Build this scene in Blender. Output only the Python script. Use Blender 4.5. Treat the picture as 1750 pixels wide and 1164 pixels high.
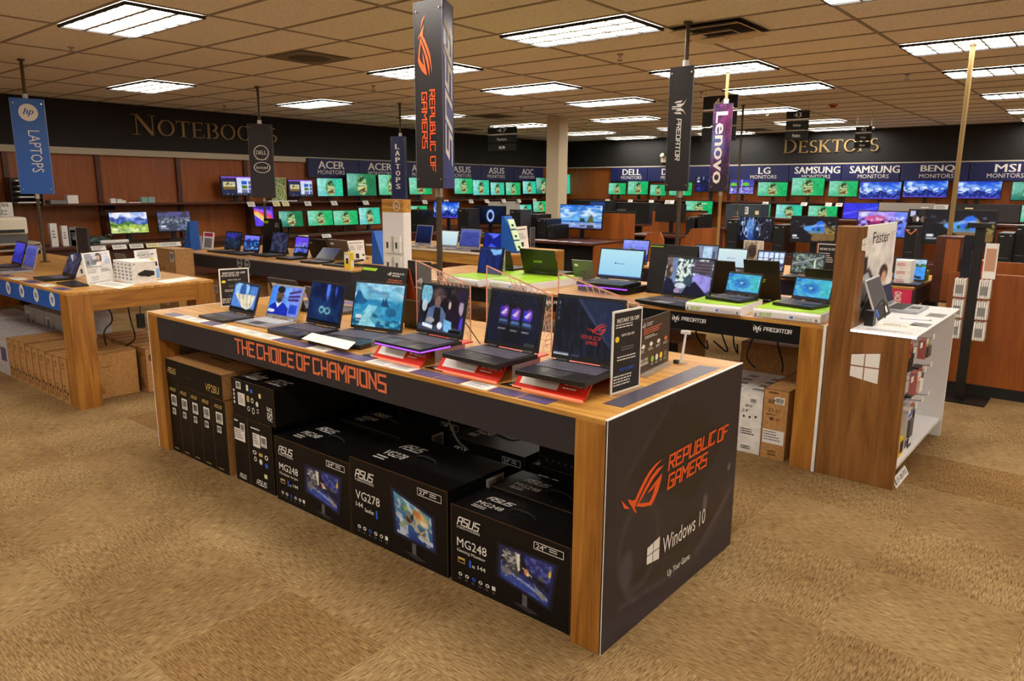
import bpy, bmesh, math, random
import numpy as np
from mathutils import Vector, Matrix
for _o in list(bpy.data.objects): bpy.data.objects.remove(_o)
SC = bpy.context.scene; COL = SC.collection
random.seed(7)
# ------------------------------------------------------------------ camera, world, exposure
EYE = Vector((0, 0, 1.7)); FPX = 1261.2; PITCH, ROLL, YAW = .20282, -.00596, -.69408
_fw = Vector((math.sin(YAW)*math.cos(PITCH), math.cos(YAW)*math.cos(PITCH), -math.sin(PITCH)))
_rt = Vector((math.cos(YAW), -math.sin(YAW), 0)); _dn = _fw.cross(_rt)
CR = math.cos(ROLL)*_rt + math.sin(ROLL)*_dn; CD = -math.sin(ROLL)*_rt + math.cos(ROLL)*_dn
cam_d = bpy.data.cameras.new('camera'); cam = bpy.data.objects.new('camera', cam_d); COL.objects.link(cam)
cam_d.sensor_width = 36; cam_d.lens = 36*FPX/1750; cam_d.clip_start = .05; cam_d.clip_end = 100
cam.matrix_world = Matrix(((CR.x, -CD.x, -_fw.x, EYE.x), (CR.y, -CD.y, -_fw.y, EYE.y), (CR.z, -CD.z, -_fw.z, EYE.z), (0, 0, 0, 1)))
SC.camera = cam
W = bpy.data.worlds.new('world'); SC.world = W; W.use_nodes = True
W.node_tree.nodes['Background'].inputs[0].default_value = (.5, .45, .38, 1); W.node_tree.nodes['Background'].inputs[1].default_value = .1
SC.view_settings.view_transform = 'Standard'; SC.view_settings.look = 'None'
SC.view_settings.exposure = 0; SC.view_settings.gamma = 1; SC.view_settings.use_curve_mapping = False
LAMP = 19.5      # radiance of the fluorescent troffers
SCREEN = 1.0     # radiance of a white screen
# where a sight line through a pixel of the 1750x1164 photograph meets a horizontal plane, a y plane or an x plane
def _ray(px, py): return CR*((px-875)/FPX) + CD*((py-582)/FPX) + _fw
def bz(px, py, z):
    d = _ray(px, py); return EYE + d*((z-EYE.z)/d.z)
def by(px, py, y):
    d = _ray(px, py); return EYE + d*(y/d.y)
def bx(px, py, x):
    d = _ray(px, py); return EYE + d*(x/d.x)
# ------------------------------------------------------------------ materials
def s2l(c): return tuple(((x/12.92) if x <= .04045 else ((x+.055)/1.055)**2.4) for x in c)
def rgb(r, g, b): return s2l((r/255, g/255, b/255)) + (1,)
MATS = {}
def mat(name, c, rough=.5, metal=0, emit=None, es=0, spec=None, alpha=1, trans=0):
    if name in MATS: return MATS[name]
    m = bpy.data.materials.new(name); m.use_nodes = True; b = m.node_tree.nodes['Principled BSDF']
    b.inputs['Base Color'].default_value = rgb(*c); b.inputs['Roughness'].default_value = rough; b.inputs['Metallic'].default_value = metal
    if spec is not None: b.inputs['Specular IOR Level'].default_value = spec
    if emit: b.inputs['Emission Color'].default_value = rgb(*emit); b.inputs['Emission Strength'].default_value = es
    if trans: b.inputs['Transmission Weight'].default_value = trans
    b.inputs['Alpha'].default_value = alpha
    MATS[name] = m; return m
def nodes(m): return m.node_tree.nodes, m.node_tree.links, m.node_tree.nodes['Principled BSDF']
def ramp(N, stops):
    r = N.new('ShaderNodeValToRGB'); e = r.color_ramp.elements
    while len(e) < len(stops): e.new(.5)
    for i, (p, c) in enumerate(stops): e[i].position = p; e[i].color = rgb(*c)
    return r
def wood(name, c1, c2, c3, axis, rough=.35, scale=1.0):
    m = mat(name, c2, rough); N, L, b = nodes(m)
    t = N.new('ShaderNodeTexCoord'); mp = N.new('ShaderNodeMapping'); sc = [9*scale]*3; sc[axis] = .8*scale; mp.inputs['Scale'].default_value = sc
    n = N.new('ShaderNodeTexNoise'); n.inputs['Scale'].default_value = 2.2; n.inputs['Detail'].default_value = 4; n.inputs['Distortion'].default_value = 1.1
    sc2 = [90*scale]*3; sc2[axis] = 2*scale; mp2 = N.new('ShaderNodeMapping'); mp2.inputs['Scale'].default_value = sc2
    n2 = N.new('ShaderNodeTexNoise'); n2.inputs['Scale'].default_value = 2; n2.inputs['Detail'].default_value = 2
    mx = N.new('ShaderNodeMath'); mx.operation = 'MULTIPLY_ADD'; mx.inputs[1].default_value = .35
    r = ramp(N, [(.32, c1), (.55, c2), (.8, c3)])
    L.new(t.outputs['Object'], mp.inputs[0]); L.new(t.outputs['Object'], mp2.inputs[0]); L.new(mp.outputs[0], n.inputs['Vector']); L.new(mp2.outputs[0], n2.inputs['Vector'])
    L.new(n2.outputs[0], mx.inputs[0])
    m2 = N.new('ShaderNodeMath'); m2.operation = 'MULTIPLY'; m2.inputs[1].default_value = .68; L.new(n.outputs[0], m2.inputs[0]); L.new(m2.outputs[0], mx.inputs[2])
    L.new(mx.outputs[0], r.inputs[0]); L.new(r.outputs[0], b.inputs['Base Color'])
    return m
def speckle(name, c1, c2, scale, rough=.7, lo=.4, hi=.6, bump=0, detail=2):
    m = mat(name, c1, rough); N, L, b = nodes(m); t = N.new('ShaderNodeTexCoord'); n = N.new('ShaderNodeTexNoise')
    n.inputs['Scale'].default_value = scale; n.inputs['Detail'].default_value = detail
    r = ramp(N, [(lo, c1), (hi, c2)]); L.new(t.outputs['Object'], n.inputs['Vector']); L.new(n.outputs[0], r.inputs[0]); L.new(r.outputs[0], b.inputs['Base Color'])
    if bump:
        bp = N.new('ShaderNodeBump'); bp.inputs['Strength'].default_value = bump; bp.inputs['Distance'].default_value = .01; L.new(n.outputs[0], bp.inputs['Height']); L.new(bp.outputs[0], b.inputs['Normal'])
    return m
def attr_mat(name, glow):
    m = mat(name, (10, 10, 12) if glow else (128, 128, 128), .25 if glow else .45); N, L, b = nodes(m)
    a = N.new('ShaderNodeAttribute'); a.attribute_name = 'Col'
    L.new(a.outputs['Color'], b.inputs['Emission Color' if glow else 'Base Color'])
    if glow: b.inputs['Emission Strength'].default_value = SCREEN; b.inputs['Specular IOR Level'].default_value = .25
    return m
M_SCR = attr_mat('screen_picture', True); M_PRT = attr_mat('printed_picture', False)
OAK_X = wood('oak_along', (150, 100, 40), (198, 146, 70), (224, 178, 102), 0)
OAK_Z = wood('oak_upright', (124, 76, 26), (168, 112, 44), (194, 142, 70), 2)
OAK_Y = wood('oak_across', (124, 76, 26), (168, 112, 44), (194, 142, 70), 1)
CHERRY = wood('cherry_panel', (124, 64, 20), (150, 80, 26), (168, 94, 36), 2, .4, .6)
CHERRY_D = wood('cherry_dark', (62, 28, 14), (80, 36, 18), (96, 46, 24), 0, .4, .6)
WALNUT = wood('walnut_panel', (98, 62, 26), (136, 90, 44), (160, 112, 62), 2, .4, .8)
BLACK = mat('black_plastic', (14, 14, 15), .4); BLACKM = mat('black_matte', (9, 9, 10), .75); CHAR = mat('charcoal', (44, 43, 50), .55)
NAVYK = mat('dark_laminate', (40, 40, 50), .4); WHITE = mat('white_paper', (232, 230, 226), .7); WHITEG = mat('white_gloss', (235, 235, 238), .25)
SILVER = mat('silver', (170, 172, 178), .35, .6); GREYM = mat('grey_plastic', (90, 90, 94), .5); DKMETAL = mat('dark_metal', (84, 72, 58), .45, .5)
BEIGE = mat('beige_paint', (188, 178, 158), .6); BRASS = mat('tan_pole', (150, 124, 76), .45, .2); GOLD = mat('gold_letter', (150, 124, 76), .5)
RED = mat('red_acrylic', (214, 46, 24), .3); ORANGE = mat('orange_print', (232, 92, 30), .5); PEACH = mat('copper_letter', (226, 120, 76), .5)
LIME = mat('lime_green', (156, 204, 30), .45); BLUE = mat('blue_sign', (22, 92, 186), .45); NAVY = mat('navy_sign', (22, 30, 84), .5); PINKT = mat('pink_tab', (206, 40, 84), .5)
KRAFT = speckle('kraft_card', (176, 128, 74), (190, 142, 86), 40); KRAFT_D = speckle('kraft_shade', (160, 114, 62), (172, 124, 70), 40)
BOXK = mat('black_card', (10, 9, 11), .5, spec=.3); BOXW = speckle('white_card', (226, 224, 220), (238, 236, 232), 30, .6)
YELLOW = mat('yellow_card', (238, 206, 40), .6); GREYC = mat('grey_print', (120, 118, 118), .6); INK = mat('ink', (24, 22, 24), .6); BRINK = mat('brown_ink', (84, 56, 26), .7)
GOLDINK = mat('gold_ink', (196, 170, 96), .45); BLUEINK = mat('blue_ink', (40, 96, 220), .5); COPPER = mat('copper_line', (250, 194, 168), .45)
ACRYL = mat('clear_acrylic', (245, 248, 250), .05, alpha=.08); TAG = mat('tag_yellow', (236, 226, 170), .6); VIOLET = mat('violet_print', (86, 74, 128), .4)
GLOWV = mat('violet_led', (120, 60, 255), .4, emit=(150, 70, 255), es=2.2); GLOWR = mat('red_led', (255, 90, 60), .4, emit=(255, 120, 90), es=1.2)
GREENLT = mat('pale_green_card', (206, 236, 196), .6); KEYS = mat('key_caps', (84, 80, 96), .5); KEYW = mat('key_white', (190, 190, 196), .5)
CABLE = mat('cable_black', (12, 12, 12), .5); RETURNV = mat('vent_grey', (112, 100, 84), .7); REDP = mat('detector_red', (150, 66, 40), .5); CHROME = mat('chrome', (200, 196, 186), .2, .9)
# ------------------------------------------------------------------ mesh building
class MB:
    def __init__(s): s.v = []; s.f = []; s.m = []; s.mats = []
    def mi(s, m):
        if m not in s.mats: s.mats.append(m)
        return s.mats.index(m)
    def faces(s, vs, fs, m):
        k = len(s.v); s.v += [Vector(v) for v in vs]; i = s.mi(m)
        for f in fs: s.f.append([k+j for j in f]); s.m.append(i)
        return s
    def poly(s, pts, m): return s.faces(pts, [list(range(len(pts)))], m)
    def box(s, x0, x1, y0, y1, z0, z1, m, M=None):
        P = [Vector((x, y, z)) for z in (z0, z1) for y in (y0, y1) for x in (x0, x1)]
        if M is not None: P = [M @ p for p in P]
        return s.faces(P, [(0, 2, 3, 1), (4, 5, 7, 6), (0, 1, 5, 4), (2, 6, 7, 3), (0, 4, 6, 2), (1, 3, 7, 5)], m)
    def prism(s, pts, o, u, v, n, m):          # polygon pts in the (u,v) plane at o, thickened by the vector n
        o, u, v, n = Vector(o), Vector(u), Vector(v), Vector(n); P = [o+u*a+v*b for a, b in pts]; k = len(P)
        return s.faces(P+[p+n for p in P], [list(range(k))[::-1], list(range(k, 2*k))]+[(i, (i+1) % k, k+(i+1) % k, k+i) for i in range(k)], m)
    def cyl(s, p0, p1, r0, m, r1=None, n=12):
        p0, p1 = Vector(p0), Vector(p1); r1 = r0 if r1 is None else r1; a = (p1-p0).normalized()
        u = a.orthogonal().normalized(); w = a.cross(u)
        c = [u*math.cos(2*math.pi*i/n)+w*math.sin(2*math.pi*i/n) for i in range(n)]
        return s.faces([p0+q*r0 for q in c]+[p1+q*r1 for q in c], [list(range(n))[::-1], list(range(n, 2*n))]+[(i, (i+1) % n, n+(i+1) % n, n+i) for i in range(n)], m)
    def tube(s, pts, r, m, n=6):
        pts = [Vector(p) for p in pts]
        for i in range(3):                                           # corner cutting, so cables bend softly
            if i < 2 and len(pts) > 2:
                q = [pts[0]]
                for a, b in zip(pts, pts[1:]): q += [a*.75+b*.25, a*.25+b*.75]
                pts = q+[pts[-1]]
        rings = []; u = None
        for i, p in enumerate(pts):
            a = (pts[min(i+1, len(pts)-1)]-pts[max(i-1, 0)]).normalized()
            u = a.orthogonal().normalized() if u is None else (u-a*u.dot(a)).normalized()
            w = a.cross(u); rings.append([p+(u*math.cos(2*math.pi*j/n)+w*math.sin(2*math.pi*j/n))*r for j in range(n)])
        fs = [(i*n+j, i*n+(j+1) % n, (i+1)*n+(j+1) % n, (i+1)*n+j) for i in range(len(pts)-1) for j in range(n)]
        return s.faces([q for g in rings for q in g], fs+[list(range(n))[::-1], list(range((len(pts)-1)*n, len(pts)*n))], m)
    def text(s, t, o, U, V, m, bold=0, shear=0): # text fitted to the rectangle spanned by U and V from o
        vs, fs = text_shape(t, 0 if bold > 0 else bold, shear); o, U, V = Vector(o), Vector(U), Vector(V); k = max(0, bold)*4.5/max(1, len(t)); n = U.cross(V).normalized()*3e-5
        for i in range(3 if k > 0 else 1): s.faces([o+n*i+U*(a*(1-k)+k*i/2)+V*b for a, b in vs], fs, m)   # heavier letters: the same letter struck thrice, a hair apart
        return s
    def strokes(s, t, o, U, V, m, w=.13, skew=0):
        segs, tot = stroke_text(t); o, U, V = Vector(o), Vector(U), Vector(V)
        nn = U.cross(V).normalized()*2e-5
        for i, (a, b, c, d) in enumerate(segs):
            dx, dy = (c-a), (d-b); ln = math.hypot(dx, dy) or 1; ex, ey = dx/ln*w/2, dy/ln*w/2; nx, ny = -dy/ln*w/2, dx/ln*w/2
            q = [(a-ex+nx, b-ey+ny), (a-ex-nx, b-ey-ny), (c+ex-nx, d+ey-ny), (c+ex+nx, d+ey+ny)]
            s.poly([o+nn*i+U*((x+w/2+skew*y)/(tot+w+skew*.8))+V*((y+w/2)/(1+w)) for x, y in q], m)
        return s
    def build(s, name, par=None, bevel=0, world=False, loc=None, smooth=False):
        vs = s.v
        if world and par is not None:
            Mi = (Matrix.Translation(par.location) @ par.rotation_euler.to_matrix().to_4x4()).inverted(); vs = [Mi @ v for v in vs]
        if loc is not None: L0 = Vector(loc); vs = [v-L0 for v in vs]
        me = bpy.data.meshes.new(name); me.from_pydata([tuple(v) for v in vs], [], s.f); me.polygons.foreach_set('material_index', s.m)
        for m in s.mats: me.materials.append(m)
        if smooth: me.polygons.foreach_set('use_smooth', [True]*len(me.polygons))
        me.update(); o = bpy.data.objects.new(name, me); COL.objects.link(o)
        if par is not None: o.parent = par
        if loc is not None: o.location = loc
        if bevel:
            b = o.modifiers.new('b', 'BEVEL'); b.width = bevel; b.segments = 2; b.limit_method = 'ANGLE'
        return o
_TX = {}
def text_shape(t, bold=0, shear=0):
    k = (t, bold, shear)
    if k not in _TX:
        cu = bpy.data.curves.new('t', 'FONT'); cu.body = t; cu.resolution_u = 2; cu.offset = bold; cu.shear = shear; cu.fill_mode = 'FRONT'
        ob = bpy.data.objects.new('t', cu); me = bpy.data.meshes.new_from_object(ob)
        vs = [(v.co.x, v.co.y) for v in me.vertices]; fs = [list(p.vertices) for p in me.polygons]
        x0, x1 = min(v[0] for v in vs), max(v[0] for v in vs); y0, y1 = min(v[1] for v in vs), max(v[1] for v in vs)
        _TX[k] = ([((x-x0)/(x1-x0), (y-y0)/(y1-y0)) for x, y in vs], fs)
        bpy.data.objects.remove(ob); bpy.data.curves.remove(cu); bpy.data.meshes.remove(me)
    return _TX[k]
GL = {  # angular stroke letters on a 0.62 x 1 cell
 'A': '0,0 0,.85 .15,1 .62,1 .62,0|0,.45 .62,.45', 'B': '0,0 0,1 .5,1 .55,.55 0,.52|.55,.55 .62,.45 .62,.12 .5,0 0,0', 'C': '.62,1 0,1 0,0 .5,0 .62,.1', 'D': '0,0 0,1 .5,1 .62,.85 .62,0 0,0',
 'E': '.62,1 0,1 0,0 .62,0|0,.52 .5,.52', 'F': '.62,1 0,1 0,0|0,.52 .5,.52', 'G': '.62,1 0,1 0,0 .62,0 .62,.5 .34,.5', 'H': '0,0 0,1|.62,0 .62,1|0,.5 .62,.5', 'I': '0,0 0,1',
 'W': '0,1 .15,0 .37,.6 .6,0 .74,1', 'L': '0,1 0,0 .6,0', 'M': '0,0 0,1 .37,.5 .74,1 .74,0', 'N': '0,0 0,1 .6,.1 .6,1', 'O': '0,.12 0,1 .62,1 .62,0 .12,0 0,.12', 'P': '0,0 0,1 .62,1 .62,.42 0,.42',
 'R': '0,0 0,1 .62,1 .62,.48 0,.48|.25,.48 .62,0', 'S': '.62,1 0,1 0,.54 .62,.48 .62,0 0,0', 'T': '0,1 .66,1|.33,1 .33,0', 'U': '0,1 0,0 .62,0 .62,1', 'V': '0,1 .31,0 .62,1', '2': '0,1 .62,1 .62,.5 0,.5 0,0 .62,0'}
def stroke_text(t):
    segs = []; x = 0
    for ch in t:
        if ch == ' ': x += .4; continue
        wmax = 0
        for run in GL[ch].split('|'):
            P = [tuple(map(float, q.split(','))) for q in run.split()]
            for a, b in zip(P, P[1:]): segs.append((x+a[0], a[1], x+b[0], b[1]))
            wmax = max(wmax, max(p[0] for p in P))
        x += wmax+.25
    return segs, x-.25
def serif_letters(mb, t, o, U, V, m, big=1.0):  # roman capitals: thick stems, thin hairlines, serifs; first letter larger
    G = {'N': ([(.1, 0, .1, 1, .045), (.1, 1, .72, 0, .13), (.72, 0, .72, 1, .045)], [(.1, 0), (.05, 1), (.72, 1)], .84),
         'T': ([(.36, 0, .36, 1, .12), (.02, .97, .7, .97, .06), (.04, .97, .03, .8, .04), (.68, .97, .69, .8, .04)], [(.36, 0)], .74),
         'E': ([(.12, 0, .12, 1, .12), (.12, .97, .56, .97, .06), (.12, .52, .46, .52, .05), (.12, .03, .6, .03, .06), (.56, .97, .56, .82, .04), (.6, .03, .62, .2, .04), (.46, .6, .46, .44, .04)], [(.12, 0), (.12, 1)], .68),
         'K': ([(.12, 0, .12, 1, .12), (.15, .45, .62, 1, .05), (.28, .6, .72, 0, .12)], [(.12, 0), (.12, 1), (.62, 1), (.72, 0)], .8)}
    def arc(cx, cy, rx, ry, a0, a1, th=.12, tn=.04, n=20):
        P = []
        for i in range(n+1):
            a = math.radians(a0+(a1-a0)*i/n); w = (tn+(th-tn)*abs(math.cos(a)))/2; P.append((cx+(rx-w*0)*math.cos(a), cy+ry*math.sin(a), w, math.cos(a), math.sin(a)))
        return P
    ARC = {'O': ([arc(.42, .5, .35, .47, 0, 360)], [], [], .86), 'B': ([arc(.3, .75, .24, .22, -90, 90), arc(.3, .27, .28, .24, -90, 90)], [(.14, 0, .14, 1, .12)], [(.12, 0), (.12, 1)], .68),
           'S': ([arc(.3, .74, .2, .23, 40, 265), arc(.3, .26, .22, .24, -140, 88)], [], [], .58), 'P': ([arc(.28, .73, .27, .24, -90, 90)], [(.14, 0, .14, 1, .12)], [(.12, 0), (.12, 1)], .64),
           'D': ([arc(.26, .5, .5, .47, -90, 90)], [(.14, 0, .14, 1, .12)], [(.12, 0), (.12, 1)], .88)}
    o, U, V = Vector(o), Vector(U), Vector(V); x = 0; items = []
    for i, ch in enumerate(t):
        k = big if i == 0 else 1
        if ch in G: segs, ser, wd = G[ch]; arcs = []
        else: arcs, segs, ser, wd = ARC[ch]
        items.append((x, k, arcs, segs, ser)); x += wd*k+.06
    for x0, k, arcs, segs, ser in items:
        def T(a, b): return o+U*((x0+a*k)/x)+V*(b*k)
        for (a, b, c, d, w) in segs:
            ln = math.hypot(c-a, d-b); nx, ny = -(d-b)/ln*w/2, (c-a)/ln*w/2
            mb.poly([T(a+nx, b+ny), T(a-nx, b-ny), T(c-nx, d-ny), T(c+nx, d+ny)], m)
        for (a, b) in ser: mb.poly([T(a-.14, b-(.02 if b > .5 else -.02)-.02), T(a+.14, b-(.02 if b > .5 else -.02)-.02), T(a+.14, b-(.02 if b > .5 else -.02)+.02), T(a-.14, b-(.02 if b > .5 else -.02)+.02)], m)
        for A in arcs:
            for p, q in zip(A, A[1:]):
                mb.poly([T(p[0]+p[3]*p[2], p[1]+p[4]*p[2]), T(p[0]-p[3]*p[2], p[1]-p[4]*p[2]), T(q[0]-q[3]*q[2], q[1]-q[4]*q[2]), T(q[0]+q[3]*q[2], q[1]+q[4]*q[2])], m)
    return mb
def small_print(mb, o, U, V, n, m, fill=.45, seed=1):     # rows of broken dashes standing for copy too small to read
    R = random.Random(seed); o, U, V = Vector(o), Vector(U), Vector(V)
    for i in range(n):
        y = 1-(i+.5)/n; x = 0; end = R.uniform(.6, 1)
        while x < end:
            w = min(R.uniform(.05, .16), end-x); h = fill/n
            mb.poly([o+U*x+V*y, o+U*(x+w)+V*y, o+U*(x+w)+V*(y+h), o+U*x+V*(y+h)], m); x += w+.025
    return mb
def barcode(mb, o, U, V, seed=1, white=None):
    R = random.Random(seed); o, U, V = Vector(o), Vector(U), Vector(V); n = U.cross(V).normalized()*.0006
    mb.poly([o, o+U, o+U+V, o+V], white or WHITE); x = .12; o = o+n
    while x < .86:
        w = R.choice((.02, .035, .05)); mb.poly([o+U*x+V*.25, o+U*(x+w)+V*.25, o+U*(x+w)+V*.85, o+U*x+V*.85], INK); x += w+R.choice((.02, .035))
    mb.poly([o+U*.15+V*.1, o+U*.8+V*.1, o+U*.8+V*.16, o+U*.15+V*.16], INK); return mb
# ------------------------------------------------------------------ things, parts, labels
LABELS = {}
def tag(o, label, cat, group=None):
    o['label'] = label; o['category'] = cat
    if group: o['group'] = group
    LABELS.setdefault(label, []).append(o.name); return o
def thing(name, label, cat, loc=(0, 0, 0), rz=0, group=None):
    o = bpy.data.objects.new(name, None); COL.objects.link(o); o.location = loc; o.rotation_euler = (0, 0, rz); o.empty_display_size = .1
    return tag(o, label, cat, group)
def struct(o): o['kind'] = 'structure'; return o
ORD = 'first second third fourth fifth sixth seventh eighth ninth tenth eleventh twelfth thirteenth fourteenth fifteenth sixteenth seventeenth eighteenth nineteenth twentieth'.split()
def frame(o, ux, uy, uz): return Matrix(((ux[0], uy[0], uz[0], o[0]), (ux[1], uy[1], uz[1], o[1]), (ux[2], uy[2], uz[2], o[2]), (0, 0, 0, 1)))
# ------------------------------------------------------------------ pictures shown on screens and printed on card (colour attribute on a fine grid)
class Art:
    def __init__(s, c=(0, 0, 0), nx=72, ny=42, seed=1):
        s.a = np.ones((ny, nx, 3))*np.array(c)/255.; s.nx, s.ny = nx, ny; s.r = np.random.default_rng(seed)
        s.u, s.v = np.meshgrid(np.linspace(0, 1, nx), np.linspace(0, 1, ny))
    def mix(s, k, c):
        k = np.clip(k, 0, 1)[..., None]; c = np.array(c)/255. if np.ndim(c) == 1 else c; s.a = s.a*(1-k)+c*k; return s
    def grad(s, c0, c1, v0=0., v1=1., ax='v', k=1.):
        t = np.clip(((s.v if ax == 'v' else s.u)-v0)/(v1-v0), 0, 1)[..., None]; return s.mix(np.full(s.u.shape, k), np.array(c0)/255.*(1-t)+np.array(c1)/255.*t)
    def ell(s, x, y, rx, ry, c, k=1., soft=.15, rot=0):
        a = math.radians(rot); dx, dy = (s.u-x)*1.7, s.v-y; p, q = dx*math.cos(a)+dy*math.sin(a), -dx*math.sin(a)+dy*math.cos(a)
        d = np.sqrt((p/(rx*1.7))**2+(q/ry)**2); return s.mix(np.clip((1-d)/soft+.5, 0, 1)*k, c)
    def ring(s, x, y, rx, ry, c, w=.15, k=1.):
        d = np.abs(np.sqrt(((s.u-x)/rx)**2+((s.v-y)/ry)**2)-1); return s.mix(np.clip((w-d)/w*2, 0, 1)*k, c)
    def poly(s, P, c, k=1.):
        ins = np.zeros(s.u.shape, bool); n = len(P)
        for i in range(n):
            (x0, y0), (x1, y1) = P[i], P[(i+1) % n]
            with np.errstate(divide='ignore', invalid='ignore'):
                ins ^= ((y0 > s.v) != (y1 > s.v)) & (s.u < (x1-x0)*(s.v-y0)/((y1-y0) or 1e-9)+x0)
        return s.mix(ins*k, c)
    def rect(s, x0, y0, x1, y1, c, k=1.): return s.mix(((s.u >= x0) & (s.u <= x1) & (s.v >= y0) & (s.v <= y1))*k, c)
    def line(s, x0, y0, x1, y1, c, w=.012, k=1.):
        dx, dy = x1-x0, y1-y0; t = np.clip(((s.u-x0)*dx+(s.v-y0)*dy)/(dx*dx+dy*dy), 0, 1)
        d = np.hypot((s.u-x0-t*dx)*1.5, s.v-y0-t*dy); return s.mix(np.clip((w-d)/w*2, 0, 1)*k, c)
    def noise(s, sx, sy, o=3):
        out = np.zeros(s.u.shape); am = 1; tot = 0
        for i in range(o):
            gx, gy = max(2, int(sx*2**i)+2), max(2, int(sy*2**i)+2); g = s.r.random((gy, gx)); x = s.u*(gx-1.001); y = s.v*(gy-1.001)
            xi, yi = x.astype(int), y.astype(int); fx, fy = x-xi, y-yi; fx = fx*fx*(3-2*fx); fy = fy*fy*(3-2*fy)
            out += am*((g[yi, xi]*(1-fx)+g[yi, xi+1]*fx)*(1-fy)+(g[yi+1, xi]*(1-fx)+g[yi+1, xi+1]*fx)*fy); tot += am; am *= .55
        return out/tot
    def clouds(s, sx, sy, c, lo=.45, hi=.65, k=1., v0=0, v1=1): return s.mix(np.clip((s.noise(sx, sy)-lo)/(hi-lo), 0, 1)*k*((s.v >= v0) & (s.v <= v1)), c)
    def ridge(s, y0, amp, f, c, c2=None, lo=.5, hi=.6, sx=14, sy=10):
        g = s.r.random(f+2); x = s.u[0]*(f-.001); i = x.astype(int); h = g[i]*(1-(x-i))+g[i+1]*(x-i)
        g2 = s.r.random(4*f+2); x = s.u[0]*(4*f-.001); i = x.astype(int); h = h*.75+.25*(g2[i]*(1-(x-i))+g2[i+1]*(x-i))
        m = s.v < (y0+amp*(h-.5))[None, :]; s.mix(m*1., c)
        if c2 is not None: s.mix(m*np.clip((s.noise(sx, sy)-lo)/(hi-lo), 0, 1), c2)
        return s
    def spots(s, n, c, x0=0, x1=1, y0=0, y1=1, r=.02, k=1.):
        for i in range(n): s.ell(s.r.uniform(x0, x1), s.r.uniform(y0, y1), r*s.r.uniform(.5, 1.5), r*1.6*s.r.uniform(.5, 1.5), c, k, .5)
        return s
ARTS = {}
def art(fn): ARTS[fn.__name__] = fn; return fn
def _cham(c0, c1, seed=3):
    a = Art(c0, 66, 38, seed); a.grad(c0, c1, 0, 1, 'u').ell(.15, .7, .3, .4, (170, 236, 214), .55, 1).ell(.9, .35, .3, .6, c1, .5, 1)
    a.ell(.5, .46, .17, .46, (62, 118, 66), 1, .25); a.mix(np.clip((a.noise(16, 14)-.45)/.12, 0, 1)*((np.hypot((a.u-.5)/.165, (a.v-.46)/.45)) < 1), (186, 206, 128))
    a.ell(.47, .72, .05, .1, (24, 60, 44)).ell(.55, .8, .05, .08, (28, 72, 50)).ell(.52, .26, .15, .17, (206, 190, 128), 1, .3).line(.4, .2, .6, .32, (30, 36, 24), .045).line(.45, .14, .62, .2, (40, 44, 26), .03)
    a.line(.4, .5, .62, .5, (220, 226, 196), .03).ell(.56, .2, .05, .06, (112, 60, 40))
    for i in range(7): a.rect(.025, .9-.1*i, .05, .94-.1*i, (225, 238, 236), .8)
    return a
@art
def chameleon(): return _cham((96, 190, 150), (18, 176, 96))
@art
def chameleon_dark(): return _cham((40, 120, 104), (20, 120, 70), 5)
@art
def chameleon_teal(): return _cham((120, 200, 206), (38, 190, 150), 7)
@art
def winter():
    a = Art((20, 66, 190), 76, 40, 4); a.grad((60, 130, 236), (14, 60, 190), .5, 1).clouds(4, 6, (170, 200, 245), .5, .7, .7, .6, 1)
    a.ridge(.62, .5, 6, (70, 112, 214), (214, 230, 255), .5, .58, 16, 9).ridge(.36, .5, 7, (16, 32, 120), (60, 110, 220), .52, .6, 18, 12); a.rect(0, 0, 1, .06, (96, 60, 190))
    return a.rect(.08, .74, .19, .93, (214, 230, 255), .8)
@art
def valley():
    a = Art((150, 180, 240), 84, 48, 6); a.clouds(5, 5, (236, 236, 250), .4, .6).ridge(.68, .36, 7, (44, 72, 150), (110, 140, 216), .45, .6).ridge(.46, .3, 4, (70, 120, 50), (180, 200, 90), .45, .6, 8, 10).ridge(.26, .3, 3, (126, 168, 46), (214, 222, 120), .45, .62, 8, 9)
    return a.clouds(20, 12, (206, 226, 236), .6, .66, .8, 0, .22).rect(.06, .13, .2, .22, (250, 250, 250), .8)
@art
def harbor():
    a = Art((46, 50, 110), 84, 48, 8); a.grad((40, 52, 150), (84, 80, 128), 0, 1).clouds(6, 4, (60, 56, 76), .5, .6, 1, .7, 1).ridge(.74, .16, 6, (58, 66, 84), (96, 110, 120)).clouds(26, 16, (214, 214, 240), .62, .68, .9, .4, .68)
    return a.line(.55, 0, .95, .4, (120, 120, 220), .03).rect(.07, .18, .22, .28, (220, 224, 250), .9).rect(.07, .1, .3, .13, (200, 206, 240), .8)
@art
def news():
    a = Art((36, 36, 70), 72, 42); a.rect(0, .93, 1, 1, (150, 90, 230)).rect(.5, .1, 1, .93, (214, 222, 252)).rect(.05, .3, .45, .72, (206, 196, 150)).rect(.05, .3, .45, .46, (120, 98, 40)).line(.15, .55, .22, .68, (20, 20, 20), .03).line(.22, .55, .22, .68, (20, 20, 20), .03).line(.28, .6, .34, .56, (20, 20, 20), .025)
    for i in range(3): a.rect(.66, .12+.23*i, .84, .3+.23*i, [(120, 120, 150), (70, 120, 30), (30, 90, 190)][i]).rect(.88, .12+.23*i, .99, .3+.23*i, (90, 96, 150))
    return a.rect(0, 0, 1, .09, (26, 26, 60)).spots(14, (190, 200, 230), .05, .95, .03, .06, .012)
@art
def feather():
    a = Art((90, 60, 230), 60, 42, 3)
    for i in range(26):
        t = i/25; c = [(40, 24, 130), (150, 90, 240), (230, 60, 110), (250, 150, 50), (250, 210, 120)][min(4, int(t*5))]; a.line(.05+.1*math.sin(i), .95-t*.3, .9, 1-1.2*t, c, .05, .8)
    return a
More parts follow.
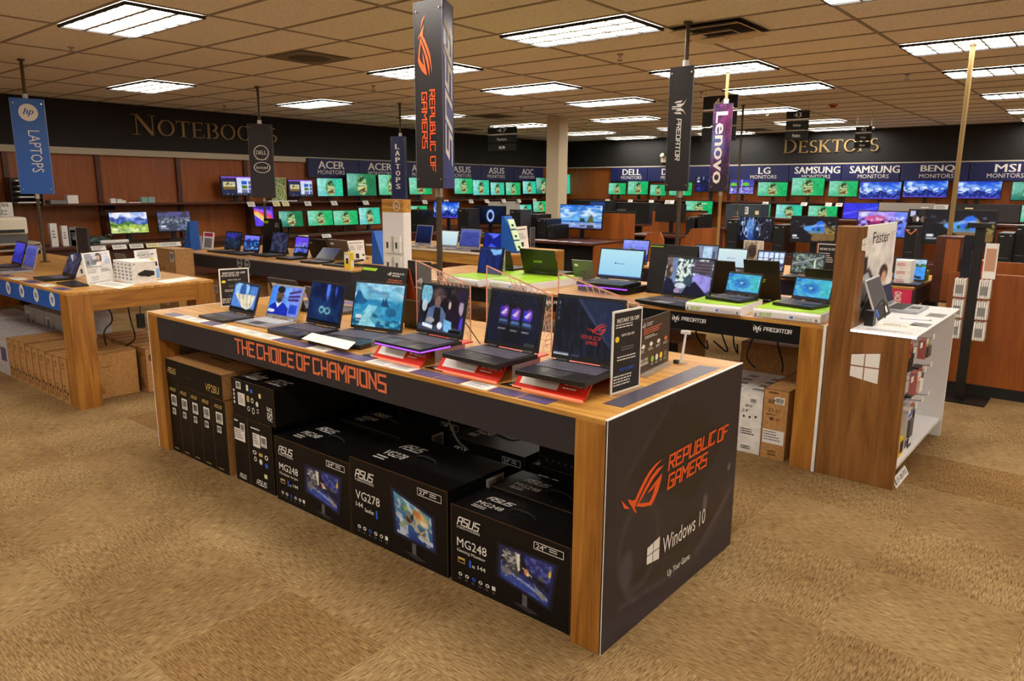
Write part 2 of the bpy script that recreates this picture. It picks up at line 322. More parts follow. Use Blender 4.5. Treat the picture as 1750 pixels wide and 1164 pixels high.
@art
def lockbeach():
    a = Art((60, 150, 190), 130, 82, 5); a.grad((84, 168, 200), (140, 200, 222), .5, 1).clouds(4, 7, (200, 226, 236), .45, .7, .8, .65, 1).clouds(5, 9, (70, 120, 160), .5, .7, .6, .7, 1).rect(0, 0, 1, .62, (36, 130, 176)).clouds(10, 14, (90, 180, 206), .5, .65, .6, 0, .62)
    a.poly([(0, .6), (.06, .82), (.12, .8), (.18, .66), (.3, .58), (.2, .5), (0, .5)], (24, 84, 128)).poly([(.05, 0), (.3, .5), (.5, .48), (.42, .3), (.62, 0)], (128, 198, 214)).poly([(.56, .5), (.6, .68), (.63, .6), (.66, .72), (.69, .58), (.74, .48)], (22, 66, 110))
    a.ridge(.26, .3, 5, (20, 84, 120), (80, 170, 196), .45, .6, 10, 10).poly([(.12, 0), (.28, .4), (.44, .42), (.36, .2), (.5, 0)], (140, 206, 220)).ell(.78, .36, .12, .1, (26, 92, 130))
    return a.rect(.06, .17, .19, .25, (232, 240, 244), .9).rect(.06, .1, .28, .13, (214, 228, 236), .8)
@art
def man():
    a = Art((90, 170, 250), 120, 80, 2); a.grad((60, 130, 240), (150, 190, 255), 0, 1, 'u').rect(.66, 0, 1, 1, (120, 140, 235)).rect(.7, .1, .95, .4, (30, 70, 200)).line(.62, .78, .95, .9, (60, 40, 110), .05).line(.62, .66, .95, .72, (60, 40, 110), .05).line(.62, .55, .93, .58, (60, 40, 110), .05)
    a.poly([(0, 0), (.04, .3), (.2, .42), (.5, .42), (.66, .25), (.68, 0)], (16, 40, 168)).poly([(.22, .4), (.3, .24), (.4, .4), (.4, .5), (.24, .5)], (225, 232, 250)).ell(.31, .66, .12, .26, (112, 86, 78)).ell(.31, .88, .125, .12, (18, 18, 26)).ell(.31, .5, .09, .07, (40, 32, 34), .7)
    return a.ell(.27, .7, .02, .02, (20, 16, 18)).ell(.36, .7, .02, .02, (20, 16, 18)).rect(.25, .56, .37, .585, (70, 40, 42)).ell(.31, .63, .02, .05, (86, 64, 58)).ell(.2, .66, .02, .06, (96, 72, 66)).ell(.43, .66, .02, .06, (96, 72, 66)).ell(.1, .12, .14, .06, (226, 230, 240))
@art
def papers():
    a = Art((18, 34, 56), 90, 60, 2); a.rect(.02, .1, .98, .95, (84, 132, 214)).rect(.66, .35, .69, .95, (30, 50, 90)).ell(.36, .8, .3, .3, (150, 196, 240)).ell(.4, .72, .13, .3, (50, 90, 160)).poly([(.04, 0), (.04, .1), (.3, .1), (.9, 0)], (14, 18, 30)).poly([(.08, .6), (.95, .62), (.86, .15), (.7, .04), (.5, .1)], (232, 222, 196))
    for i in range(4): a.line(.24+.18*i, .6, .44+.13*i, .1, (110, 84, 60), .012)
    return a.rect(0, 0, 1, .05, (10, 12, 16))
@art
def moody():
    a = Art((10, 28, 66), 84, 54, 3); a.grad((14, 40, 84), (8, 22, 60), 0, 1).clouds(4, 3, (26, 62, 120), .45, .7, .7).ell(.55, .86, .05, .25, (96, 130, 255), .9, .8).ell(.8, .85, .03, .12, (80, 110, 250), .8, .8).ell(.5, .3, .34, .12, (36, 74, 110), .6, .8)
    return a.ring(.42, .32, .07, .08, (160, 230, 226), .22).ring(.6, .31, .075, .075, (160, 230, 226), .22).line(.35, .36, .5, .38, (140, 210, 220), .015).rect(0, 0, 1, .04, (6, 8, 14))
@art
def cafe():
    a = Art((34, 30, 40), 130, 86, 5); a.clouds(6, 6, (18, 16, 24), .4, .6).ell(.12, .82, .13, .25, (120, 190, 214)).ell(.1, .55, .06, .14, (190, 200, 214)).poly([(.8, 1), (.8, .4), (1, .3), (1, 1)], (44, 28, 44))
    a.ell(.4, .82, .14, .17, (74, 56, 56), 1, .4).clouds(18, 14, (116, 92, 84), .58, .66, .5, .7, .98).ell(.4, .66, .07, .13, (126, 96, 84)).poly([(.14, .1), (.2, .5), (.34, .58), (.5, .56), (.62, .4), (.6, .1)], (88, 104, 140)).poly([(.32, .1), (.34, .54), (.48, .54), (.5, .1)], (26, 26, 34))
    a.ell(.76, .62, .1, .25, (26, 18, 26), 1, .4).ell(.68, .62, .03, .09, (196, 168, 160)).ell(.94, .6, .05, .18, (170, 150, 170)).ell(.95, .85, .07, .14, (40, 28, 60)).poly([(.64, .3), (.68, .48), (.9, .5), (1, .3), (1, 0), (.64, 0)], (30, 22, 40)).ell(.98, .2, .05, .2, (80, 60, 200))
    a.rect(0, 0, 1, .13, (60, 64, 84)).poly([(.1, .08), (.1, .16), (.34, .12), (.34, .04)], (226, 232, 244)).ell(.5, .14, .06, .08, (230, 236, 246)).poly([(.6, .04), (.58, .3), (.76, .26), (.78, .02)], (120, 184, 226))
    return a.ell(.27, .24, .1, .06, (160, 150, 150)).rect(.72, .02, .98, .09, (8, 8, 10))
@art
def trio():
    a = Art((20, 21, 26), 110, 68)
    for k in range(5): a.ring(.5, .42, .28+.05*k, .42+.08*k, (40, 60, 190), .012, .65)
    for x, y, c in ((.3, .62, (60, 40, 150)), (.53, .6, (80, 60, 190)), (.76, .6, (50, 50, 180))):
        a.rect(x-.095, y-.13, x+.09, y+.12, (24, 20, 50)).rect(x-.085, y-.11, x+.08, y+.1, c).ell(x+.03, y+.02, .05, .1, (190, 90, 200), .6, .9).line(x-.04, y-.03, x+.04, y+.05, (240, 240, 250), .02).line(x-.05, y-.03, x, y-.04, (240, 240, 250), .015)
        a.poly([(x-.09, y-.14), (x+.09, y-.14), (x+.11, y-.26), (x-.1, y-.24)], (40, 52, 78)).poly([(x-.07, y-.15), (x+.07, y-.15), (x+.09, y-.2), (x-.08, y-.2)], (80, 110, 160)).rect(x-.08, y-.34, x+.06, y-.325, (220, 220, 228))
    return a.rect(.76, .01, .96, .06, (60, 60, 66))
@art
def brushed():
    a = Art((18, 20, 30), 110, 68, 4); a.poly([(.3, 1), (1, 1), (1, .1), (.8, .3)], (30, 40, 66)).clouds(40, 2, (40, 54, 84), .5, .7, .4).poly([(.3, 1), (.36, 1), (.9, .2), (.8, .3)], (54, 64, 90)).rect(0, 0, 1, .035, (24, 26, 34)).rect(0, .0, .24, .032, (220, 226, 236), .8)
    for i in range(4): a.rect(.02, .88-.09*i, .035, .92-.09*i, [(230, 230, 240), (60, 140, 230), (90, 150, 240), (230, 230, 240)][i])
    return a.rect(.28, .005, .42, .028, (120, 150, 220), .7)
@art
def splash(): return Art((176, 224, 240), 60, 36).grad((150, 206, 236), (176, 226, 240), 0, 1).rect(0, 0, 1, .05, (20, 40, 110))
@art
def splash_pale(): return Art((206, 228, 234), 48, 30).grad((186, 214, 226), (214, 234, 236), 0, 1)
@art
def reading():
    a = Art((60, 66, 90), 130, 82, 6); a.rect(.2, .4, .55, 1, (44, 58, 56)).clouds(20, 16, (206, 222, 214), .5, .56, 1, .35, 1).rect(.02, .3, .12, 1, (120, 96, 86)).rect(.12, .3, .24, 1, (110, 130, 170))
    a.rect(.6, .62, .98, .96, (92, 78, 92))
    for i in range(4): a.rect(.62, .64+.085*i, .96, .66+.085*i, (50, 40, 48))
    a.poly([(.5, .3), (.66, .62), (.98, .56), (1, .2), (.8, .05)], (150, 140, 220)).poly([(.3, 0), (.32, .3), (.6, .42), (.7, .3), (.6, 0)], (96, 104, 130)).poly([(.4, 0), (.5, .25), (.66, .4), (.8, .25), (1, 0)], (18, 18, 40)).ell(.08, .62, .07, .18, (70, 50, 48)).ell(.12, .66, .03, .08, (176, 140, 120)).poly([(0, 0), (.02, .45), (.16, .4), (.3, .1), (.3, 0)], (22, 26, 52)).poly([(.42, .3), (.44, .52), (.6, .46), (.58, .24)], (52, 70, 86))
    return a.ell(.36, .25, .12, .08, (210, 216, 228)).ell(.3, .1, .06, .08, (180, 150, 190)).rect(0, 0, 1, .04, (20, 18, 30)).spots(30, (230, 240, 236), .25, .5, .5, .95, .02)
@art
def swirl():
    a = Art((30, 136, 214), 96, 60, 3); a.grad((24, 110, 205), (60, 180, 220), 0, 1, 'u').clouds(10, 12, (110, 210, 226), .5, .62, .6).ell(.45, .5, .24, .3, (18, 92, 190), .8, .4)
    for k in range(7): a.ring(.45, .5, .1+.05*k, .12+.07*k, (120, 214, 226), .05, .6)
    a.ell(.45, .5, .06, .07, (150, 210, 200)).ell(.53, .45, .06, .05, (22, 80, 170)).ell(.88, .5, .1, .5, (60, 190, 190), .6, .8).clouds(14, 16, (40, 170, 140), .6, .66, .5); a.rect(0, 0, 1, .05, (14, 40, 110))
    for i in range(5): a.rect(.965, .85-.11*i, .985, .9-.11*i, (200, 226, 240))
    return a
def _cave(seed):
    a = Art((30, 28, 32), 96, 54, seed)
    a.poly([(.28, .56), (.42, .66), (.52, .66), (.6, .82), (.68, .86), (.74, .78), (.76, .5), (.74, .24), (.5, .22), (.4, .34), (.33, .44)], (90, 160, 236)).poly([(.52, .66), (.6, .82), (.68, .86), (.74, .78), (.76, .4), (.52, .4)], (52, 110, 226)).clouds(6, 8, (180, 206, 240), .55, .68, .6, .6, .84)
    a.poly([(.74, .8), (.82, .6), (1, .66), (1, .3), (.8, .3), (.76, .4)], (150, 130, 70)).mix(np.clip((a.noise(16, 14)-.48)/.1, 0, 1)*((a.u > .76)*(a.v < .66)*(a.v > .3)), (60, 50, 34)).poly([(.4, .36), (.76, .34), (1, .3), (1, .08), (.5, .02)], (128, 96, 56)).poly([(.37, .38), (.74, .36), (.74, .44), (.36, .44)], (84, 130, 160)).ell(.5, .5, .025, .05, (30, 66, 36)).ell(.63, .5, .04, .06, (34, 74, 34))
    return a.poly([(0, 0), (.45, 0), (.5, .24), (.3, .5), (0, .6)], (30, 28, 32)).rect(.05, .18, .15, .26, (232, 234, 240)).rect(.05, .11, .2, .135, (210, 212, 220))
@art
def cave(): return _cave(2)
@art
def warrior():
    a = Art((110, 90, 214), 90, 54, 5); a.grad((80, 70, 214), (170, 140, 246), 0, 1).clouds(8, 8, (210, 190, 255), .5, .66, .7).rect(.75, 0, 1, 1, (70, 140, 240), .5).ell(.42, .45, .22, .36, (150, 40, 110), 1, .5).clouds(16, 12, (40, 16, 60), .52, .6, .8, .1, .75).ell(.35, .72, .2, .12, (214, 90, 150)).ell(.45, .3, .12, .2, (30, 18, 50)).line(.6, .2, .9, .62, (26, 18, 60), .03).line(.3, .2, .15, .02, (60, 20, 60), .04)
    return a.spots(18, (236, 226, 255), .05, .95, .2, .95, .03, .7).rect(.05, .8, .2, .95, (214, 220, 255))
@art
def falls():
    a = Art((16, 18, 34), 90, 54, 8); a.clouds(6, 4, (26, 40, 90), .45, .65, .8).clouds(34, 3, (190, 220, 255), .56, .64, 1, .2, 1); a.rect(.66, 0, 1, 1, (28, 26, 36), .9).ell(.36, .62, .12, .34, (96, 150, 230), .8, .7).ell(.36, .2, .12, .2, (60, 110, 200), .7, .8)
    return a.spots(30, (200, 224, 255), 0, .95, .1, .95, .016, .9)
@art
def beach():
    a = Art((60, 140, 230), 96, 54, 4); a.grad((120, 190, 240), (40, 110, 220), .3, 1).clouds(6, 10, (214, 232, 250), .46, .62, .9, .45, 1).rect(0, .26, 1, .31, (40, 96, 190)).grad((170, 170, 220), (90, 150, 220), 0, .26, 'v', 0).rect(0, 0, 1, .26, (130, 156, 216)).clouds(12, 14, (190, 210, 240), .5, .6, .6, 0, .24)
    a.poly([(.48, .28), (.51, .48), (.54, .4), (.58, .44), (.62, .3)], (40, 60, 50)).poly([(.65, .26), (.7, .44), (.74, .6), (.78, .56), (.83, .26)], (92, 96, 50)).clouds(20, 14, (40, 50, 40), .5, .58, 0)
    return a.rect(.5, .06, .62, .14, (70, 84, 110)).rect(.66, .02, .82, .14, (64, 66, 66)).line(.3, .22, .3, .32, (16, 20, 40), .014).rect(0, 0, 1, .03, (90, 70, 130))
@art
def crag():
    a = Art((110, 130, 240), 60, 40, 3); a.grad((70, 80, 220), (150, 160, 250), 0, 1).ridge(.55, .5, 6, (60, 70, 110), (150, 160, 190), .45, .6, 16, 12); a.rect(0, 0, 1, .3, (40, 50, 200))
    return a.clouds(12, 10, (20, 24, 90), .5, .62, .7, 0, .3)
@art
def dusk():
    a = Art((60, 50, 190), 60, 40, 9); a.grad((60, 70, 210), (110, 70, 236), 0, 1).ridge(.62, .3, 7, (90, 80, 206), (180, 170, 250)).ridge(.44, .12, 5, (16, 40, 40)).rect(0, 0, 1, .36, (70, 80, 190)); return a.clouds(10, 8, (170, 176, 250), .5, .6, .7, .1, .36).ridge(.14, .16, 6, (10, 28, 30))
@art
def lagoon():
    a = Art((60, 110, 230), 60, 40, 2); a.grad((30, 90, 220), (130, 130, 250), 0, 1).ridge(.72, .2, 6, (26, 44, 110)).clouds(10, 8, (60, 180, 240), .5, .62, .8, .1, .6); return a.clouds(14, 10, (190, 230, 255), .6, .66, .8, 0, .25)
@art
def night(): return Art((18, 26, 62), 60, 40, 5).clouds(6, 5, (40, 70, 110), .45, .65).ridge(.5, .3, 5, (14, 24, 40), (34, 60, 84)).ell(.4, .8, .4, .16, (60, 50, 170), .8, .8)
@art
def slate(): return Art((34, 34, 56), 60, 40, 6).clouds(5, 6, (60, 64, 96), .45, .65).line(0, .4, .6, .6, (90, 96, 130), .05, .5).line(.4, .3, 1, .62, (80, 84, 120), .05, .5)
@art
def twoface(): return Art((16, 30, 130), 60, 40).poly([(.15, 1), (.5, .62), (.75, .8), (.9, 1)], (90, 110, 250)).poly([(.2, 0), (.45, .3), (.6, .2), (.8, .05), (.8, 0)], (60, 90, 240)).ell(.3, .6, .2, .3, (14, 24, 100), .5)
@art
def dimblue(): return Art((26, 40, 120), 48, 30, 2).grad((16, 50, 200), (70, 70, 190), 0, 1).poly([(0, 0), (0, .6), (.5, .4), (1, .7), (1, 0)], (16, 40, 150))
@art
def greyblue(): return Art((56, 66, 140), 48, 30, 2).grad((50, 60, 130), (96, 104, 180), 0, 1).rect(.1, .1, .9, .85, (60, 72, 150))
@art
def inky(): return Art((12, 22, 58), 48, 30).grad((10, 16, 44), (20, 36, 84), 0, 1)
@art
def cobalt(): return Art((14, 30, 84), 60, 40, 3).clouds(10, 2, (20, 44, 120), .45, .6, .7).poly([(.45, .95), (.97, .98), (.95, .78), (.62, .72)], (120, 176, 230))
@art
def window():
    a = Art((70, 90, 150), 60, 40, 3)
    for i in range(5): a.rect(.03+.2*i, .4, .19+.2*i, .95, (214, 230, 250))
    return a.rect(0, .62, 1, .66, (30, 30, 60)).ridge(.36, .2, 4, (40, 36, 60), (160, 170, 220)).line(.2, .1, .5, .6, (20, 16, 30), .06)
@art
def bridge():
    a = Art((96, 110, 120), 60, 40, 7); a.clouds(18, 6, (40, 56, 44), .45, .55).clouds(16, 10, (170, 186, 150), .58, .64, .7).line(0, .42, 1, .9, (196, 196, 200), .03).line(0, .3, .9, .8, (120, 124, 120), .02); return a.rect(.7, .1, .75, .7, (206, 216, 200))
@art
def river():
    a = Art((150, 190, 220), 60, 40, 3); a.grad((60, 140, 226), (180, 206, 226), 0, 1).ridge(.8, .16, 5, (50, 90, 60), (120, 160, 90)).rect(0, 0, 1, .64, (64, 150, 236)); return a.poly([(0, .2), (0, .75), (.2, .66), (.25, .4)], (90, 120, 70)).spots(12, (214, 120, 150), 0, .2, .45, .7, .03).line(0, .18, .45, .4, (230, 236, 244), .02).ell(.6, .14, .12, .1, (22, 30, 44)).ell(.8, .1, .1, .07, (28, 34, 52))
@art
def dimroom(): return Art((120, 130, 160), 48, 30, 3).rect(.35, .35, .75, .95, (176, 206, 230)).rect(0, 0, 1, .35, (84, 92, 130)).rect(.78, .3, .9, .7, (70, 74, 110))
@art
def duo(): return Art((26, 22, 26), 48, 34, 4).rect(.05, .5, .35, .95, (190, 190, 226)).rect(.5, .6, .95, .95, (44, 40, 44)).rect(.88, .4, .98, .95, (226, 226, 236)).ell(.35, .35, .16, .3, (90, 70, 62)).ell(.8, .3, .16, .24, (120, 96, 84)).ell(.5, .3, .08, .2, (214, 206, 206))
@art
def racers():
    a = Art((90, 90, 190), 60, 34, 5); a.grad((110, 104, 200), (60, 60, 160), 0, 1).clouds(14, 10, (180, 176, 240), .5, .6, .8, 0, .6); return a.ell(.16, .66, .14, .12, (110, 206, 60)).ell(.66, .68, .15, .12, (110, 206, 60)).rect(0, .46, 1, .52, (28, 30, 56)).rect(.48, 0, .52, 1, (200, 196, 240)).ell(.1, .28, .05, .1, (226, 226, 240))
@art
def gamescreen(): return Art((14, 18, 50), 60, 44, 5).clouds(6, 6, (28, 40, 130), .5, .66, .8).poly([(.4, .75), (.9, .8), (1, .4), (.6, .3)], (70, 80, 210)).spots(14, (206, 200, 226), .05, .95, .8, .95, .02).ell(.1, .68, .05, .07, (226, 226, 250)).ell(.1, .2, .06, .09, (60, 50, 150)).ell(.75, .55, .14, .12, (130, 140, 250))
@art
def ringlogo():
    a = Art((7, 12, 26), 80, 48); return a.ell(.7, .8, .4, .4, (16, 40, 76), .5, 1).ring(.56, .44, .095, .3, (214, 230, 255), .28).ring(.56, .44, .095, .3, (90, 140, 255), .5, .35).rect(0, 0, .22, .03, (190, 200, 250))
@art
def map_green():
    a = Art((150, 170, 90), 48, 50, 3); a.clouds(6, 6, (110, 140, 70), .45, .6); return a.ring(.5, .35, .35, .4, (214, 220, 190), .12).ring(.5, .35, .2, .25, (200, 206, 170), .14).line(0, .9, 1, .6, (206, 196, 170), .03).ell(.3, .72, .06, .05, (90, 96, 60))
@art
def bluebeam(): return Art((50, 50, 226), 70, 26).grad((60, 50, 214), (40, 60, 240), 0, 1, 'u').line(0, .3, 1, .75, (110, 110, 250), .08, .7).line(.2, 0, 1, .5, (90, 80, 250), .08, .6)
@art
def space():
    a = Art((10, 13, 36), 120, 80, 3); a.clouds(5, 5, (40, 60, 130), .5, .7, .6); a.ell(.88, .92, .42, .42, (40, 50, 130), 1, .06).mix(np.clip((a.noise(10, 10)-.45)/.15, 0, 1)*(np.hypot((a.u-.88)/.4, (a.v-.92)/.4) < 1)*.7, (110, 120, 210))
    a.ell(.5, .1, .9, .28, (60, 90, 200), .8, .8, -6).line(0, .35, 1, .12, (170, 200, 255), .05, .7).poly([(.02, .98), (.3, .98), (.4, .3), (.34, .26), (.1, .5)], (70, 74, 84)).poly([(.27, .98), (.37, .98), (.4, .5), (.36, .46)], (236, 236, 230)).mix(np.clip((a.noise(18, 16)-.5)/.08, 0, 1)*(a.u < .32)*(a.v > .42), (176, 180, 186))
    a.ell(.53, .55, .05, .1, (214, 120, 70)).line(.45, .62, .64, .5, (190, 186, 176), .03).ell(.56, .5, .03, .05, (236, 214, 190)).ell(.82, .56, .06, .05, (96, 98, 106)).poly([(.68, .42), (.74, .3), (1, .16), (.9, .05), (.76, .16)], (150, 152, 160)).ell(.12, .3, .12, .12, (120, 124, 130)).clouds(26, 20, (206, 212, 226), .66, .72, .6, 0, .34)
    return a.ell(.97, .78, .025, .1, (236, 206, 70))
@art
def plane():
    a = Art((40, 70, 150), 120, 80, 5); a.grad((30, 60, 140), (84, 160, 190), 0, 1).clouds(6, 6, (206, 220, 240), .5, .6, .9).ell(.72, .74, .2, .2, (226, 190, 120), .9, .7).ell(.62, .8, .1, .1, (214, 120, 60), .8, .7).ell(.8, .64, .1, .09, (230, 226, 206), .9, .7)
    a.poly([(.05, .22), (.3, .5), (.46, .52), (.4, .4), (.15, .18)], (150, 170, 156)).ell(.38, .5, .1, .08, (100, 74, 60)).poly([(.25, .82), (.46, .56), (.42, .5), (.2, .78)], (150, 140, 90)).poly([(.46, .5), (.9, .18), (.86, .14), (.44, .44)], (190, 170, 100)).poly([(.4, .56), (.52, .78), (.5, .54)], (34, 34, 40)).ell(.37, .48, .04, .04, (40, 22, 20)).line(.7, .3, .86, .5, (230, 200, 110), .02).line(.64, .22, .76, .4, (230, 200, 110), .02)
    return a.ell(.3, .76, .05, .06, (150, 206, 80))
@art
def phoneshoot(): return Art((214, 216, 226), 70, 42, 2).rect(0, 0, .25, 1, (150, 150, 170)).ell(.55, .6, .13, .4, (60, 44, 40), 1, .3).ell(.55, .62, .07, .2, (214, 170, 150)).rect(.25, .1, .5, .8, (110, 110, 120)).rect(.3, .5, .48, .78, (206, 206, 214)).ell(.58, .15, .16, .2, (226, 214, 206)).rect(.8, .1, 1, .5, (180, 186, 214)).ell(.1, .3, .06, .16, (60, 90, 60))
@art
def photocard(): return Art((196, 186, 172), 48, 34, 5).ell(.45, .5, .25, .35, (50, 40, 40), 1, .5).clouds(10, 8, (90, 80, 70), .5, .6, .7).rect(.7, 0, 1, 1, (214, 206, 190))
@art
def galaxy(): return Art((46, 22, 62), 44, 150, 6).clouds(4, 8, (110, 40, 120), .4, .65).ell(.2, .55, .5, .16, (96, 130, 190), .8, 1).ell(.9, .8, .5, .2, (120, 30, 80), .5, 1).ell(.5, .05, .9, .16, (20, 14, 34), .8, .8).clouds(40, 110, (214, 190, 226), .7, .76, .7)
@art
def poster_woman(): return Art((232, 230, 228), 50, 60, 2).ell(.75, .45, .12, .12, (50, 34, 30)).ell(.77, .4, .07, .08, (214, 170, 150)).poly([(.6, 0), (.66, .3), (.86, .3), (.98, 0)], (206, 190, 196)).rect(0, .2, .3, .72, (26, 30, 44)).poly([(.3, .55), (.35, .58), (.5, .4), (.32, .1), (.12, .08)], (24, 24, 28)).poly([(.2, .5), (.34, .52), (.44, .4), (.3, .16), (.18, .14)], (190, 196, 206))
@art
def gear():
    a = Art((38, 34, 40), 110, 84, 4); a.grad((46, 42, 50), (40, 36, 42), 0, 1)
    a.poly([(.12, .72), (.42, .985), (.9, .66), (.6, .42)], (33, 28, 30)).line(.12, .72, .42, .985, (72, 68, 74), .008).line(.42, .985, .9, .66, (40, 36, 40), .006).poly([(.08, .18), (.36, .38), (.98, .36), (.62, .1)], (46, 40, 44))
    for i in range(8): a.line(.16+.05*i, .2+.012*i, .3+.06*i, .345-.002*i, (28, 24, 27), .007)
    for i in range(4): a.line(.14+.06*i, .22+.04*i, .6+.06*i, .16+.045*i, (28, 24, 27), .006)
    a.line(.1, .15, .5, .1, (84, 78, 88), .009).ring(.22, .38, .13, .2, (62, 56, 64), .12).ell(.14, .3, .04, .09, (70, 64, 74)).line(.14, .2, .2, .12, (80, 74, 84), .012).ell(.78, .22, .2, .075, (60, 52, 60), .9, .4, 24).ell(.76, .24, .15, .05, (40, 34, 38), 1, .5, 24).line(.66, .12, .98, .34, (96, 88, 100), .01).ell(.72, .36, .02, .05, (96, 92, 104)).ell(.93, .47, .012, .014, (150, 146, 156))
    return a.poly([(0, 0), (0, .14), (.5, .02), (.6, 0)], (54, 48, 60))
_PM = {}
def picture_mesh(nm):
    if nm in _PM: return _PM[nm]
    a = ARTS[nm](); nx, ny = a.nx, a.ny; big = nx >= 80
    for _ in range(2 if big else 1):                                   # soften, as a photograph is soft
        b = np.pad(a.a, ((1, 1), (1, 1), (0, 0)), 'edge'); a.a = (4*b[1:-1, 1:-1]+b[:-2, 1:-1]+b[2:, 1:-1]+b[1:-1, :-2]+b[1:-1, 2:])/8
    if nm not in ('gear', 'galaxy', 'splash', 'splash_pale', 'inky', 'ringlogo'): a.a = a.a*(.82+.36*a.noise(9, 7, 4))[..., None]
    me = bpy.data.meshes.new(nm)
    co = np.zeros((ny, nx, 3)); co[..., 0] = a.u-.5; co[..., 2] = a.v; idx = np.arange(nx*ny).reshape(ny, nx)
    q = np.stack([idx[:-1, :-1], idx[:-1, 1:], idx[1:, 1:], idx[1:, :-1]], -1).reshape(-1, 4)
    me.from_pydata(co.reshape(-1, 3).tolist(), [], q.tolist())
    c = np.clip(a.a, 0, 1); c = np.where(c <= .04045, c/12.92, ((c+.055)/1.055)**2.4)
    at = me.color_attributes.new('Col', 'FLOAT_COLOR', 'POINT'); buf = np.ones((nx*ny, 4), np.float32); buf[:, :3] = c.reshape(-1, 3); at.data.foreach_set('color', buf.ravel())
    _PM[nm] = me; return me
def picture_quad(nm, name, par, P):   # a printed picture drawn in perspective: corners lower left, lower right, upper right, upper left
    me = picture_mesh(nm).copy(); a, b, c, d = [np.array(p, float) for p in P]; co = np.zeros(len(me.vertices)*3); me.vertices.foreach_get('co', co); co = co.reshape(-1, 3); u, v = co[:, :1]+.5, co[:, 2:]
    me.vertices.foreach_set('co', ((a*(1-u)+b*u)*(1-v)+(d*(1-u)+c*u)*v).ravel()); me.materials.clear(); me.materials.append(M_PRT); me.update()
    o = bpy.data.objects.new(name, me); COL.objects.link(o); o.parent = par; return o
def picture(nm, name, par, loc, w, h, tilt=0, rz=0, glow=True):   # a picture plane standing on its lower edge at loc, facing -y before rz
    me = picture_mesh(nm)
    if not me.materials: me.materials.append(M_SCR)
    o = bpy.data.objects.new(name, me); COL.objects.link(o); o.parent = par; o.location = loc; o.scale = (w, 1, h); o.rotation_euler = (-tilt, 0, rz)
    if not glow: o.material_slots[0].link = 'OBJECT'; o.material_slots[0].material = M_PRT
    return o
# ------------------------------------------------------------------ the room
XL, XR, YF, YB, ZC = -12.3, 4.5, -4.0, 16.8, 2.95
def carpet():
    m = mat('carpet_tiles', (160, 132, 92), .95, spec=.1); N, L, b = nodes(m); t = N.new('ShaderNodeTexCoord')
    def stretched(sx, sy, sc):
        mp = N.new('ShaderNodeMapping'); mp.inputs['Scale'].default_value = (sx, sy, 1); n = N.new('ShaderNodeTexNoise'); n.inputs['Scale'].default_value = sc; n.inputs['Detail'].default_value = 2; n.inputs['Roughness'].default_value = .7
        L.new(t.outputs['Object'], mp.inputs[0]); L.new(mp.outputs[0], n.inputs['Vector']); return n
    a, c, big = stretched(20, 190, 1), stretched(190, 20, 1), stretched(1, 1, 1.3)
    ck = N.new('ShaderNodeTexChecker'); ck.inputs['Scale'].default_value = 1.64; mp = N.new('ShaderNodeMapping'); mp.inputs['Location'].default_value = (.13, .21, .3); L.new(t.outputs['Object'], mp.inputs[0]); L.new(mp.outputs[0], ck.inputs['Vector'])
    mx = N.new('ShaderNodeMix'); mx.data_type = 'FLOAT'; L.new(ck.outputs['Fac'], mx.inputs[0]); L.new(a.outputs[0], mx.inputs[2]); L.new(c.outputs[0], mx.inputs[3])
    wm = N.new('ShaderNodeMapping'); wm.inputs['Scale'].default_value = (1.64, 1.64, 1.64); wm.inputs['Location'].default_value = (.2132, .3444, .492); fl = N.new('ShaderNodeVectorMath'); fl.operation = 'FLOOR'; wn = N.new('ShaderNodeTexWhiteNoise'); wn.noise_dimensions = '3D'
    L.new(t.outputs['Object'], wm.inputs[0]); L.new(wm.outputs[0], fl.inputs[0]); L.new(fl.outputs[0], wn.inputs['Vector']); rw = ramp(N, [(0, (238, 232, 226)), (.8, (255, 255, 255)), (.86, (222, 208, 188)), (1, (226, 214, 196))]); L.new(wn.outputs['Value'], rw.inputs[0])
    r = ramp(N, [(.28, (84, 62, 38)), (.42, (134, 108, 72)), (.56, (160, 134, 94)), (.74, (188, 162, 122))]); L.new(mx.outputs[0], r.inputs[0])
    r2 = ramp(N, [(.35, (222, 216, 206)), (.65, (255, 255, 255))]); L.new(big.outputs[0], r2.inputs[0])
    mu = N.new('ShaderNodeMix'); mu.data_type = 'RGBA'; mu.blend_type = 'MULTIPLY'; mu.inputs[0].default_value = 1; L.new(r.outputs[0], mu.inputs[6]); L.new(r2.outputs[0], mu.inputs[7]); m3 = N.new('ShaderNodeMix'); m3.data_type = 'RGBA'; m3.blend_type = 'MULTIPLY'; m3.inputs[0].default_value = 1; L.new(mu.outputs[2], m3.inputs[6]); L.new(rw.outputs[0], m3.inputs[7]); L.new(m3.outputs[2], b.inputs['Base Color'])
    bp = N.new('ShaderNodeBump'); bp.inputs['Strength'].default_value = .6; bp.inputs['Distance'].default_value = .006; L.new(mx.outputs[0], bp.inputs['Height']); L.new(bp.outputs[0], b.inputs['Normal'])
    return m
CARPET = carpet()
TILE = speckle('ceiling_tile', (240, 234, 224), (212, 204, 192), 55, .9, .5, .72, .25, 5); TEE = mat('ceiling_tee', (150, 138, 122), .6)  # tee bars coloured darker than the white tile, shade put into their paint
WALLP = mat('wall_paint', (196, 182, 156), .8); HEAD = mat('header_black', (17, 14, 13), .7)
struct(MB().box(XL-.1, XR+.1, YF-.1, YB+.1, -.1, 0, CARPET).build('floor'))
ceil = struct(MB().box(XL-.1, XR+.1, YF-.1, YB+.1, ZC, ZC+.08, TILE).build('ceiling'))
struct(MB().box(XL-.1, XL, YF-.1, YB+.1, 0, ZC, CHERRY).build('wall_left')); struct(MB().box(XL, XR, YB, YB+.1, 0, ZC, CHERRY).build('wall_back'))
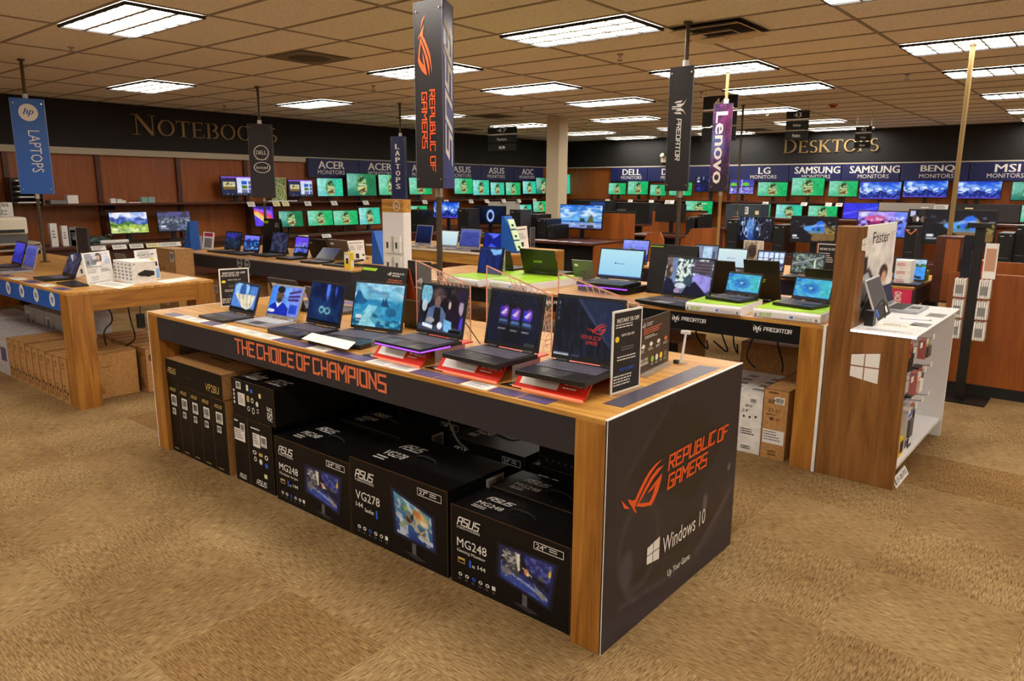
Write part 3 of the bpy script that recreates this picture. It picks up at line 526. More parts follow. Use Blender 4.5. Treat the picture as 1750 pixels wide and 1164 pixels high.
struct(MB().box(XR, XR+.1, YF, YB, 0, ZC, WALLP).build('wall_right')); struct(MB().box(XL, XR, YF-.1, YF, 0, ZC, WALLP).build('wall_front'))
TX0, TY0, TPX, TPY = -10.4, 2.43, 1.23, .615
g = MB()
for i in range(-2, 14): g.box(TX0+i*TPX-.012, TX0+i*TPX+.012, YF, YB, ZC-.007, ZC, TEE)
for j in range(-11, 24): g.box(XL, XR, TY0+j*TPY-.012, TY0+j*TPY+.012, ZC-.0066, ZC, TEE)
tg = g.build('tee_grid', ceil)
struct(MB().box(XL, XL+.06, YF, YB, 2.265, ZC, HEAD).build('trim_1')); struct(MB().box(XL+.06, XR, YB-.06, YB, 2.275, ZC, HEAD).build('trim_2'))
struct(MB().box(XL, XL+.07, YF, 8.55, 2.17, 2.265, BEIGE).build('trim_3')); struct(MB().box(XL, XL+.065, 8.55, YB, 2.25, 2.27, BEIGE).build('trim_4')); struct(MB().box(XL+.06, XR, YB-.065, YB, 2.25, 2.275, BEIGE).build('trim_5'))
for i, y in enumerate((2.4, 3.61, 4.83, 6.08, 7.3)): struct(MB().box(XL, XL+.05, y-.035, y+.035, 0, 2.17, CHERRY_D).build('trim_%d' % (6+i)))
# column between the aisles
p = bz(956, 197, ZC); struct(MB().box(p.x-.27, p.x, p.y, p.y+.27, 0, ZC, mat('column_paint', (206, 192, 162), .7)).build('column_1', bevel=.006))
# wall lettering
hw = by(228, 199, 5).x
def wall_word(word, p0, p1, left, big):
    P = bx if left else by; pl = XL+.062 if left else YB-.062
    a, b = P(*p0, pl), P(*p1, pl); z0 = 2.50; h = .255
    mb = MB(); U = Vector((0, b.y-a.y, 0)) if left else Vector((b.x-a.x, 0, 0)); n = Vector((.018, 0, 0)) if left else Vector((0, -.018, 0))
    serif_letters(mb, word, Vector((a.x, a.y, z0))+n, U, Vector((0, 0, h)), GOLD, big)
    o = mb.build(word.lower()+'_lettering', loc=(a.x, a.y, z0))
    s = o.modifiers.new('s', 'SOLIDIFY'); s.thickness = .016; return o
tag(wall_word('NOTEBOOKS', (229, 228), (474, 243), True, 1.22), 'tan serif capitals spelling notebooks on the black wall band', 'wall lettering')
tag(wall_word('DESKTOPS', (1338, 266), (1503, 262), False, 1.15), 'tan serif capitals spelling desktops on the black wall band', 'wall lettering')
# ------------------------------------------------------------------ ceiling fittings
DIFF = mat('troffer_glow', (250, 246, 236), .5, emit=(255, 247, 234), es=LAMP); FRAME_L = mat('troffer_frame', (30, 26, 24), .5); LOUV = mat('troffer_louvre', (120, 112, 100), .6)
def troffer():
    t = thing('ceiling_light', 'x', 'ceiling light', (0, 0, 0), 0, 'fluorescent troffers in the ceiling grid'); w, d = TPX-.03, TPY-.03
    f = MB()
    for a in ((0, .016, 0, d), (w-.016, w, 0, d), (.016, w-.016, 0, .016), (.016, w-.016, d-.016, d)): f.box(a[0], a[1], a[2], a[3], -.022, 0, FRAME_L)
    f.build('frame', t); MB().box(.016, w-.016, .016, d-.016, -.008, -.002, DIFF).build('diffuser', t)
    l = MB()
    for i in range(1, 6): l.box(w*i/6-.007, w*i/6+.007, .016, d-.016, -.016, -.008, LOUV)
    for i in range(1, 3): l.box(.016, w-.016, d*i/3-.015, d*i/3+.015, -.0156, -.008, LOUV)
    l.build('louvre', t); return t
def dup(t, name_loc, rz=None, label=None):
    r = t.copy(); COL.objects.link(r); r.location = name_loc
    if rz is not None: r.rotation_euler = (0, 0, rz)
    if label: r['label'] = label; LABELS.setdefault(label, []).append(r.name)
    for ch in t.children:
        c = ch.copy(); COL.objects.link(c); c.parent = r
        for g in ch.children:
            d = g.copy(); COL.objects.link(d); d.parent = c
    return r
LIGHTS = [(-10.4, y) for y in (2.43-2.46, 4.275, 6.735, 9.195, 11.655, 14.115, 15.96)]+[(-6.71, y) for y in (2.43, 5.505, 7.35, 9.195)]+[(-7.94, y) for y in (11.655, 14.115, 15.96)]
LIGHTS += [(-4.25, y) for y in (4.89, 7.35, 9.195)]+[(-5.48, y) for y in (11.655, 14.115, 15.96)]+[(-1.79, y) for y in (4.89, 7.35, 9.195, 11.655, 14.115, 15.96)]
LIGHTS += [(-6.71, -.03), (-6.71, -2.49), (-4.25, 2.43), (-4.25, -.03), (-4.25, -2.49), (-1.79, 2.43), (-1.79, -.03), (-1.79, -2.49), (.67, 2.43), (.67, -.03), (.67, 4.89), (.67, 7.35), (.67, 9.8), (.67, 12.3), (3.13, 0), (3.13, 2.43), (3.13, 5.5), (3.13, 9.8)]
cols = {}
for x, y in LIGHTS: cols.setdefault(x, []).append(y)
t0 = troffer(); LABELS.clear(); first = True
LNAMES = {-10.4: 'nearest the panelled wall', -6.71: 'above the blue-fronted laptop table', -7.94: 'over the white column', -4.25: 'above the middle aisle', -5.48: 'before the back wall', -1.79: 'above the kiosk end', .67: 'beyond the kiosk', 3.13: 'along the side wall'}
for x in sorted(cols):
    k = -1
    for y in sorted(cols[x]):
        seen = False
        for cx, cy in ((0, 0), (1.2, 0), (0, .6), (1.2, .6)):
            d_ = Vector((x+cx, y+cy, ZC))-EYE; f_ = d_.dot(_fw); seen |= f_ > .5 and abs(d_.dot(CR)/f_*FPX) < 872 and -580 < d_.dot(CD)/f_*FPX < 580
        k += seen
        lab = 'white fluorescent troffer beyond the edges of the view' if not seen else 'white fluorescent troffer %s, %s from the camera in its row' % (LNAMES[x], ORD[k])
        if first: t0.location = (x+.015, y+.015, ZC-.008); t0['label'] = lab; first = False
        else: dup(t0, (x+.015, y+.015, ZC-.008), None, lab)
def vent(px, py, kind, label):
    p = bz(px, py, ZC); x = TX0+TPX/2*round((p.x-TX0-.3)/(TPX/2)); y = TY0+TPY*round((p.y-TY0-.3)/TPY)
    t = thing('ceiling_vent', label, 'ceiling vent', (x+.3, y+.3, ZC-.008))
    if kind == 'return':
        MB().box(-.29, .29, -.29, .29, -.008, 0, RETURNV).build('panel', t); MB().cyl((0, 0, -.008), (0, 0, -.016), .2, mat('vent_disc', (74, 62, 50), .8), .12, 24).build('inlet', t)
    else:
        vm = mat('diffuser_metal', (222, 208, 184), .5); f = MB()
        for k, (a, z) in enumerate(((.29, -.012), (.2, -.04), (.11, -.06))):
            for sx, sy in ((1, 0), (-1, 0), (0, 1), (0, -1)):
                P = [(a, -a), (a, a), (a-.07, a-.07), (a-.07, -a+.07)]; R = math.atan2(sy, sx); c, s_ = math.cos(R), math.sin(R)
                f.poly([(u*c-v*s_, u*s_+v*c, z-(.02 if q < 2 else -.012)) for q, (u, v) in enumerate(P)], vm)
        f.box(-.05, .05, -.05, .05, -.075, -.06, vm)
        o = f.build('louvre', t); s = o.modifiers.new('s', 'SOLIDIFY'); s.thickness = .004
        MB().box(-.29, .29, -.29, .29, -.003, 0, BLACKM).build('duct', t)
vent(521, 95, 'return', 'flat grey return vent with a dark round inlet, nearest the blue hanging sign'); vent(1215, 42, 'supply', 'square stepped air diffuser beside the black prism sign pole')
vent(843, 201, 'return', 'far grey return vent above the aisle number board'); vent(806, 222, 'return', 'farthest grey vent close to the black wall band'); vent(1274, 221, 'return', 'grey vent in the ceiling before the desktops lettering')
def sprinkler():
    t = thing('sprinkler_head', 'x', 'sprinkler'); MB().cyl((0, 0, 0), (0, 0, -.008), .032, CHROME, n=14).build('escutcheon', t)
    MB().cyl((0, 0, -.008), (0, 0, -.03), .011, CHROME).box(-.016, -.012, -.003, .003, -.055, -.025, CHROME).box(.012, .016, -.003, .003, -.055, -.025, CHROME).build('body', t); MB().cyl((0, 0, -.055), (0, 0, -.06), .026, CHROME, n=12).build('deflector', t); return t
s0 = sprinkler(); LABELS.pop('x')
SPR = [(121, 80, 'above the blue hanging laptop sign'), (1060, 92, 'beside the nearest long troffer'), (383, 180, 'above the notebooks lettering'), (638, 146, 'beside the tall prism sign, over the aisle'), (891, 183, 'above the aisle forty seven board'), (1002, 211, 'over the white column'), (1551, 126, 'beside the tan ceiling pole'), (1199, 157, 'above the aisle forty four board'), (1312, 191, 'before the second row of long lights'), (1132, 228, 'far off near the back wall'), (1417, 212, 'above the desktops lettering')]
for k, (px, py, w) in enumerate(SPR):
    p = bz(px, py, ZC); lab = 'small metal sprinkler head %s' % w
    if k == 0: s0.location = p; s0['label'] = lab; s0['group'] = 'sprinkler heads'
    else: dup(s0, p, None, lab)
p = bz(1424, 179, ZC); tag(MB().cyl((0, 0, 0), (0, 0, -.012), .07, REDP, n=20).cyl((0, 0, -.012), (0, 0, -.04), .05, REDP, .035, 20).build('smoke_detector', loc=None), 'reddish round smoke detector on the ceiling', 'smoke detector').location = p
# emergency lamp on the back wall band
p = by(1140, 272, YB-.06); t = thing('emergency_light', 'small beige emergency lamp on the black band beside the black prism sign', 'emergency light', p)
MB().box(-.14, .14, -.06, 0, -.08, .06, BEIGE).build('housing', t, .01)
for sx in (-.09, .09): MB().cyl((sx, -.03, .06), (sx, -.1, .1), .05, BEIGE, .055).build('lamp_head', t)
# ------------------------------------------------------------------ wall shelving
SHZ, CTZ = 1.45, .86
def shelf(name, label, boards, cat):
    t = thing(name, label, cat, (boards[0][0], boards[0][2], boards[0][4]))
    for k, (nm, x0, x1, y0, y1, z0, z1, m) in enumerate([('board',)+tuple(boards[0])+(CHERRY_D,)]+[tuple(b) for b in boards[1:]]): MB().box(x0, x1, y0, y1, z0, z1, m).build(nm, t, .003, world=True)
    return t
br = lambda y: ('bracket', XL, XL+.36, y-.012, y+.012, SHZ-.1, SHZ-.03, BLACKM)
shelf('wall_shelf', 'long dark shelf on the panelled notebooks wall', [(XL+.005, -11.9, 3.9, YB-.005, SHZ-.03, SHZ)]+[br(y) for y in (4.9, 7.3, 9.8, 12.2, 14.6)], 'wall shelf')
shelf('wall_counter', 'long dark counter along the notebooks wall', [(XL+.005, -11.45, 3.5, YB-.45, CTZ-.04, CTZ), ('front_panel', -11.56, -11.5, 3.5, YB-.45, 0, CTZ-.04, CHERRY_D)], 'counter')
shelf('wall_shelf', 'long dark shelf on the desktops wall', [(-11.85, XR, 16.4, YB-.005, SHZ-.03, SHZ)]+[('bracket', x-.012, x+.012, 16.44, YB-.005, SHZ-.1, SHZ-.03, BLACKM) for x in (-10.6, -8.2, -6, -3.7, -1.3, 1)], 'wall shelf')
shelf('wall_counter', 'long dark counter along the desktops wall', [(-11.85, XR, 15.95, YB-.005, CTZ-.04, CTZ), ('front_panel', -11.8, XR, 16.02, 16.08, 0, CTZ-.04, CHERRY_D)], 'counter')
for i, x in enumerate((-10.6, -9.53, -8.64, -7.38, -6.0, -4.89, -3.76, -2.56, -1.36)): struct(MB().box(x-.03, x+.03, YB-.05, YB, 0, 2.25, CHERRY_D).build('trim_%d' % (20+i)))
# brand panels above the monitors
def brand_sign(left, a0, a1, word, r1, r2, label):
    t = thing('monitor_sign', label, 'wall sign', (XL+.07, (a0+a1)/2, 1.9) if left else ((a0+a1)/2, YB-.09, 1.9), 0, 'navy signs above the wall monitors')
    if left: MB().box(XL+.05, XL+.09, a0+.008, a1-.008, 1.895, 2.25, NAVY).build('panel', t, world=True)
    else: MB().box(a0+.008, a1-.008, YB-.09, YB-.05, 1.9, 2.25, NAVY).build('panel', t, world=True)
    pl = XL+.092 if left else YB-.092; P = bx if left else by
    for nm, w, (x0, x1, zt, zb), bold in (('lettering', word, r1, .018), ('lettering', 'MONITORS', r2, 0)):
        if not w or x1 <= x0: continue
        a, b = P(x0, 290, pl), P(x1, 290, pl)
        U = Vector((0, b.y-a.y, 0)) if left else Vector((b.x-a.x, 0, 0))
        MB().text(w, (pl, a.y, zb) if left else (a.x, pl, zb), U, (0, 0, zt-zb), WHITE, bold).build(nm, t, world=True)
Z1, Z2 = (2.205, 2.06), (2.035, 1.955)
for a0, a1, w, x0, x1, m0, m1, lab in ((8.57, 9.79, 'ACER', 544, 589, 543, 589, 'navy monitor sign nearest the notebooks lettering on the panelled wall'), (9.79, 11.03, 'ACER', 629, 670, 629, 670, 'second navy monitor sign along the notebooks wall'),
        (11.03, 12.25, 'ACER', 704, 735, 704, 735, 'navy monitor sign partly hidden behind the tall prism sign'), (12.25, 13.48, 'ASUS', 774, 804.5, 773, 805, 'navy monitor sign just past the tall prism sign'), (13.48, 14.7, 'ASUS', 835, 862, 833.5, 863, 'navy monitor sign under the aisle forty seven board'), (14.7, 15.93, 'AOC', 892, 911.5, 888, 914, 'navy monitor sign next to the white column')):
    brand_sign(True, a0, a1, w, (x0, x1)+Z1, (m0, m1)+Z2, lab)
for a0, a1, w, x0, x1, m0, m1, lab in ((-10.6, -9.53, 'DELL', 1064, 1095, 1062, 1097, 'navy sign nearest the room corner on the desktops wall'), (-9.53, -8.5, 'DELL', 1131, 1163, 1130, 1164, 'navy sign partly behind the black prism sign'), (-8.5, -7.38, '', 0, 0, 0, 0, 'blank navy sign behind the galaxy patterned sign'), (-7.38, -6.0, 'LG', 1296, 1317, 1283, 1328, 'navy sign with the shortest two-letter name'),
        (-6.0, -4.89, 'SAMSUNG', 1358, 1436, 1371, 1420, 'navy sign below the start of the desktops lettering'), (-4.89, -3.76, 'SAMSUNG', 1452, 1538, 1467, 1520, 'navy sign below the end of the desktops lettering'), (-3.76, -2.56, 'BENQ', 1573, 1632, 1572, 1631, 'navy sign above the wide snowy mountain screen'), (-2.56, -1.2, 'MSI', 1700, 1744, 1688, 1751, 'navy sign just past the tan ceiling pole')):
    brand_sign(False, a0, a1, w, (x0, x1)+Z1, (m0, m1)+Z2, lab)
# ------------------------------------------------------------------ monitors
def monitor(label, pic, w, h, loc, zs, rz=0, tilt=.08, group=None, par_z=None, face=BLACK, bez=.012, name='monitor', on=True):
    """screen w x h whose lower edge is zs above loc (the foot); loc is under the screen"""
    t = thing(name, label, 'monitor', loc, rz, group); M = Matrix.Translation((0, 0, zs)) @ Matrix.Rotation(-tilt, 4, 'X')
    pn = MB().box(-w/2-bez, w/2+bez, .004, .03, -bez*1.6, h+bez, face, M).box(-w*.3, w*.3, .03, .055, h*.2, h*.75, face, M); pn = pn.build('panel', t, .004)
    if on: picture(pic, 'screen', pn, (0, -.001, zs), w, h, tilt)
    s = MB(); s.box(-.035, .035, .05, .085, .01, zs+h*.45, face).box(-min(.13, w*.3), min(.13, w*.3), -.06, .13, 0, .012, face); s.build('stand', t, .004)
    return t
def tilted_tag(name, label, loc, rz, w=.12, h=.07, m=WHITE, grp='price tags on the shelf edges', seed=1):
    mb = MB(); M = Matrix.Rotation(-.5, 4, 'X'); mb.box(-w/2, w/2, 0, .004, -h, 0, m, M)
    V = M @ Vector((0, 0, h)); o = M @ Vector((-w/2, -.0006, -h)); small_print(mb, o+V*.15+Vector((w*.1, 0, 0)), Vector((w*.8, 0, 0)), V*.7, 3, INK if m is not TAG else GREYC, .4, seed)
    o = mb.build(name); o.location = loc; o.rotation_euler = (0, 0, rz); return tag(o, label, 'price tag', grp)
def wall_mon(left, plane, pic, x0, y0, x1, y1, label, base, group, tilt=.05):
    P = bx if left else by; a, b = P(x0, (y0+y1)/2, plane), P(x1, (y0+y1)/2, plane); zt, zb = P((x0+x1)/2, y0, plane).z, P((x0+x1)/2, y1, plane).z
    w = (b.y-a.y) if left else (b.x-a.x); c = (a+b)/2
    monitor(label, pic, w, zt-zb, (plane, c.y, base) if left else (c.x, plane, base), zb-base, math.pi/2 if left else 0, tilt, group)
G1 = 'monitors on the upper notebooks wall shelf'; G2 = 'monitors on the lower notebooks wall counter'; G3 = 'monitors on the upper desktops wall shelf'; G4 = 'monitors on the lower desktops wall counter'
wall_mon(True, -12.03, 'news', 379, 302, 431, 333, 'web page monitor beside the dark hanging sign, nearest the wood panels', SHZ, G1)
wall_mon(True, -12.03, 'news', 494, 308, 534, 335, 'second web page monitor, below the first navy sign edge', SHZ, G1)
L1 = [('chameleon_teal', 543, 305, 586, 335), ('chameleon_dark', 594, 297, 643, 334), ('chameleon', 648, 299, 691.5, 333), ('chameleon', 700, 304, 738, 332), ('chameleon', 777, 305, 808, 331), ('chameleon_teal', 809, 308, 836, 333), ('chameleon_teal', 839, 312, 862, 333), ('chameleon', 865, 312, 889.5, 333), ('chameleon_teal', 894, 310, 916, 331), ('chameleon_dark', 917, 304, 940, 331), ('chameleon', 941, 304, 953, 331)]
for k, (p_, a, b, c, d) in enumerate(L1): wall_mon(True, -12.03, p_, a, b, c, d, 'green chameleon monitor on the upper notebooks wall shelf, %s from the web pages' % ORD[k], SHZ, G1)
wall_mon(True, -11.95, 'chameleon_teal', 955, 298, 976, 331, 'green chameleon monitor right beside the white column, near the corner', SHZ, G1)
wall_mon(True, -11.9, 'valley', 189, 363, 253, 398, 'monitor with green valley and mountains on the wall counter', CTZ, G2, .12)
wall_mon(True, -11.9, 'harbor', 271, 362, 326, 394, 'monitor with dusky harbor picture on the wall counter', CTZ, G2, .12)
wall_mon(True, -11.9, 'feather', 436, 353, 468, 386, 'screen with purple and orange rays behind the dark tent card', CTZ, G2, .12)
L2 = [('chameleon_dark', 478, 361, 518, 387), ('chameleon', 527, 360, 569, 385), ('chameleon', 571, 360, 612, 384), ('chameleon_teal', 615, 355, 650, 383), ('chameleon', 700, 352, 731, 371), ('chameleon_teal', 889, 350, 909, 366), ('chameleon', 912, 344, 937, 362)]
for k, (p_, a, b, c, d) in enumerate(L2): wall_mon(True, -11.9, p_, a, b, c, d, 'green chameleon monitor on the notebooks wall counter, %s from the ray picture' % ORD[k], CTZ, G2, .1)
L3 = [('chameleon', 1040, 313, 1069, 332), ('chameleon', 1073, 310, 1107, 332), ('chameleon', 1111, 316, 1138, 334), ('chameleon', 1144, 312, 1182, 334), ('chameleon', 1295, 311.5, 1345, 335), ('chameleon', 1353, 304, 1408, 334), ('chameleon', 1416.5, 309.5, 1465, 335.5), ('chameleon_dark', 1729, 311, 1790, 342)]
for k, (p_, a, b, c, d) in enumerate(L3): wall_mon(False, 16.55, p_, a, b, c, d, 'green chameleon monitor on the upper desktops wall shelf, %s from the corner' % ORD[k], SHZ, G3)
wall_mon(False, 16.55, 'gamescreen', 1188, 302, 1240, 327, 'dark blue game screen behind the galaxy sign', SHZ, G3); wall_mon(False, 16.55, 'racers', 1247, 307, 1288, 331, 'racing game screen with two green cars', SHZ, G3)
for k, (a, b, c, d) in enumerate(((1469, 311, 1539, 340), (1544, 309, 1619, 337), (1630, 310, 1711, 339))): wall_mon(False, 16.55, 'winter', a, b, c, d, 'wide snowy mountain monitor on the desktops wall, %s from the green screens' % ORD[k], SHZ, G3)
L4 = [('chameleon', 1171, 344, 1217, 366), ('chameleon', 1300, 349, 1316, 373), ('chameleon_teal', 1326, 350, 1370, 372), ('chameleon', 1381, 352, 1430, 376), ('chameleon', 1745, 351, 1790, 380)]
for k, (p_, a, b, c, d) in enumerate(L4): wall_mon(False, 16.35, p_, a, b, c, d, 'green chameleon monitor on the desktops wall counter, %s from the corner' % ORD[k], CTZ, G4)
wall_mon(False, 16.35, 'bluebeam', 1441, 347.5, 1500, 374, 'blue beam screen on the desktops wall counter', CTZ, G4)
GREYMON = mat('light_grey_shell', (176, 172, 164), .5)
for k, (a, b, c, d, pl, left) in enumerate(((1502, 348, 1594, 374, 16.35, False), (1622, 350, 1742, 378, 16.35, False), (836, 345, 889, 366, -11.9, True))):
    P = bx if left else by; q, r = P(a, (b+d)/2, pl), P(c, (b+d)/2, pl); zt, zb = P((a+c)/2, b, pl).z, P((a+c)/2, d, pl).z; cc = (q+r)/2; w = (r.y-q.y) if left else r.x-q.x
    monitor(['grey monitor turned off, below the first snowy screens', 'wide grey monitor turned off, behind the tan ceiling pole', 'silver monitor turned off, below the aisle forty seven board'][k], None, w, zt-zb, (cc.x, cc.y, CTZ), zb-CTZ, math.pi/2 if left else 0, .05, None, face=GREYMON if k != 1 else CHAR, on=False)
TG1 = [(428, 349), (471, 349), (487, 349), (525, 348), (570, 348), (624, 347), (725, 345), (762, 343), (804, 343), (831, 343.5), (860, 343), (886, 342.5), (913, 342)]
for k, (px, py) in enumerate(TG1): p = bx(px, py-3, -11.893); tilted_tag('price_tag', 'cream price tag on the upper notebooks wall shelf edge, %s from the panels' % ORD[k], (p.x, p.y, SHZ-.002), math.pi/2, .14, .09, TAG if k in (1, 2) else WHITE, seed=k)
TG2 = [(167, 418), (203, 416.6), (232, 415), (260, 413), (283, 412), (297, 411), (470, 402), (518, 400), (557, 398)]
for k, (px, py) in enumerate(TG2): p = bx(px, py, -11.443); tilted_tag('price_tag', 'white price tag on the notebooks wall counter edge, %s from the printer' % ORD[k], (p.x, p.y, CTZ-.002), math.pi/2, .2, .07, TAG if k == 3 else WHITE, seed=20+k)
TG3 = [(1039, 341), (1078, 341), (1114, 341), (1145, 344), (1205, 343), (1309, 345), (1375, 346), (1417, 347), (1435, 347), (1582, 349.5), (1610, 346), (1658, 349)]
for k, (px, py) in enumerate(TG3): p = by(px, py-3, 16.393); b_ = k in (3, 10); tilted_tag('price_tag', 'price tag on the desktops wall shelf edge, %s from the corner' % ORD[k], (p.x, p.y, SHZ-.002), 0, .24 if b_ else .13, .16 if b_ else .08, TAG if k == 11 else WHITE, seed=40+k)
# green picture card on the upper shelf, between two web pages
p = bx(477, 321, -12.05); t = thing('picture_card', 'upright green map card beside the dark hanging sign', 'card', (p.x, p.y, SHZ), math.pi/2)
MB().box(-.15, .15, .002, .012, 0, .42, WHITE).build('card', t); picture('map_green', 'print', t, (0, 0, .02), .29, .39, 0, 0, False)
# ------------------------------------------------------------------ generic shop pieces
T = .913
def rog_shape():     # the angular eye emblem, traced on the end panel of the front table
    S = lambda q: bx(1040+q[0]/5.82, 700+q[1]/5.82, -1.311)
    P = [[(535, 490), (470, 535), (410, 600), (360, 680), (300, 800), (262, 893), (235, 905), (187, 890), (202, 930), (238, 985), (252, 1015), (280, 1032), (258, 980), (264, 955), (300, 868), (350, 762), (410, 650), (470, 560)],
         [(548, 548), (480, 590), (420, 665), (365, 765), (270, 962), (300, 930), (330, 880), (385, 780), (440, 690), (500, 610)],
         [(530, 630), (478, 695), (466, 735), (440, 830), (412, 900), (395, 922), (295, 933), (270, 962), (340, 967), (420, 950), (452, 895), (490, 800), (515, 710)],
         [(478, 695), (425, 765), (375, 840), (432, 795), (466, 735)], [(122, 902), (150, 985), (212, 988), (172, 955)]]
    Q = [[S(q) for q in p] for p in P]; y0 = min(v.y for p in Q for v in p); z0 = min(v.z for p in Q for v in p); k = max(v.y for p in Q for v in p)-y0
    return [[((v.y-y0)/k, (v.z-z0)/k) for v in p] for p in Q], (y0, z0, k)
ROGP, ROGBOX = rog_shape()
def rog(mb, o, U, V, m):
    o, U, V = Vector(o), Vector(U), Vector(V)
    for p in ROGP: mb.poly([o+U*a+V*b for a, b in p], m)
    return mb
def claw(mb, o, U, V, m):   # twin-claw helmet emblem
    o, U, V = Vector(o), Vector(U), Vector(V)
    for p in ([(0, 1), (.27, .74), (.27, .3), (.4, .42), (.4, .06), (.47, 0), (.47, .62), (.33, .8), (.2, .86)], [(.06, .72), (.2, .6), (.2, .16), (.1, .3)]):
        mb.poly([o+U*a+V*b for a, b in p], m); mb.poly([o+U*(1-a)+V*b for a, b in p][::-1], m)
    return mb
def win_logo(mb, o, U, V, m):
    o, U, V = Vector(o), Vector(U), Vector(V)
    for p in ([(0, .52), (.46, .52), (.46, .93), (0, .86)], [(.5, .52), (1, .52), (1, 1), (.5, .935)], [(0, .48), (.46, .48), (.46, .07), (0, .14)], [(.5, .48), (1, .48), (1, 0), (.5, .065)]): mb.poly([o+U*a+V*b for a, b in p], m)
    return mb
def disc(mb, o, U, V, m, r0=0., n=28):
    o, U, V = Vector(o), Vector(U), Vector(V); c = [(math.cos(2*math.pi*i/n), math.sin(2*math.pi*i/n)) for i in range(n)]
    if r0 == 0: mb.poly([o+U*a+V*b for a, b in c], m)
    else:
        for i in range(n): a, b = c[i], c[(i+1) % n]; mb.poly([o+U*a[0]+V*a[1], o+U*b[0]+V*b[1], o+U*b[0]*r0+V*b[1]*r0, o+U*a[0]*r0+V*a[1]*r0], m)
    return mb
def asus(mb, o, U, V, m):   # slanted wide logotype
    return mb.strokes('ASUS', o, U, V, m, .16, .28)
def laptop(label, fl, fr, z, d=.25, sh=.2, tilt=.3, pic=None, body=BLACK, key=KEYS, deck=None, group=None, detail=1, th=.02, led=None, sticker=False, lidlogo=None, mark=None):
    fl, fr = Vector(fl), Vector(fr); U = fr-fl; w = math.hypot(U.x, U.y); t = thing('laptop', label, 'laptop', (fl.x, fl.y, z), math.atan2(U.y, U.x), group)
    bs = MB().box(0, w, 0, d, .002, th, body).box(.03, .06, .02, d-.02, 0, .003, body).box(w-.06, w-.03, .02, d-.02, 0, .003, body).build('base', t, .003 if detail else 0)
    k = MB(); x0, x1, y0, y1 = w*.06, w*.94, d*.42, d*.88
    if detail:
        nr, nc = 5, 14
        for r in range(nr):
            for c in range(nc):
                if r == 0 and 3 <= c <= 8:
                    if c == 3: k.box(x0+(x1-x0)*3/nc+.002, x0+(x1-x0)*9/nc-.002, y0+.001, y0+(y1-y0)/nr-.003, th, th+.0025, key)
                    continue
                k.box(x0+(x1-x0)*c/nc+.0015, x0+(x1-x0)*(c+1)/nc-.0015, y0+(y1-y0)*r/nr+.001, y0+(y1-y0)*(r+1)/nr-.002, th, th+.0025, key)
    else: k.box(x0, x1, y0, y1, th, th+.001, key)
    k.build('keyboard', bs)
    MB().box(w*.34, w*.66, d*.06, d*.36, th, th+.0008, deck or CHAR).build('touchpad', bs)
    M = frame((0, d, th+.004), (1, 0, 0), (0, math.cos(tilt), -math.sin(tilt)), (0, math.sin(tilt), math.cos(tilt)))
    lid = MB().box(0, w, -.004, .006, 0, sh+.03, body, M).cyl((w*.08, d, th), (w*.26, d, th), .008, body).cyl((w*.74, d, th), (w*.92, d, th), .008, body)
    if sticker: o_ = M @ Vector((w*.9, .0068, sh*.84)); a_ = M @ Vector((w*.72, .0068, sh*.84)); b_ = M @ Vector((w*.9, .0068, sh*.98)); lid.poly([o_, a_, a_+b_-o_, b_], WHITE)
    if lidlogo: o_ = M @ Vector((w*.64, .0068, sh*.5)); a_ = M @ Vector((w*.38, .0068, sh*.5)); b_ = M @ Vector((w*.64, .0068, sh*.6)); lid.text(lidlogo[0], o_, a_-o_, b_-o_, lidlogo[1], .02)
    lid = lid.build('lid', t, .002 if detail else 0)
    if pic:
        p = M @ Vector((w/2, -.005, .018)); picture(pic, 'screen', lid, p, w-.02, sh, tilt)
        if mark:
            f = MB(); L = lambda u, v: M @ Vector((.01+(w-.02)*u, -.0065, .018+sh*v))
            for q in mark:
                if q[0] == 'rog': o_ = L(q[1], q[2]); rog(f, o_, L(q[1]+q[3], q[2])-o_, (L(q[1], q[2]+.1)-o_)*(q[3]*(w-.02)/(.1*sh)), q[4])
                elif q[0] == 'win': o_ = L(q[1], q[2]); win_logo(f, o_, L(q[1]+q[3], q[2])-o_, (L(q[1], q[2]+.1)-o_)*(q[3]*(w-.02)/(.1*sh)), q[4])
                elif q[0] == 'st': o_ = L(q[2], q[3]); f.strokes(q[1], o_, L(q[4], q[3])-o_, L(q[2], q[5])-o_, q[6], .15)
                else: o_ = L(q[2], q[3]); f.text(q[1], o_, L(q[4], q[3])-o_, L(q[2], q[5])-o_, q[6], .01)
            f.build('screen_lettering', lid)
    if led: MB().box(.005, w-.005, -.003, .001, .006, .011, led).box(w-.001, w+.003, 0, d*.7, .006, .011, led).build('light_strip', t)
    return t
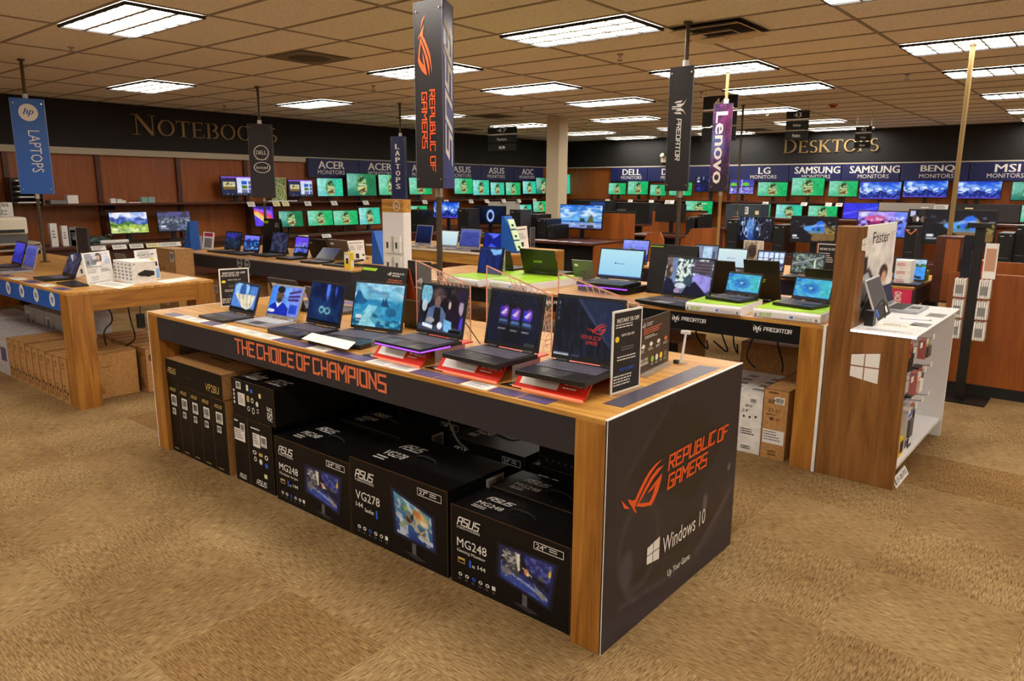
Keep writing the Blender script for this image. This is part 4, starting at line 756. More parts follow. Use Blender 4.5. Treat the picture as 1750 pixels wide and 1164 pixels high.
def board(name, label, a, b, h, face, border=None, items=(), cat='sign', group=None, bw=.008, lean=0, foot=True, art_=None, th=.006, footm=ACRYL):
    a, b = Vector(a), Vector(b); U = b-a; w = math.hypot(U.x, U.y); t = thing(name, label, cat, a, math.atan2(U.y, U.x), group)
    M = frame((0, 0, 0), (1, 0, 0), (0, math.cos(lean), -math.sin(lean)), (0, math.sin(lean), math.cos(lean)))
    p = MB().box(0, w, 0, th, 0, h, border or face, M)
    if border: p.box(bw, w-bw, -.0008, .002, bw, h-bw, face, M)
    L = lambda u, v: M @ Vector((w*u, -.0018, h*v))
    for q in items:
        if q[0] == 't': o_ = L(q[2], q[3]); p.text(q[1], o_, L(q[4], q[3])-o_, L(q[2], q[5])-o_, q[6], q[7] if len(q) > 7 else .01)
        elif q[0] == 's': o_ = L(q[2], q[3]); p.strokes(q[1], o_, L(q[4], q[3])-o_, L(q[2], q[5])-o_, q[6], .16)
        elif q[0] == 'ln': o_ = L(q[1], q[2]); small_print(p, o_, L(q[3], q[2])-o_, L(q[1], q[4])-o_, q[5], q[6], .4, q[7] if len(q) > 7 else 1)
        elif q[0] == 'r': p.poly([L(q[1], q[2]), L(q[3], q[2]), L(q[3], q[4]), L(q[1], q[4])], q[5])
        elif q[0] == 'o': disc(p, L(q[1], q[2]), L(q[1]+q[3], q[2])-L(q[1], q[2]), L(q[1], q[2]+q[4])-L(q[1], q[2]), q[5])
        elif q[0] == 'rog': o_ = L(q[1], q[2]); rog(p, o_, L(q[1]+q[3], q[2])-o_, (M.to_3x3() @ Vector((0, 0, 1)))*w*q[3], q[4])
    p.build('panel', t)
    if art_: nm, u0, v0, u1, v1 = art_; picture(nm, 'print', t, L((u0+u1)/2, v0), (u1-u0)*w, (v1-v0)*h, lean, 0, False)
    if foot: MB().box(0, w, -.03, .045, 0, .004, footm).build('foot', t)
    return t
def carton(name, label, x0, x1, y0, y1, z0, z1, m, prints=(), group=None, handle=False, art_=None, side=None, cat='box', rz=0):
    cx, cy = (x0+x1)/2, (y0+y1)/2; a, b, h = x1-x0, y1-y0, z1-z0
    mb = MB().box(-a/2, a/2, -b/2, b/2, 0, h, m); e = .0012
    FR = {'F': ((-a/2, -b/2-e, 0), (a, 0, 0), (0, 0, h)), 'R': ((a/2+e, -b/2, 0), (0, b, 0), (0, 0, h)), 'T': ((-a/2, -b/2, h+e), (a, 0, 0), (0, b, 0))}
    if side: o_, U, V = [Vector(q) for q in FR['R']]; mb.poly([o_, o_+U, o_+U+V, o_+V], side); o_, U, V = [Vector(q) for q in FR['T']]; mb.poly([o_, o_+U, o_+U+V, o_+V], side)
    if m is KRAFT:
        for u in (-a/2, a/2): mb.box(u-.002, u+.002, -b/2-.0006, -b/2+.001, 0, h, BRINK).box(u-.002, u+.002, -b/2, b/2, h-.001, h+.0006, BRINK)
        mb.box(-a/2, a/2, -b/2-.0006, -b/2+.001, h-.003, h+.0006, BRINK)
    if m is BOXK:
        for u in (-a/2, a/2): mb.box(u-.001, u+.001, -b/2-.0006, -b/2+.001, 0, h, BRINK)
        mb.box(-a/2, a/2, -b/2-.0006, -b/2+.001, h-.002, h+.0006, BRINK)
    for q in prints:
        o0, U, V = [Vector(v) for v in FR[q[1]]]; n = U.cross(V).normalized()*(.0012 if q[0] in 'tasx' else .0005)+(Vector((0, 0, 0)))
        P = lambda u, v: o0+U*u+V*v+n*1.0
        u0, v0, u1, v1 = q[2:6]; o_ = P(u0, v0)+U.cross(V).normalized()*.0008
        if q[0] == 't': mb.text(q[6], o_, P(u1, v0)-P(u0, v0), P(u0, v1)-P(u0, v0), q[7], q[8] if len(q) > 8 else .015)
        elif q[0] == 'tv': mb.text(q[6], P(u1, v0)+n, P(u1, v1)-P(u1, v0), P(u0, v0)-P(u1, v0), q[7], .015)
        elif q[0] == 'av': asus(mb, P(u1, v0)+n, P(u1, v1)-P(u1, v0), P(u0, v0)-P(u1, v0), q[6])
        elif q[0] == 'a': asus(mb, o_, P(u1, v0)-P(u0, v0), P(u0, v1)-P(u0, v0), q[6])
        elif q[0] == 'r': mb.poly([P(u0, v0), P(u1, v0), P(u1, v1), P(u0, v1)], q[6])
        elif q[0] == 'b': barcode(mb, P(u0, v0)+n, P(u1, v0)-P(u0, v0), P(u0, v1)-P(u0, v0), q[6] if len(q) > 6 else 1)
        elif q[0] == 'ln': small_print(mb, o_, P(u1, v0)-P(u0, v0), P(u0, v1)-P(u0, v0), q[6], q[7], .45, 3)
        elif q[0] == 'o': disc(mb, P((u0+u1)/2, (v0+v1)/2), (P(u1, v0)-P(u0, v0))/2, (P(u0, v1)-P(u0, v0))/2, q[6], q[7] if len(q) > 7 else 0)
        elif q[0] == 'box': 
            w_ = (P(u1, v0)-P(u0, v0)).length; k = .003/w_; kv = .003/(P(u0, v1)-P(u0, v0)).length
            for r_ in ((u0, v0, u1, v0+kv*(v1-v0)), (u0, v1-kv*(v1-v0), u1, v1), (u0, v0, u0+k*(u1-u0), v1), (u1-k*(u1-u0), v0, u1, v1)): mb.poly([P(r_[0], r_[1])+n, P(r_[2], r_[1])+n, P(r_[2], r_[3])+n, P(r_[0], r_[3])+n], q[6])
    if not handle and not art_:
        o = mb.build(name, bevel=0); o.location = (cx, cy, z0); o.rotation_euler = (0, 0, rz); return tag(o, label, cat, group)
    t = thing(name, label, cat, (cx, cy, z0), rz, group); mb.build('body', t)
    if handle: MB().tube([(-.07, -.01, h), (-.05, -.01, h+.02), (.05, -.01, h+.02), (.07, -.01, h)], .006, BLACKM).build('handle', t)
    if art_:
        f = MB(); S = lambda u, v, e: (-a/2+u*a, -b/2-e, v*h); Q = art_[1:]; cu, cv = sum(q[0] for q in Q)/4, sum(q[1] for q in Q)/4
        for k, (s_, m_) in enumerate(((1.22, 'print_glow_dim'), (1.1, 'print_glow'))): f.poly([S(cu+(q[0]-cu)*s_, cv+(q[1]-cv)*s_, .0016+.0003*k) for q in Q], mat(m_, [(12, 14, 34), (26, 38, 96)][k], .5))
        f.poly([S(cu-.02, .1, .0015), S(cu+.02, .1, .0015), S(cu+.02, cv, .0015), S(cu-.02, cv, .0015)], GREYM).poly([S(cu-.1, .09, .0014), S(cu+.03, .04, .0014), S(cu+.12, .07, .0014), S(cu, .12, .0014)], CHAR).build('print_backing', t); picture_quad(art_[0], 'print', t, [S(q[0], q[1], .0027) for q in Q])  # printed glow border and monitor stand, ink on the box face
    return t
def flat_card(name, label, pts, z, m, group=None, cat='card', prn=True, th=.0015, ink=INK):
    P = [Vector((p.x, p.y, 0)) for p in pts]; c = sum(P, Vector())/4; mb = MB().prism([(v.x-c.x, v.y-c.y) for v in P], (0, 0, 0), (1, 0, 0), (0, 1, 0), (0, 0, th), m)
    if prn: o_ = P[0]-c+Vector((0, 0, th+.0005)); U, V = P[1]-P[0], P[3]-P[0]; small_print(mb, o_+U*.12+V*.15, U*.76, V*.7, 4, ink, .35, int(abs(c.x)*97) % 50)
    o = mb.build(name); o.location = (c.x, c.y, z); return tag(o, label, cat, group)
def rectpts(cx, cy, w, d, rz=0): c, s = math.cos(rz), math.sin(rz); return [Vector((cx+u*c-v*s, cy+u*s+v*c, 0)) for u, v in ((-w/2, -d/2), (w/2, -d/2), (w/2, d/2), (-w/2, d/2))]
def table(label, x0, x1, y0, y1, top, leg, legw, front, side, az=.15, back=None, legs=4):
    t = thing('display_table', label, 'table', (x0, y0, 0))
    MB().box(x0, x1, y0, y1, T-.02, T, top).build('tabletop', t, .002, world=True)
    for k, (lx, ly) in enumerate(((x0, y0), (x1-legw, y0), (x1-legw, y1-legw), (x0, y1-legw))): MB().box(lx, lx+legw, ly, ly+legw, 0, T-.02, leg).build('leg', t, .002, world=True)
    MB().box(x0+legw, x1-legw, y0, y0+.02, T-.02-az, T-.02, front).build('apron', t, world=True); MB().box(x0+legw, x1-legw, y1-.02, y1, T-.02-az, T-.02, back or front).build('apron', t, world=True)
    for lx in (x0, x1-.02): MB().box(lx, lx+.02, y0+legw, y1-legw, T-.02-az, T-.02, side).build('apron', t, world=True)
    return t
# ------------------------------------------------------------------ front table
AX0, AX1, AY0, AY1 = -4.81, -1.312, 2.10, 3.256
t1 = table('front oak display table with dark printed apron and printed dark end panel', AX0+.006, AX1-.008, AY0, AY1, OAK_X, OAK_Z, .13, NAVYK, NAVYK, .14)
mb = MB()
for word, p0, p1 in (('THE', (402.5, 605), (436, 611)), ('CHOICE', (439.5, 612), (503, 628)), ('OF', (507, 630), (531, 633)), ('CHAMPIONS', (535, 638), (661, 668))):
    a, b = by(*p0, AY0-.0015), by(*p1, AY0-.0015); mb.strokes(word, (a.x, AY0-.0015, T-.118), (b.x-a.x, 0, 0), (0, 0, .086), PEACH, .17)
mb.build('apron_lettering', t1, world=True)
mb = MB().box(AX1-.008, AX1, AY0, AY1, 0, T, NAVYK); mb.build('end_panel', t1, world=True)
pe = picture('gear', 'end_panel_print', t1, Vector((AX1+.0015, (AY0+AY1)/2, .003))-t1.location, AY1-AY0-.006, T-.008, 0, math.pi/2, False)
mb = MB(); y0, z0, k = ROGBOX; rog(mb, (AX1+.003, y0, z0), (0, k, 0), (0, 0, k), ORANGE); X3 = AX1+.003
for w_, p0, p1, h in (('REPUBLIC', (1141.5, 804), (1222, 764), None), ('OF', (1225, 757), (1244, 745), None), ('GAMERS', (1140, 837), (1208, 798), None)):
    a, b = bx(*p0, X3), bx(*p1, X3); mb.strokes(w_, (X3, a.y, a.z-.004), (0, b.y-a.y, 0), (0, 0, .066), ORANGE, .17, .12)
mb.build('end_panel_emblem', t1, world=True)
mb = MB(); a, b = bx(1104.7, 971, X3), bx(1127, 936, X3); win_logo(mb, (X3, a.y, a.z), (0, b.y-a.y, 0), (0, 0, .098), WHITE)
a, b = bx(1132, 948, X3), bx(1204, 900, X3); mb.text('Windows 10', (X3, a.y, a.z), (0, b.y-a.y, 0), (0, 0, .074), WHITE, 0)
a, b = bx(1140, 989.5, X3), bx(1178, 962, X3); mb.text('Up Your Game', (X3, a.y, a.z), (0, b.y-a.y, 0), (0, 0, .04), WHITE, .01); mb.build('end_panel_lettering', t1, world=True)
MB().box(AX1-.009, AX1+.001, AY0-.001, AY1, T-.003, T+.001, WHITE).box(AX1-.001, AX1+.001, AY0-.002, AY0+.001, 0, T, WHITE).build('end_panel_edge', t1, world=True)
MB().box(AX0, AX0+.006, AY0-.001, AY1, 0, T+.001, WHITE).build('end_panel_edge', t1, world=True)
q = [bz(*p, T) for p in ((1030, 690), (1064, 697), (1231, 629), (1195, 624.5))]
MB().prism([(v.x, v.y) for v in q], (0, 0, T), (1, 0, 0), (0, 1, 0), (0, 0, .001), mat('strip_grey', (78, 74, 92), .3)).build('top_strip', t1, world=True)
q = rectpts(-4.2, 3.19, 1.1, .1); MB().prism([(v.x, v.y) for v in q], (0, 0, T), (1, 0, 0), (0, 1, 0), (0, 0, .001), VIOLET).build('top_strip', t1, world=True)
# spec cards along the front edge
x = -4.62; k = 0; pat = 'VWWVWWWWVVWVVWWVVWVVWWVV'
while x < -1.6 and k < 24:
    w = .14
    flat_card('spec_card', ('white' if pat[k] == 'W' else 'dark violet')+' printed card along the front table edge, %s from the far end' % ((ORD+['twenty-first', 'twenty-second', 'twenty-third', 'twenty-fourth', 'twenty-fifth'])[k]), rectpts(x+w/2, 2.152, w, .075), T, WHITE if pat[k] == 'W' else VIOLET, 'cards along the front table edge', ink=INK if pat[k] == 'W' else GREYC); x += w+.012; k += 1
GF = 'laptops along the front of the front table'
def px_laptop(label, pl, pr, dz, **kw): a, b = bz(*pl, T+dz), bz(*pr, T+dz); return laptop(label, a, b, T+kw.pop('lift', 0), **kw)
SLATE = mat('slate_metal', (58, 56, 64), .35, .4); CH = mat('charcoal_lid', (26, 26, 30), .35)
A7 = math.radians(0)
px_laptop('dark laptop showing fanned paper strips, at the far end of the front table', (339, 537), (381, 547), .02, d=.2, sh=.165, tilt=.32, pic='papers', body=SLATE, group=GF, th=.016)
px_laptop('thin silver laptop showing a man in a blue sweater', (402, 548), (455, 558), .015, d=.21, sh=.175, tilt=.36, pic='man', body=SILVER, key=KEYW, group=GF, th=.013)
px_laptop('black laptop with dark blue glowing logo wallpaper on the front table', (456.5, 561), (512, 574), .025, d=.25, sh=.215, tilt=.24, pic='moody', body=CH, group=GF, th=.024)
laptop('large black laptop showing a teal beach with sea rocks', (-3.21, 2.2, 0), (-2.86, 2.262, 0), T, d=.33, sh=.235, tilt=.22, pic='lockbeach', body=CH, group=GF, th=.024, mark=[('t', '9:10', .07, .16, .2, .24, WHITE)])
px_laptop('black laptop showing people in a cafe, on a red riser', (640, 581), (718, 598), .09, d=.26, sh=.215, tilt=.2, pic='cafe', body=CH, group=GF, th=.022, lift=.068, led=GLOWV)
px_laptop('black laptop showing three small laptops, on the middle red riser', (755.7, 603), (848, 623.6), .09, d=.26, sh=.225, tilt=.2, pic='trio', body=CH, group=GF, th=.022, lift=.068, mark=[('rog', .26, .58, .09, WHITE), ('rog', .49, .56, .09, WHITE), ('rog', .72, .56, .09, WHITE)])
px_laptop('black laptop with red emblem wallpaper, on the red riser nearest the corner', (880, 632), (1000, 654), .09, d=.26, sh=.24, tilt=.16, pic='brushed', body=CH, group=GF, th=.022, lift=.068, mark=[('rog', .5, .42, .3, mat('dim_red', (150, 34, 30), .5, emit=(150, 34, 30), es=.7)), ('st', 'REPUBLIC OF', .42, .33, .74, .39, mat('dim_red', (0, 0, 0))), ('st', 'GAMERS', .5, .24, .68, .3, mat('dim_red', (0, 0, 0)))])
def riser(label, fl, w, led):
    t = thing('laptop_riser', label, 'laptop riser', (fl[0], fl[1], T), 0, 'red laptop risers'); h = .066
    MB().prism([(.0, 0), (.055, h-.006), (.34, h-.006), (.34, h), (.052, h), (-.004, .003)], (0, 0, 0), (0, 1, 0), (0, 0, 1), (w, 0, 0), RED).box(.02, w-.02, .3, .306, 0, h-.006, RED).build('slope_panel', t)
    n = Vector((0, -h/.055*.05, .05)).normalized()*.0012; L = lambda u, v: Vector((w*u, -.002+.055*v, .004+(h-.006)*v))+Vector((0, -.002, .002))
    MB().poly([L(.06, .2), L(.6, .2), L(.6, .85), L(.06, .85)], WHITE).build('price_card', t)
    m = MB(); win_logo(m, L(.66, .55), L(.72, .55)-L(.66, .55), L(.66, .85)-L(.66, .55), WHITE); m.text('Windows 10', L(.74, .55), L(.97, .55)-L(.74, .55), L(.74, .78)-L(.74, .55), WHITE, .01); small_print(m, L(.66, .3), L(.94, .3)-L(.66, .3), L(.66, .45)-L(.66, .3), 1, WHITE, .5); m.build('riser_lettering', t)
    MB().box(0, w, -.016, -.012, 0, .008, led).build('light_strip', t)
    m = MB().prism([(-.06, -.02), (.05, -.02), (.05, .16), (0, .16)], (0, 0, 0), (1, 0, 0), (0, 1, 0), (0, 0, .004), BLACK); rog(m, (-.03, -.012, .0052), (.055, 0, 0), (0, .055, 0), WHITE); m.build('base_plate', t)
    MB().box(-.004, 0, -.01, .3, 0, h+.02, ACRYL).build('side_cheek', t)
    return t
riser('red acrylic riser under the cafe picture laptop', (-2.70, 2.215), .33, GLOWR); riser('red acrylic riser under the three laptops picture', (-2.29, 2.235), .36, GLOWR); riser('red acrylic riser nearest the front table corner', (-1.85, 2.24), .345, GLOWR)
def divider(label, L0, R0, RB, seed):
    B_ = bz(*RB, T); yp = B_.y; a, b = by(*L0, yp), by(*R0, yp); R = random.Random(seed)
    t = thing('acrylic_divider', label, 'divider', (a.x, yp, T), 0, 'clear dividers with copper line print'); w = b.x-a.x; ha, hb = a.z-T, b.z-T
    MB().prism([(0, 0), (w, 0), (w, hb), (0, ha)], (0, 0, 0), (1, 0, 0), (0, 0, 1), (0, .004, 0), ACRYL).build('sheet', t)
    m = MB()
    def seg(p, q, wd=.0058):
        p, q = Vector((p[0], 0, p[1])), Vector((q[0], 0, q[1])); d = (q-p).normalized(); n = Vector((-d.z, 0, d.x))*wd/2; m.poly([p+n+Vector((0, -.001, 0)), p-n+Vector((0, -.001, 0)), q-n+Vector((0, -.001, 0)), q+n+Vector((0, -.001, 0))], COPPER)
    seg((0, 0), (0, ha), .008); seg((0, ha), (w, hb), .008); seg((w, hb), (w, 0), .009)
    top = lambda x: ha+(hb-ha)*x/w
    for i in range(7):
        x = w*(.35+.085*i); z = top(x)-.004; seg((x, z), (x+.025, z-.045-.01*i)); seg((x+.025, z-.045-.01*i), (min(w-.002, x+.05), z-.06-.022*i), .003)
    for i in range(9):
        z = hb-.03-.026*i; x = w-R.uniform(.015, .05); seg((w, z), (x, z-.018), .0035); seg((x, z-.018), (x+R.uniform(-.02, .012), z-.05), .0035)
    x = w*.42; z = top(x)-.03; seg((x, z), (x+.07, z-.01), .004); seg((x, z), (x+.02, z-.04), .004); seg((x+.07, z-.01), (x+.03, z-.045), .004); seg((x+.02, z-.04), (x+.075, z-.05), .004)
    m.build('line_print', t); return t
divider('clear divider with copper lines behind the cafe picture laptop', (711, 445), (804, 487), (806, 588), 1); divider('clear divider with copper lines behind the three laptops picture', (832, 454), (944, 505), (942, 602), 2); divider('clear divider with copper lines nearest the front table corner', (955, 466), (1092, 519), (1085, 650), 3)
OFFER = lambda dark: [('t', 'INSTANT 5% OFF', .12, .855, .88, .905, dark, .02), ('ln', .08, .78, .92, .84, 2, dark, 3), ('o', .14, .66, .07, .035, YELLOW), ('t', 'NEW! 20% OFF', .28, .685, .72, .715, dark), ('ln', .3, .5, .8, .56, 2, GREYC, 5), ('ln', .16, .38, .86, .45, 2, dark, 6), ('t', 'TEXT TO APPLY', .25, .26, .75, .3, BLUEINK), ('ln', .06, .08, .94, .22, 4, dark, 8)]
board('offer_sign', 'white framed black offer sign beside the emblem laptop', (-1.478, 2.38, T), (-1.464, 2.575, T), .33, INK, WHITE, OFFER(WHITE), 'sign', 'black offer signs')
board('offer_sign', 'white framed black offer sign at the far end of the front table', bz(378, 525, T), bz(429, 521, T), .255, INK, WHITE, OFFER(WHITE), 'sign', 'black offer signs')
BRN = mat('brown_sign', (58, 46, 34), .45)
its = [('rog', .07, .84, .12, WHITE), ('s', 'REPUBLIC', .22, .9, .42, .925, WHITE), ('s', 'GAMERS', .22, .86, .38, .885, WHITE), ('ln', .14, .7, .72, .82, 3, PEACH, 2), ('ln', .18, .62, .6, .68, 2, WHITE, 4)]
for i in range(4): its += [('o', .14+.24*i, .5, .05, .04, WHITE if i != 3 else PEACH), ('ln', .06+.24*i, .38, .22+.24*i, .44, 2, WHITE, i+3), ('o', .44+.14*i, .2, .045, .06, [LIME, WHITE, YELLOW, GREYC][i]), ('ln', .4+.14*i, .08, .5+.14*i, .12, 2, WHITE, i+7)]
its += [('s', 'ELITE', .06, .22, .3, .27, WHITE), ('s', 'REWARD', .06, .15, .3, .2, WHITE)]
t = board('brand_sign', 'brown rewards sign in a clear holder near the front table corner', bz(1089, 643, T), bz(1142, 617, T), .24, BRN, None, its, 'sign')
MB().box(-.01, .27, -.045, .05, 0, .006, ACRYL).box(-.01, .27, -.045, -.035, 0, .016, ACRYL).build('holder', t)
p = bz(1164, 622, T); t = thing('phone_stand', 'slim clear phone stand near the back corner of the front table', 'stand', p)
MB().cyl((0, 0, 0), (0, 0, .012), .028, ACRYL, n=16).box(-.03, -.01, -.02, .0, 0, .018, BLACK).build('base', t); MB().cyl((0, 0, .01), (.012, .01, .155), .007, WHITEG, .005).build('rod', t); MB().box(-.012, .03, .004, .02, .14, .155, WHITEG).build('clip', t)
flat_card('paper_sheet', 'blank white sheet lying across the beach picture laptop', [bz(515, 579, T+.028), bz(594, 598, T+.028), bz(608, 585, T+.028), bz(533, 569, T+.028)], T+.0275, WHITE, None, 'paper', False)
# tent display behind the beach laptop
p0, p1 = bz(612, 538, T), bz(697, 546, T); y = max(p0.y, p1.y); a, b = by(611, 452, y+.03), by(688, 458, y+.03); w = b.x-a.x
t = thing('tent_display', 'tall black tent card standing behind the beach picture laptop', 'display card', (a.x, y, T)); h = a.z-T
m = MB().prism([(0, 0), (.012, 0), (.085, h), (.075, h)], (0, 0, 0), (0, 1, 0), (0, 0, 1), (w, 0, 0), BLACK); L = lambda u, v: Vector((w*u, .075*v-.002, h*v))
rog(m, L(.58, .82), L(.68, .82)-L(.58, .82), (L(0, .1)-L(0, 0))*(w*.1/(.1*h)), WHITE); m.strokes('REPUBLIC OF', L(.7, .86), L(.95, .86)-L(.7, .86), L(.7, .89)-L(.7, .86), WHITE, .17); m.strokes('GAMERS', L(.7, .81), L(.86, .81)-L(.7, .81), L(.7, .84)-L(.7, .81), WHITE, .17)
m.strokes('THE CHOICE OF', L(.62, .72), L(.92, .72)-L(.62, .72), L(.62, .75)-L(.62, .72), PEACH, .17); m.strokes('CHAMPIONS', L(.6, .66), L(.95, .66)-L(.6, .66), L(.6, .7)-L(.6, .66), PEACH, .17); m.poly([L(.02, .88), L(.32, .88), L(.36, .94), L(.02, .94)], LIME)
m.build('front_panel', t); MB().prism([(.16, 0), (.17, 0), (.09, h), (.078, h)], (0, 0, 0), (0, 1, 0), (0, 0, 1), (w, 0, 0), mat('tent_orange', (176, 70, 30), .5)).build('back_panel', t); MB().box(.01, w-.01, .012, .16, .002, .006, BLACK).build('base', t)
# laptops seen from behind on the far half of the front table
def back_laptop(label, pl, pr, ylid, sh, body, z=T, d=.24, tilt=.3, sticker=True, lidlogo=None, group=None):
    a, b = by(*pl, ylid), by(*pr, ylid); yb = ylid+.02+math.sin(tilt)*sh+d
    return laptop(label, (b.x, yb, z), (a.x, yb, z), z, d=d, sh=max(.12, (a.z+b.z)/2-z-.06)/math.cos(tilt), tilt=tilt, pic=None, body=body, detail=0, sticker=sticker, lidlogo=lidlogo, group=group)
x0_, x1_ = by(697, 460, 3.16).x, by(736, 460, 3.16).x; board('brand_card', 'black upright card with a white eye emblem beside the white totem, on the front table', (x0_, 3.16, T), (x1_, 3.16, T), by(720, 447, 3.16).z-T, INK, None, [('rog', .35, .6, .32, WHITE), ('s', 'REPUBLIC', .3, .5, .72, .53, WHITE)], 'display card', footm=BLACK)
GB = 'laptops facing the far side of the front table'
back_laptop('dark laptop with white stickers, seen from behind, on the front table', (452, 470), (501, 481), 2.68, .2, CHAR, group=GB)
back_laptop('plain grey laptop seen from behind, next to the stickered one', (514, 486), (556, 496), 2.72, .18, GREYM, group=GB, sticker=False)
back_laptop('black laptop seen from behind, near the orange tent card back', (672, 509), (712, 517), 2.75, .2, CH, group=GB, sticker=False)
back_laptop('black laptop seen from behind, beyond the emblem laptop', (985, 540), (1030, 552), 2.9, .16, BLACK, group=GB, sticker=False)
tag(MB().tube([(-2.72, 2.55, T+.01), (-2.8, 2.62, T+.12), (-2.6, 2.7, T+.16), (-2.42, 2.66, T+.03)], .003, CABLE).build('security_cable'), 'thin black cable looping behind the cafe picture laptop', 'cable')
# boxes under the front table
def tall(label, x0, x1, z1, k, side=None, two=False):
    pr = [('a', 'F', .2, .885, .8, .93, GOLDINK), ('b', 'F', .28, .68, .78, .83, k), ('b', 'F', .3, .55, .62, .64, k+9) if k != 1 else ('r', 'F', .2, .7, .5, .8, WHITE), ('ln', 'F', .2, .03, .8, .06, 1, GOLDINK)]
    carton('monitor_box', label, x0, x1, 2.13, 2.63, 0, z1, BOXK, pr, 'slim black boxes under the front table', side=side)
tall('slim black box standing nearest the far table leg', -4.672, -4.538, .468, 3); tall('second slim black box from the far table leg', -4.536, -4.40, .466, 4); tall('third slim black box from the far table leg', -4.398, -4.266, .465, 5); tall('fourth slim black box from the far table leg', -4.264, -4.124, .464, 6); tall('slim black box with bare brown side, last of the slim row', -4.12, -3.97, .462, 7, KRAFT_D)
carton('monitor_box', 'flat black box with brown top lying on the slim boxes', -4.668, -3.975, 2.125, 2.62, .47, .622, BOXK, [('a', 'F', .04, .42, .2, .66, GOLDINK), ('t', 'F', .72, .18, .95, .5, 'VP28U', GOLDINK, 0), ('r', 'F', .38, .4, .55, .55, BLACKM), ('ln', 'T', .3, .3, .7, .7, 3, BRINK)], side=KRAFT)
ICON = [('r', 'F', .04+.0, .3+.11*i, .075, .37+.11*i, WHITE) for i in range(4)]
carton('monitor_box', 'square black box with icon columns, resting on two upright boxes', -3.895, -3.462, 2.14, 2.7, .41, .624, BOXK, [('b', 'F', .12, .74, .24, .94, 2), ('r', 'F', .15, .3, .32, .64, WHITE), ('ln', 'F', .17, .34, .3, .6, 5, GREYC), ('av', 'F', .84, .12, .95, .5, WHITE), ('o', 'F', .46, .72, .52, .84, BLUEINK), ('r', 'F', .37, .46, .43, .62, GOLDINK), ('o', 'F', .47, .46, .53, .6, WHITE, .6), ('o', 'F', .58, .4, .64, .54, WHITE), ('r', 'F', .66, .66, .71, .78, TAG), ('r', 'F', .37, .76, .42, .92, WHITE), ('o', 'F', .37, .2, .43, .34, WHITE, .7), ('o', 'F', .48, .16, .54, .34, WHITE, .7), ('ln', 'F', .6, .2, .66, .34, 2, WHITE), ('t', 'T', .08, .08, .45, .3, 'Monitor', WHITE), ('t', 'T', .05, .5, .3, .7, 'Gaming', WHITE), ('a', 'T', .6, .1, .95, .26, WHITE)]+ICON)
carton('monitor_box', 'upright black box with a wide white shipping label', -3.905, -3.752, 2.14, 2.7, 0, .405, BOXK, [('r', 'F', .06, .62, .8, .8, WHITE), ('ln', 'F', .1, .64, .72, .78, 4, GREYC), ('b', 'F', .5, .76, .82, .9, 4), ('a', 'F', .25, .05, .75, .12, WHITE), ('ln', 'F', .12, .88, .5, .93, 1, WHITE)])
carton('monitor_box', 'upright black box with round icons beside the wide label box', -3.748, -3.505, 2.14, 2.7, 0, .405, BOXK, [('r', 'F', .2, .62, .5, .82, WHITE), ('ln', 'F', .23, .65, .46, .8, 4, GREYC), ('b', 'F', .54, .66, .78, .82, 6), ('ln', 'F', .15, .86, .7, .9, 1, WHITE), ('o', 'F', .16, .5, .32, .56, WHITE, .6), ('r', 'F', .42, .5, .58, .55, GOLDINK), ('o', 'F', .66, .48, .8, .55, WHITE, .6), ('o', 'F', .2, .4, .32, .47, WHITE, .6), ('o', 'F', .42, .38, .55, .46, WHITE), ('o', 'F', .66, .36, .78, .43, BLUEINK), ('a', 'F', .25, .06, .7, .14, WHITE), ('r', 'F', .6, .2, .72, .26, TAG)])
def gaming_box(label, x0, x1, z1, model, sub, size, pic, y0=2.13, y1=2.5, art_=True, grp='boxed gaming monitors under the front table', top=1, z0=0):
    pr = [('a', 'F', .06, .77, .27, .88, WHITE), ('t', 'F', .06, .73, .27, .76, 'IN SEARCH OF INCREDIBLE', WHITE, 0), ('t', 'F', .06, .5, .33, .61, model, WHITE, .004), ('box', 'F', .72, .84, .95, .93, WHITE), ('t', 'F', .74, .86, .82, .915, size, WHITE, .01), ('ln', 'F', .84, .86, .93, .91, 2, WHITE)]
    if sub: pr += [('t', 'F', .06, .42, .32, .47, sub, WHITE, .01)]
    pr += [('r', 'F', .065, .29, .13, .36, GOLDINK), ('r', 'F', .07, .3, .125, .33, INK), ('t', 'F', .172, .28, .19, .37, '1', BLUEINK, .01), ('t', 'F', .2, .29, .225, .32, 'ms', WHITE), ('t', 'F', .25, .3, .32, .35, '144', WHITE, .02)] if sub else [('t', 'F', .06, .4, .14, .46, '144', WHITE, .02), ('t', 'F', .16, .37, .26, .42, 'GameFast', WHITE), ('t', 'F', .285, .34, .303, .44, '1', BLUEINK, .01)]
    for i in range(6): pr += [('o', 'F', .07+.062*i, .12, .105+.062*i, .165, [WHITE, WHITE, BLUEINK, WHITE, WHITE, WHITE][i], .55) if i < 5 else ('r', 'F', .375, .12, .405, .17, WHITE), ('ln', 'F', .07+.062*i, .07, .105+.062*i, .1, 2, GREYC)]
    if not pic: pr = [q for q in pr if q[0] != 'o']
    if top: pr += [('a', 'T', .14, .56, .36, .72, WHITE), ('t', 'T', .13, .3, .35, .44, model, WHITE, .004), ('ln', 'T', .13, .14, .3, .26, 2, WHITE), ('r', 'T', 0, .49, 1, .497, BLACKM), ('b', 'R', .6, .72, .9, .95, 8), ('ln', 'R', .2, .74, .5, .84, 1, WHITE)]
    return carton('monitor_box', label, x0, x1, y0, y1, z0, z1, BOXK, pr, grp, True, (pic,)+((((.51, .295), (.87, .26), (.85, .625), (.48, .775)) if pic == 'plane' else ((.45, .35), (.83, .23), (.87, .72), (.46, .71)))) if pic else None)
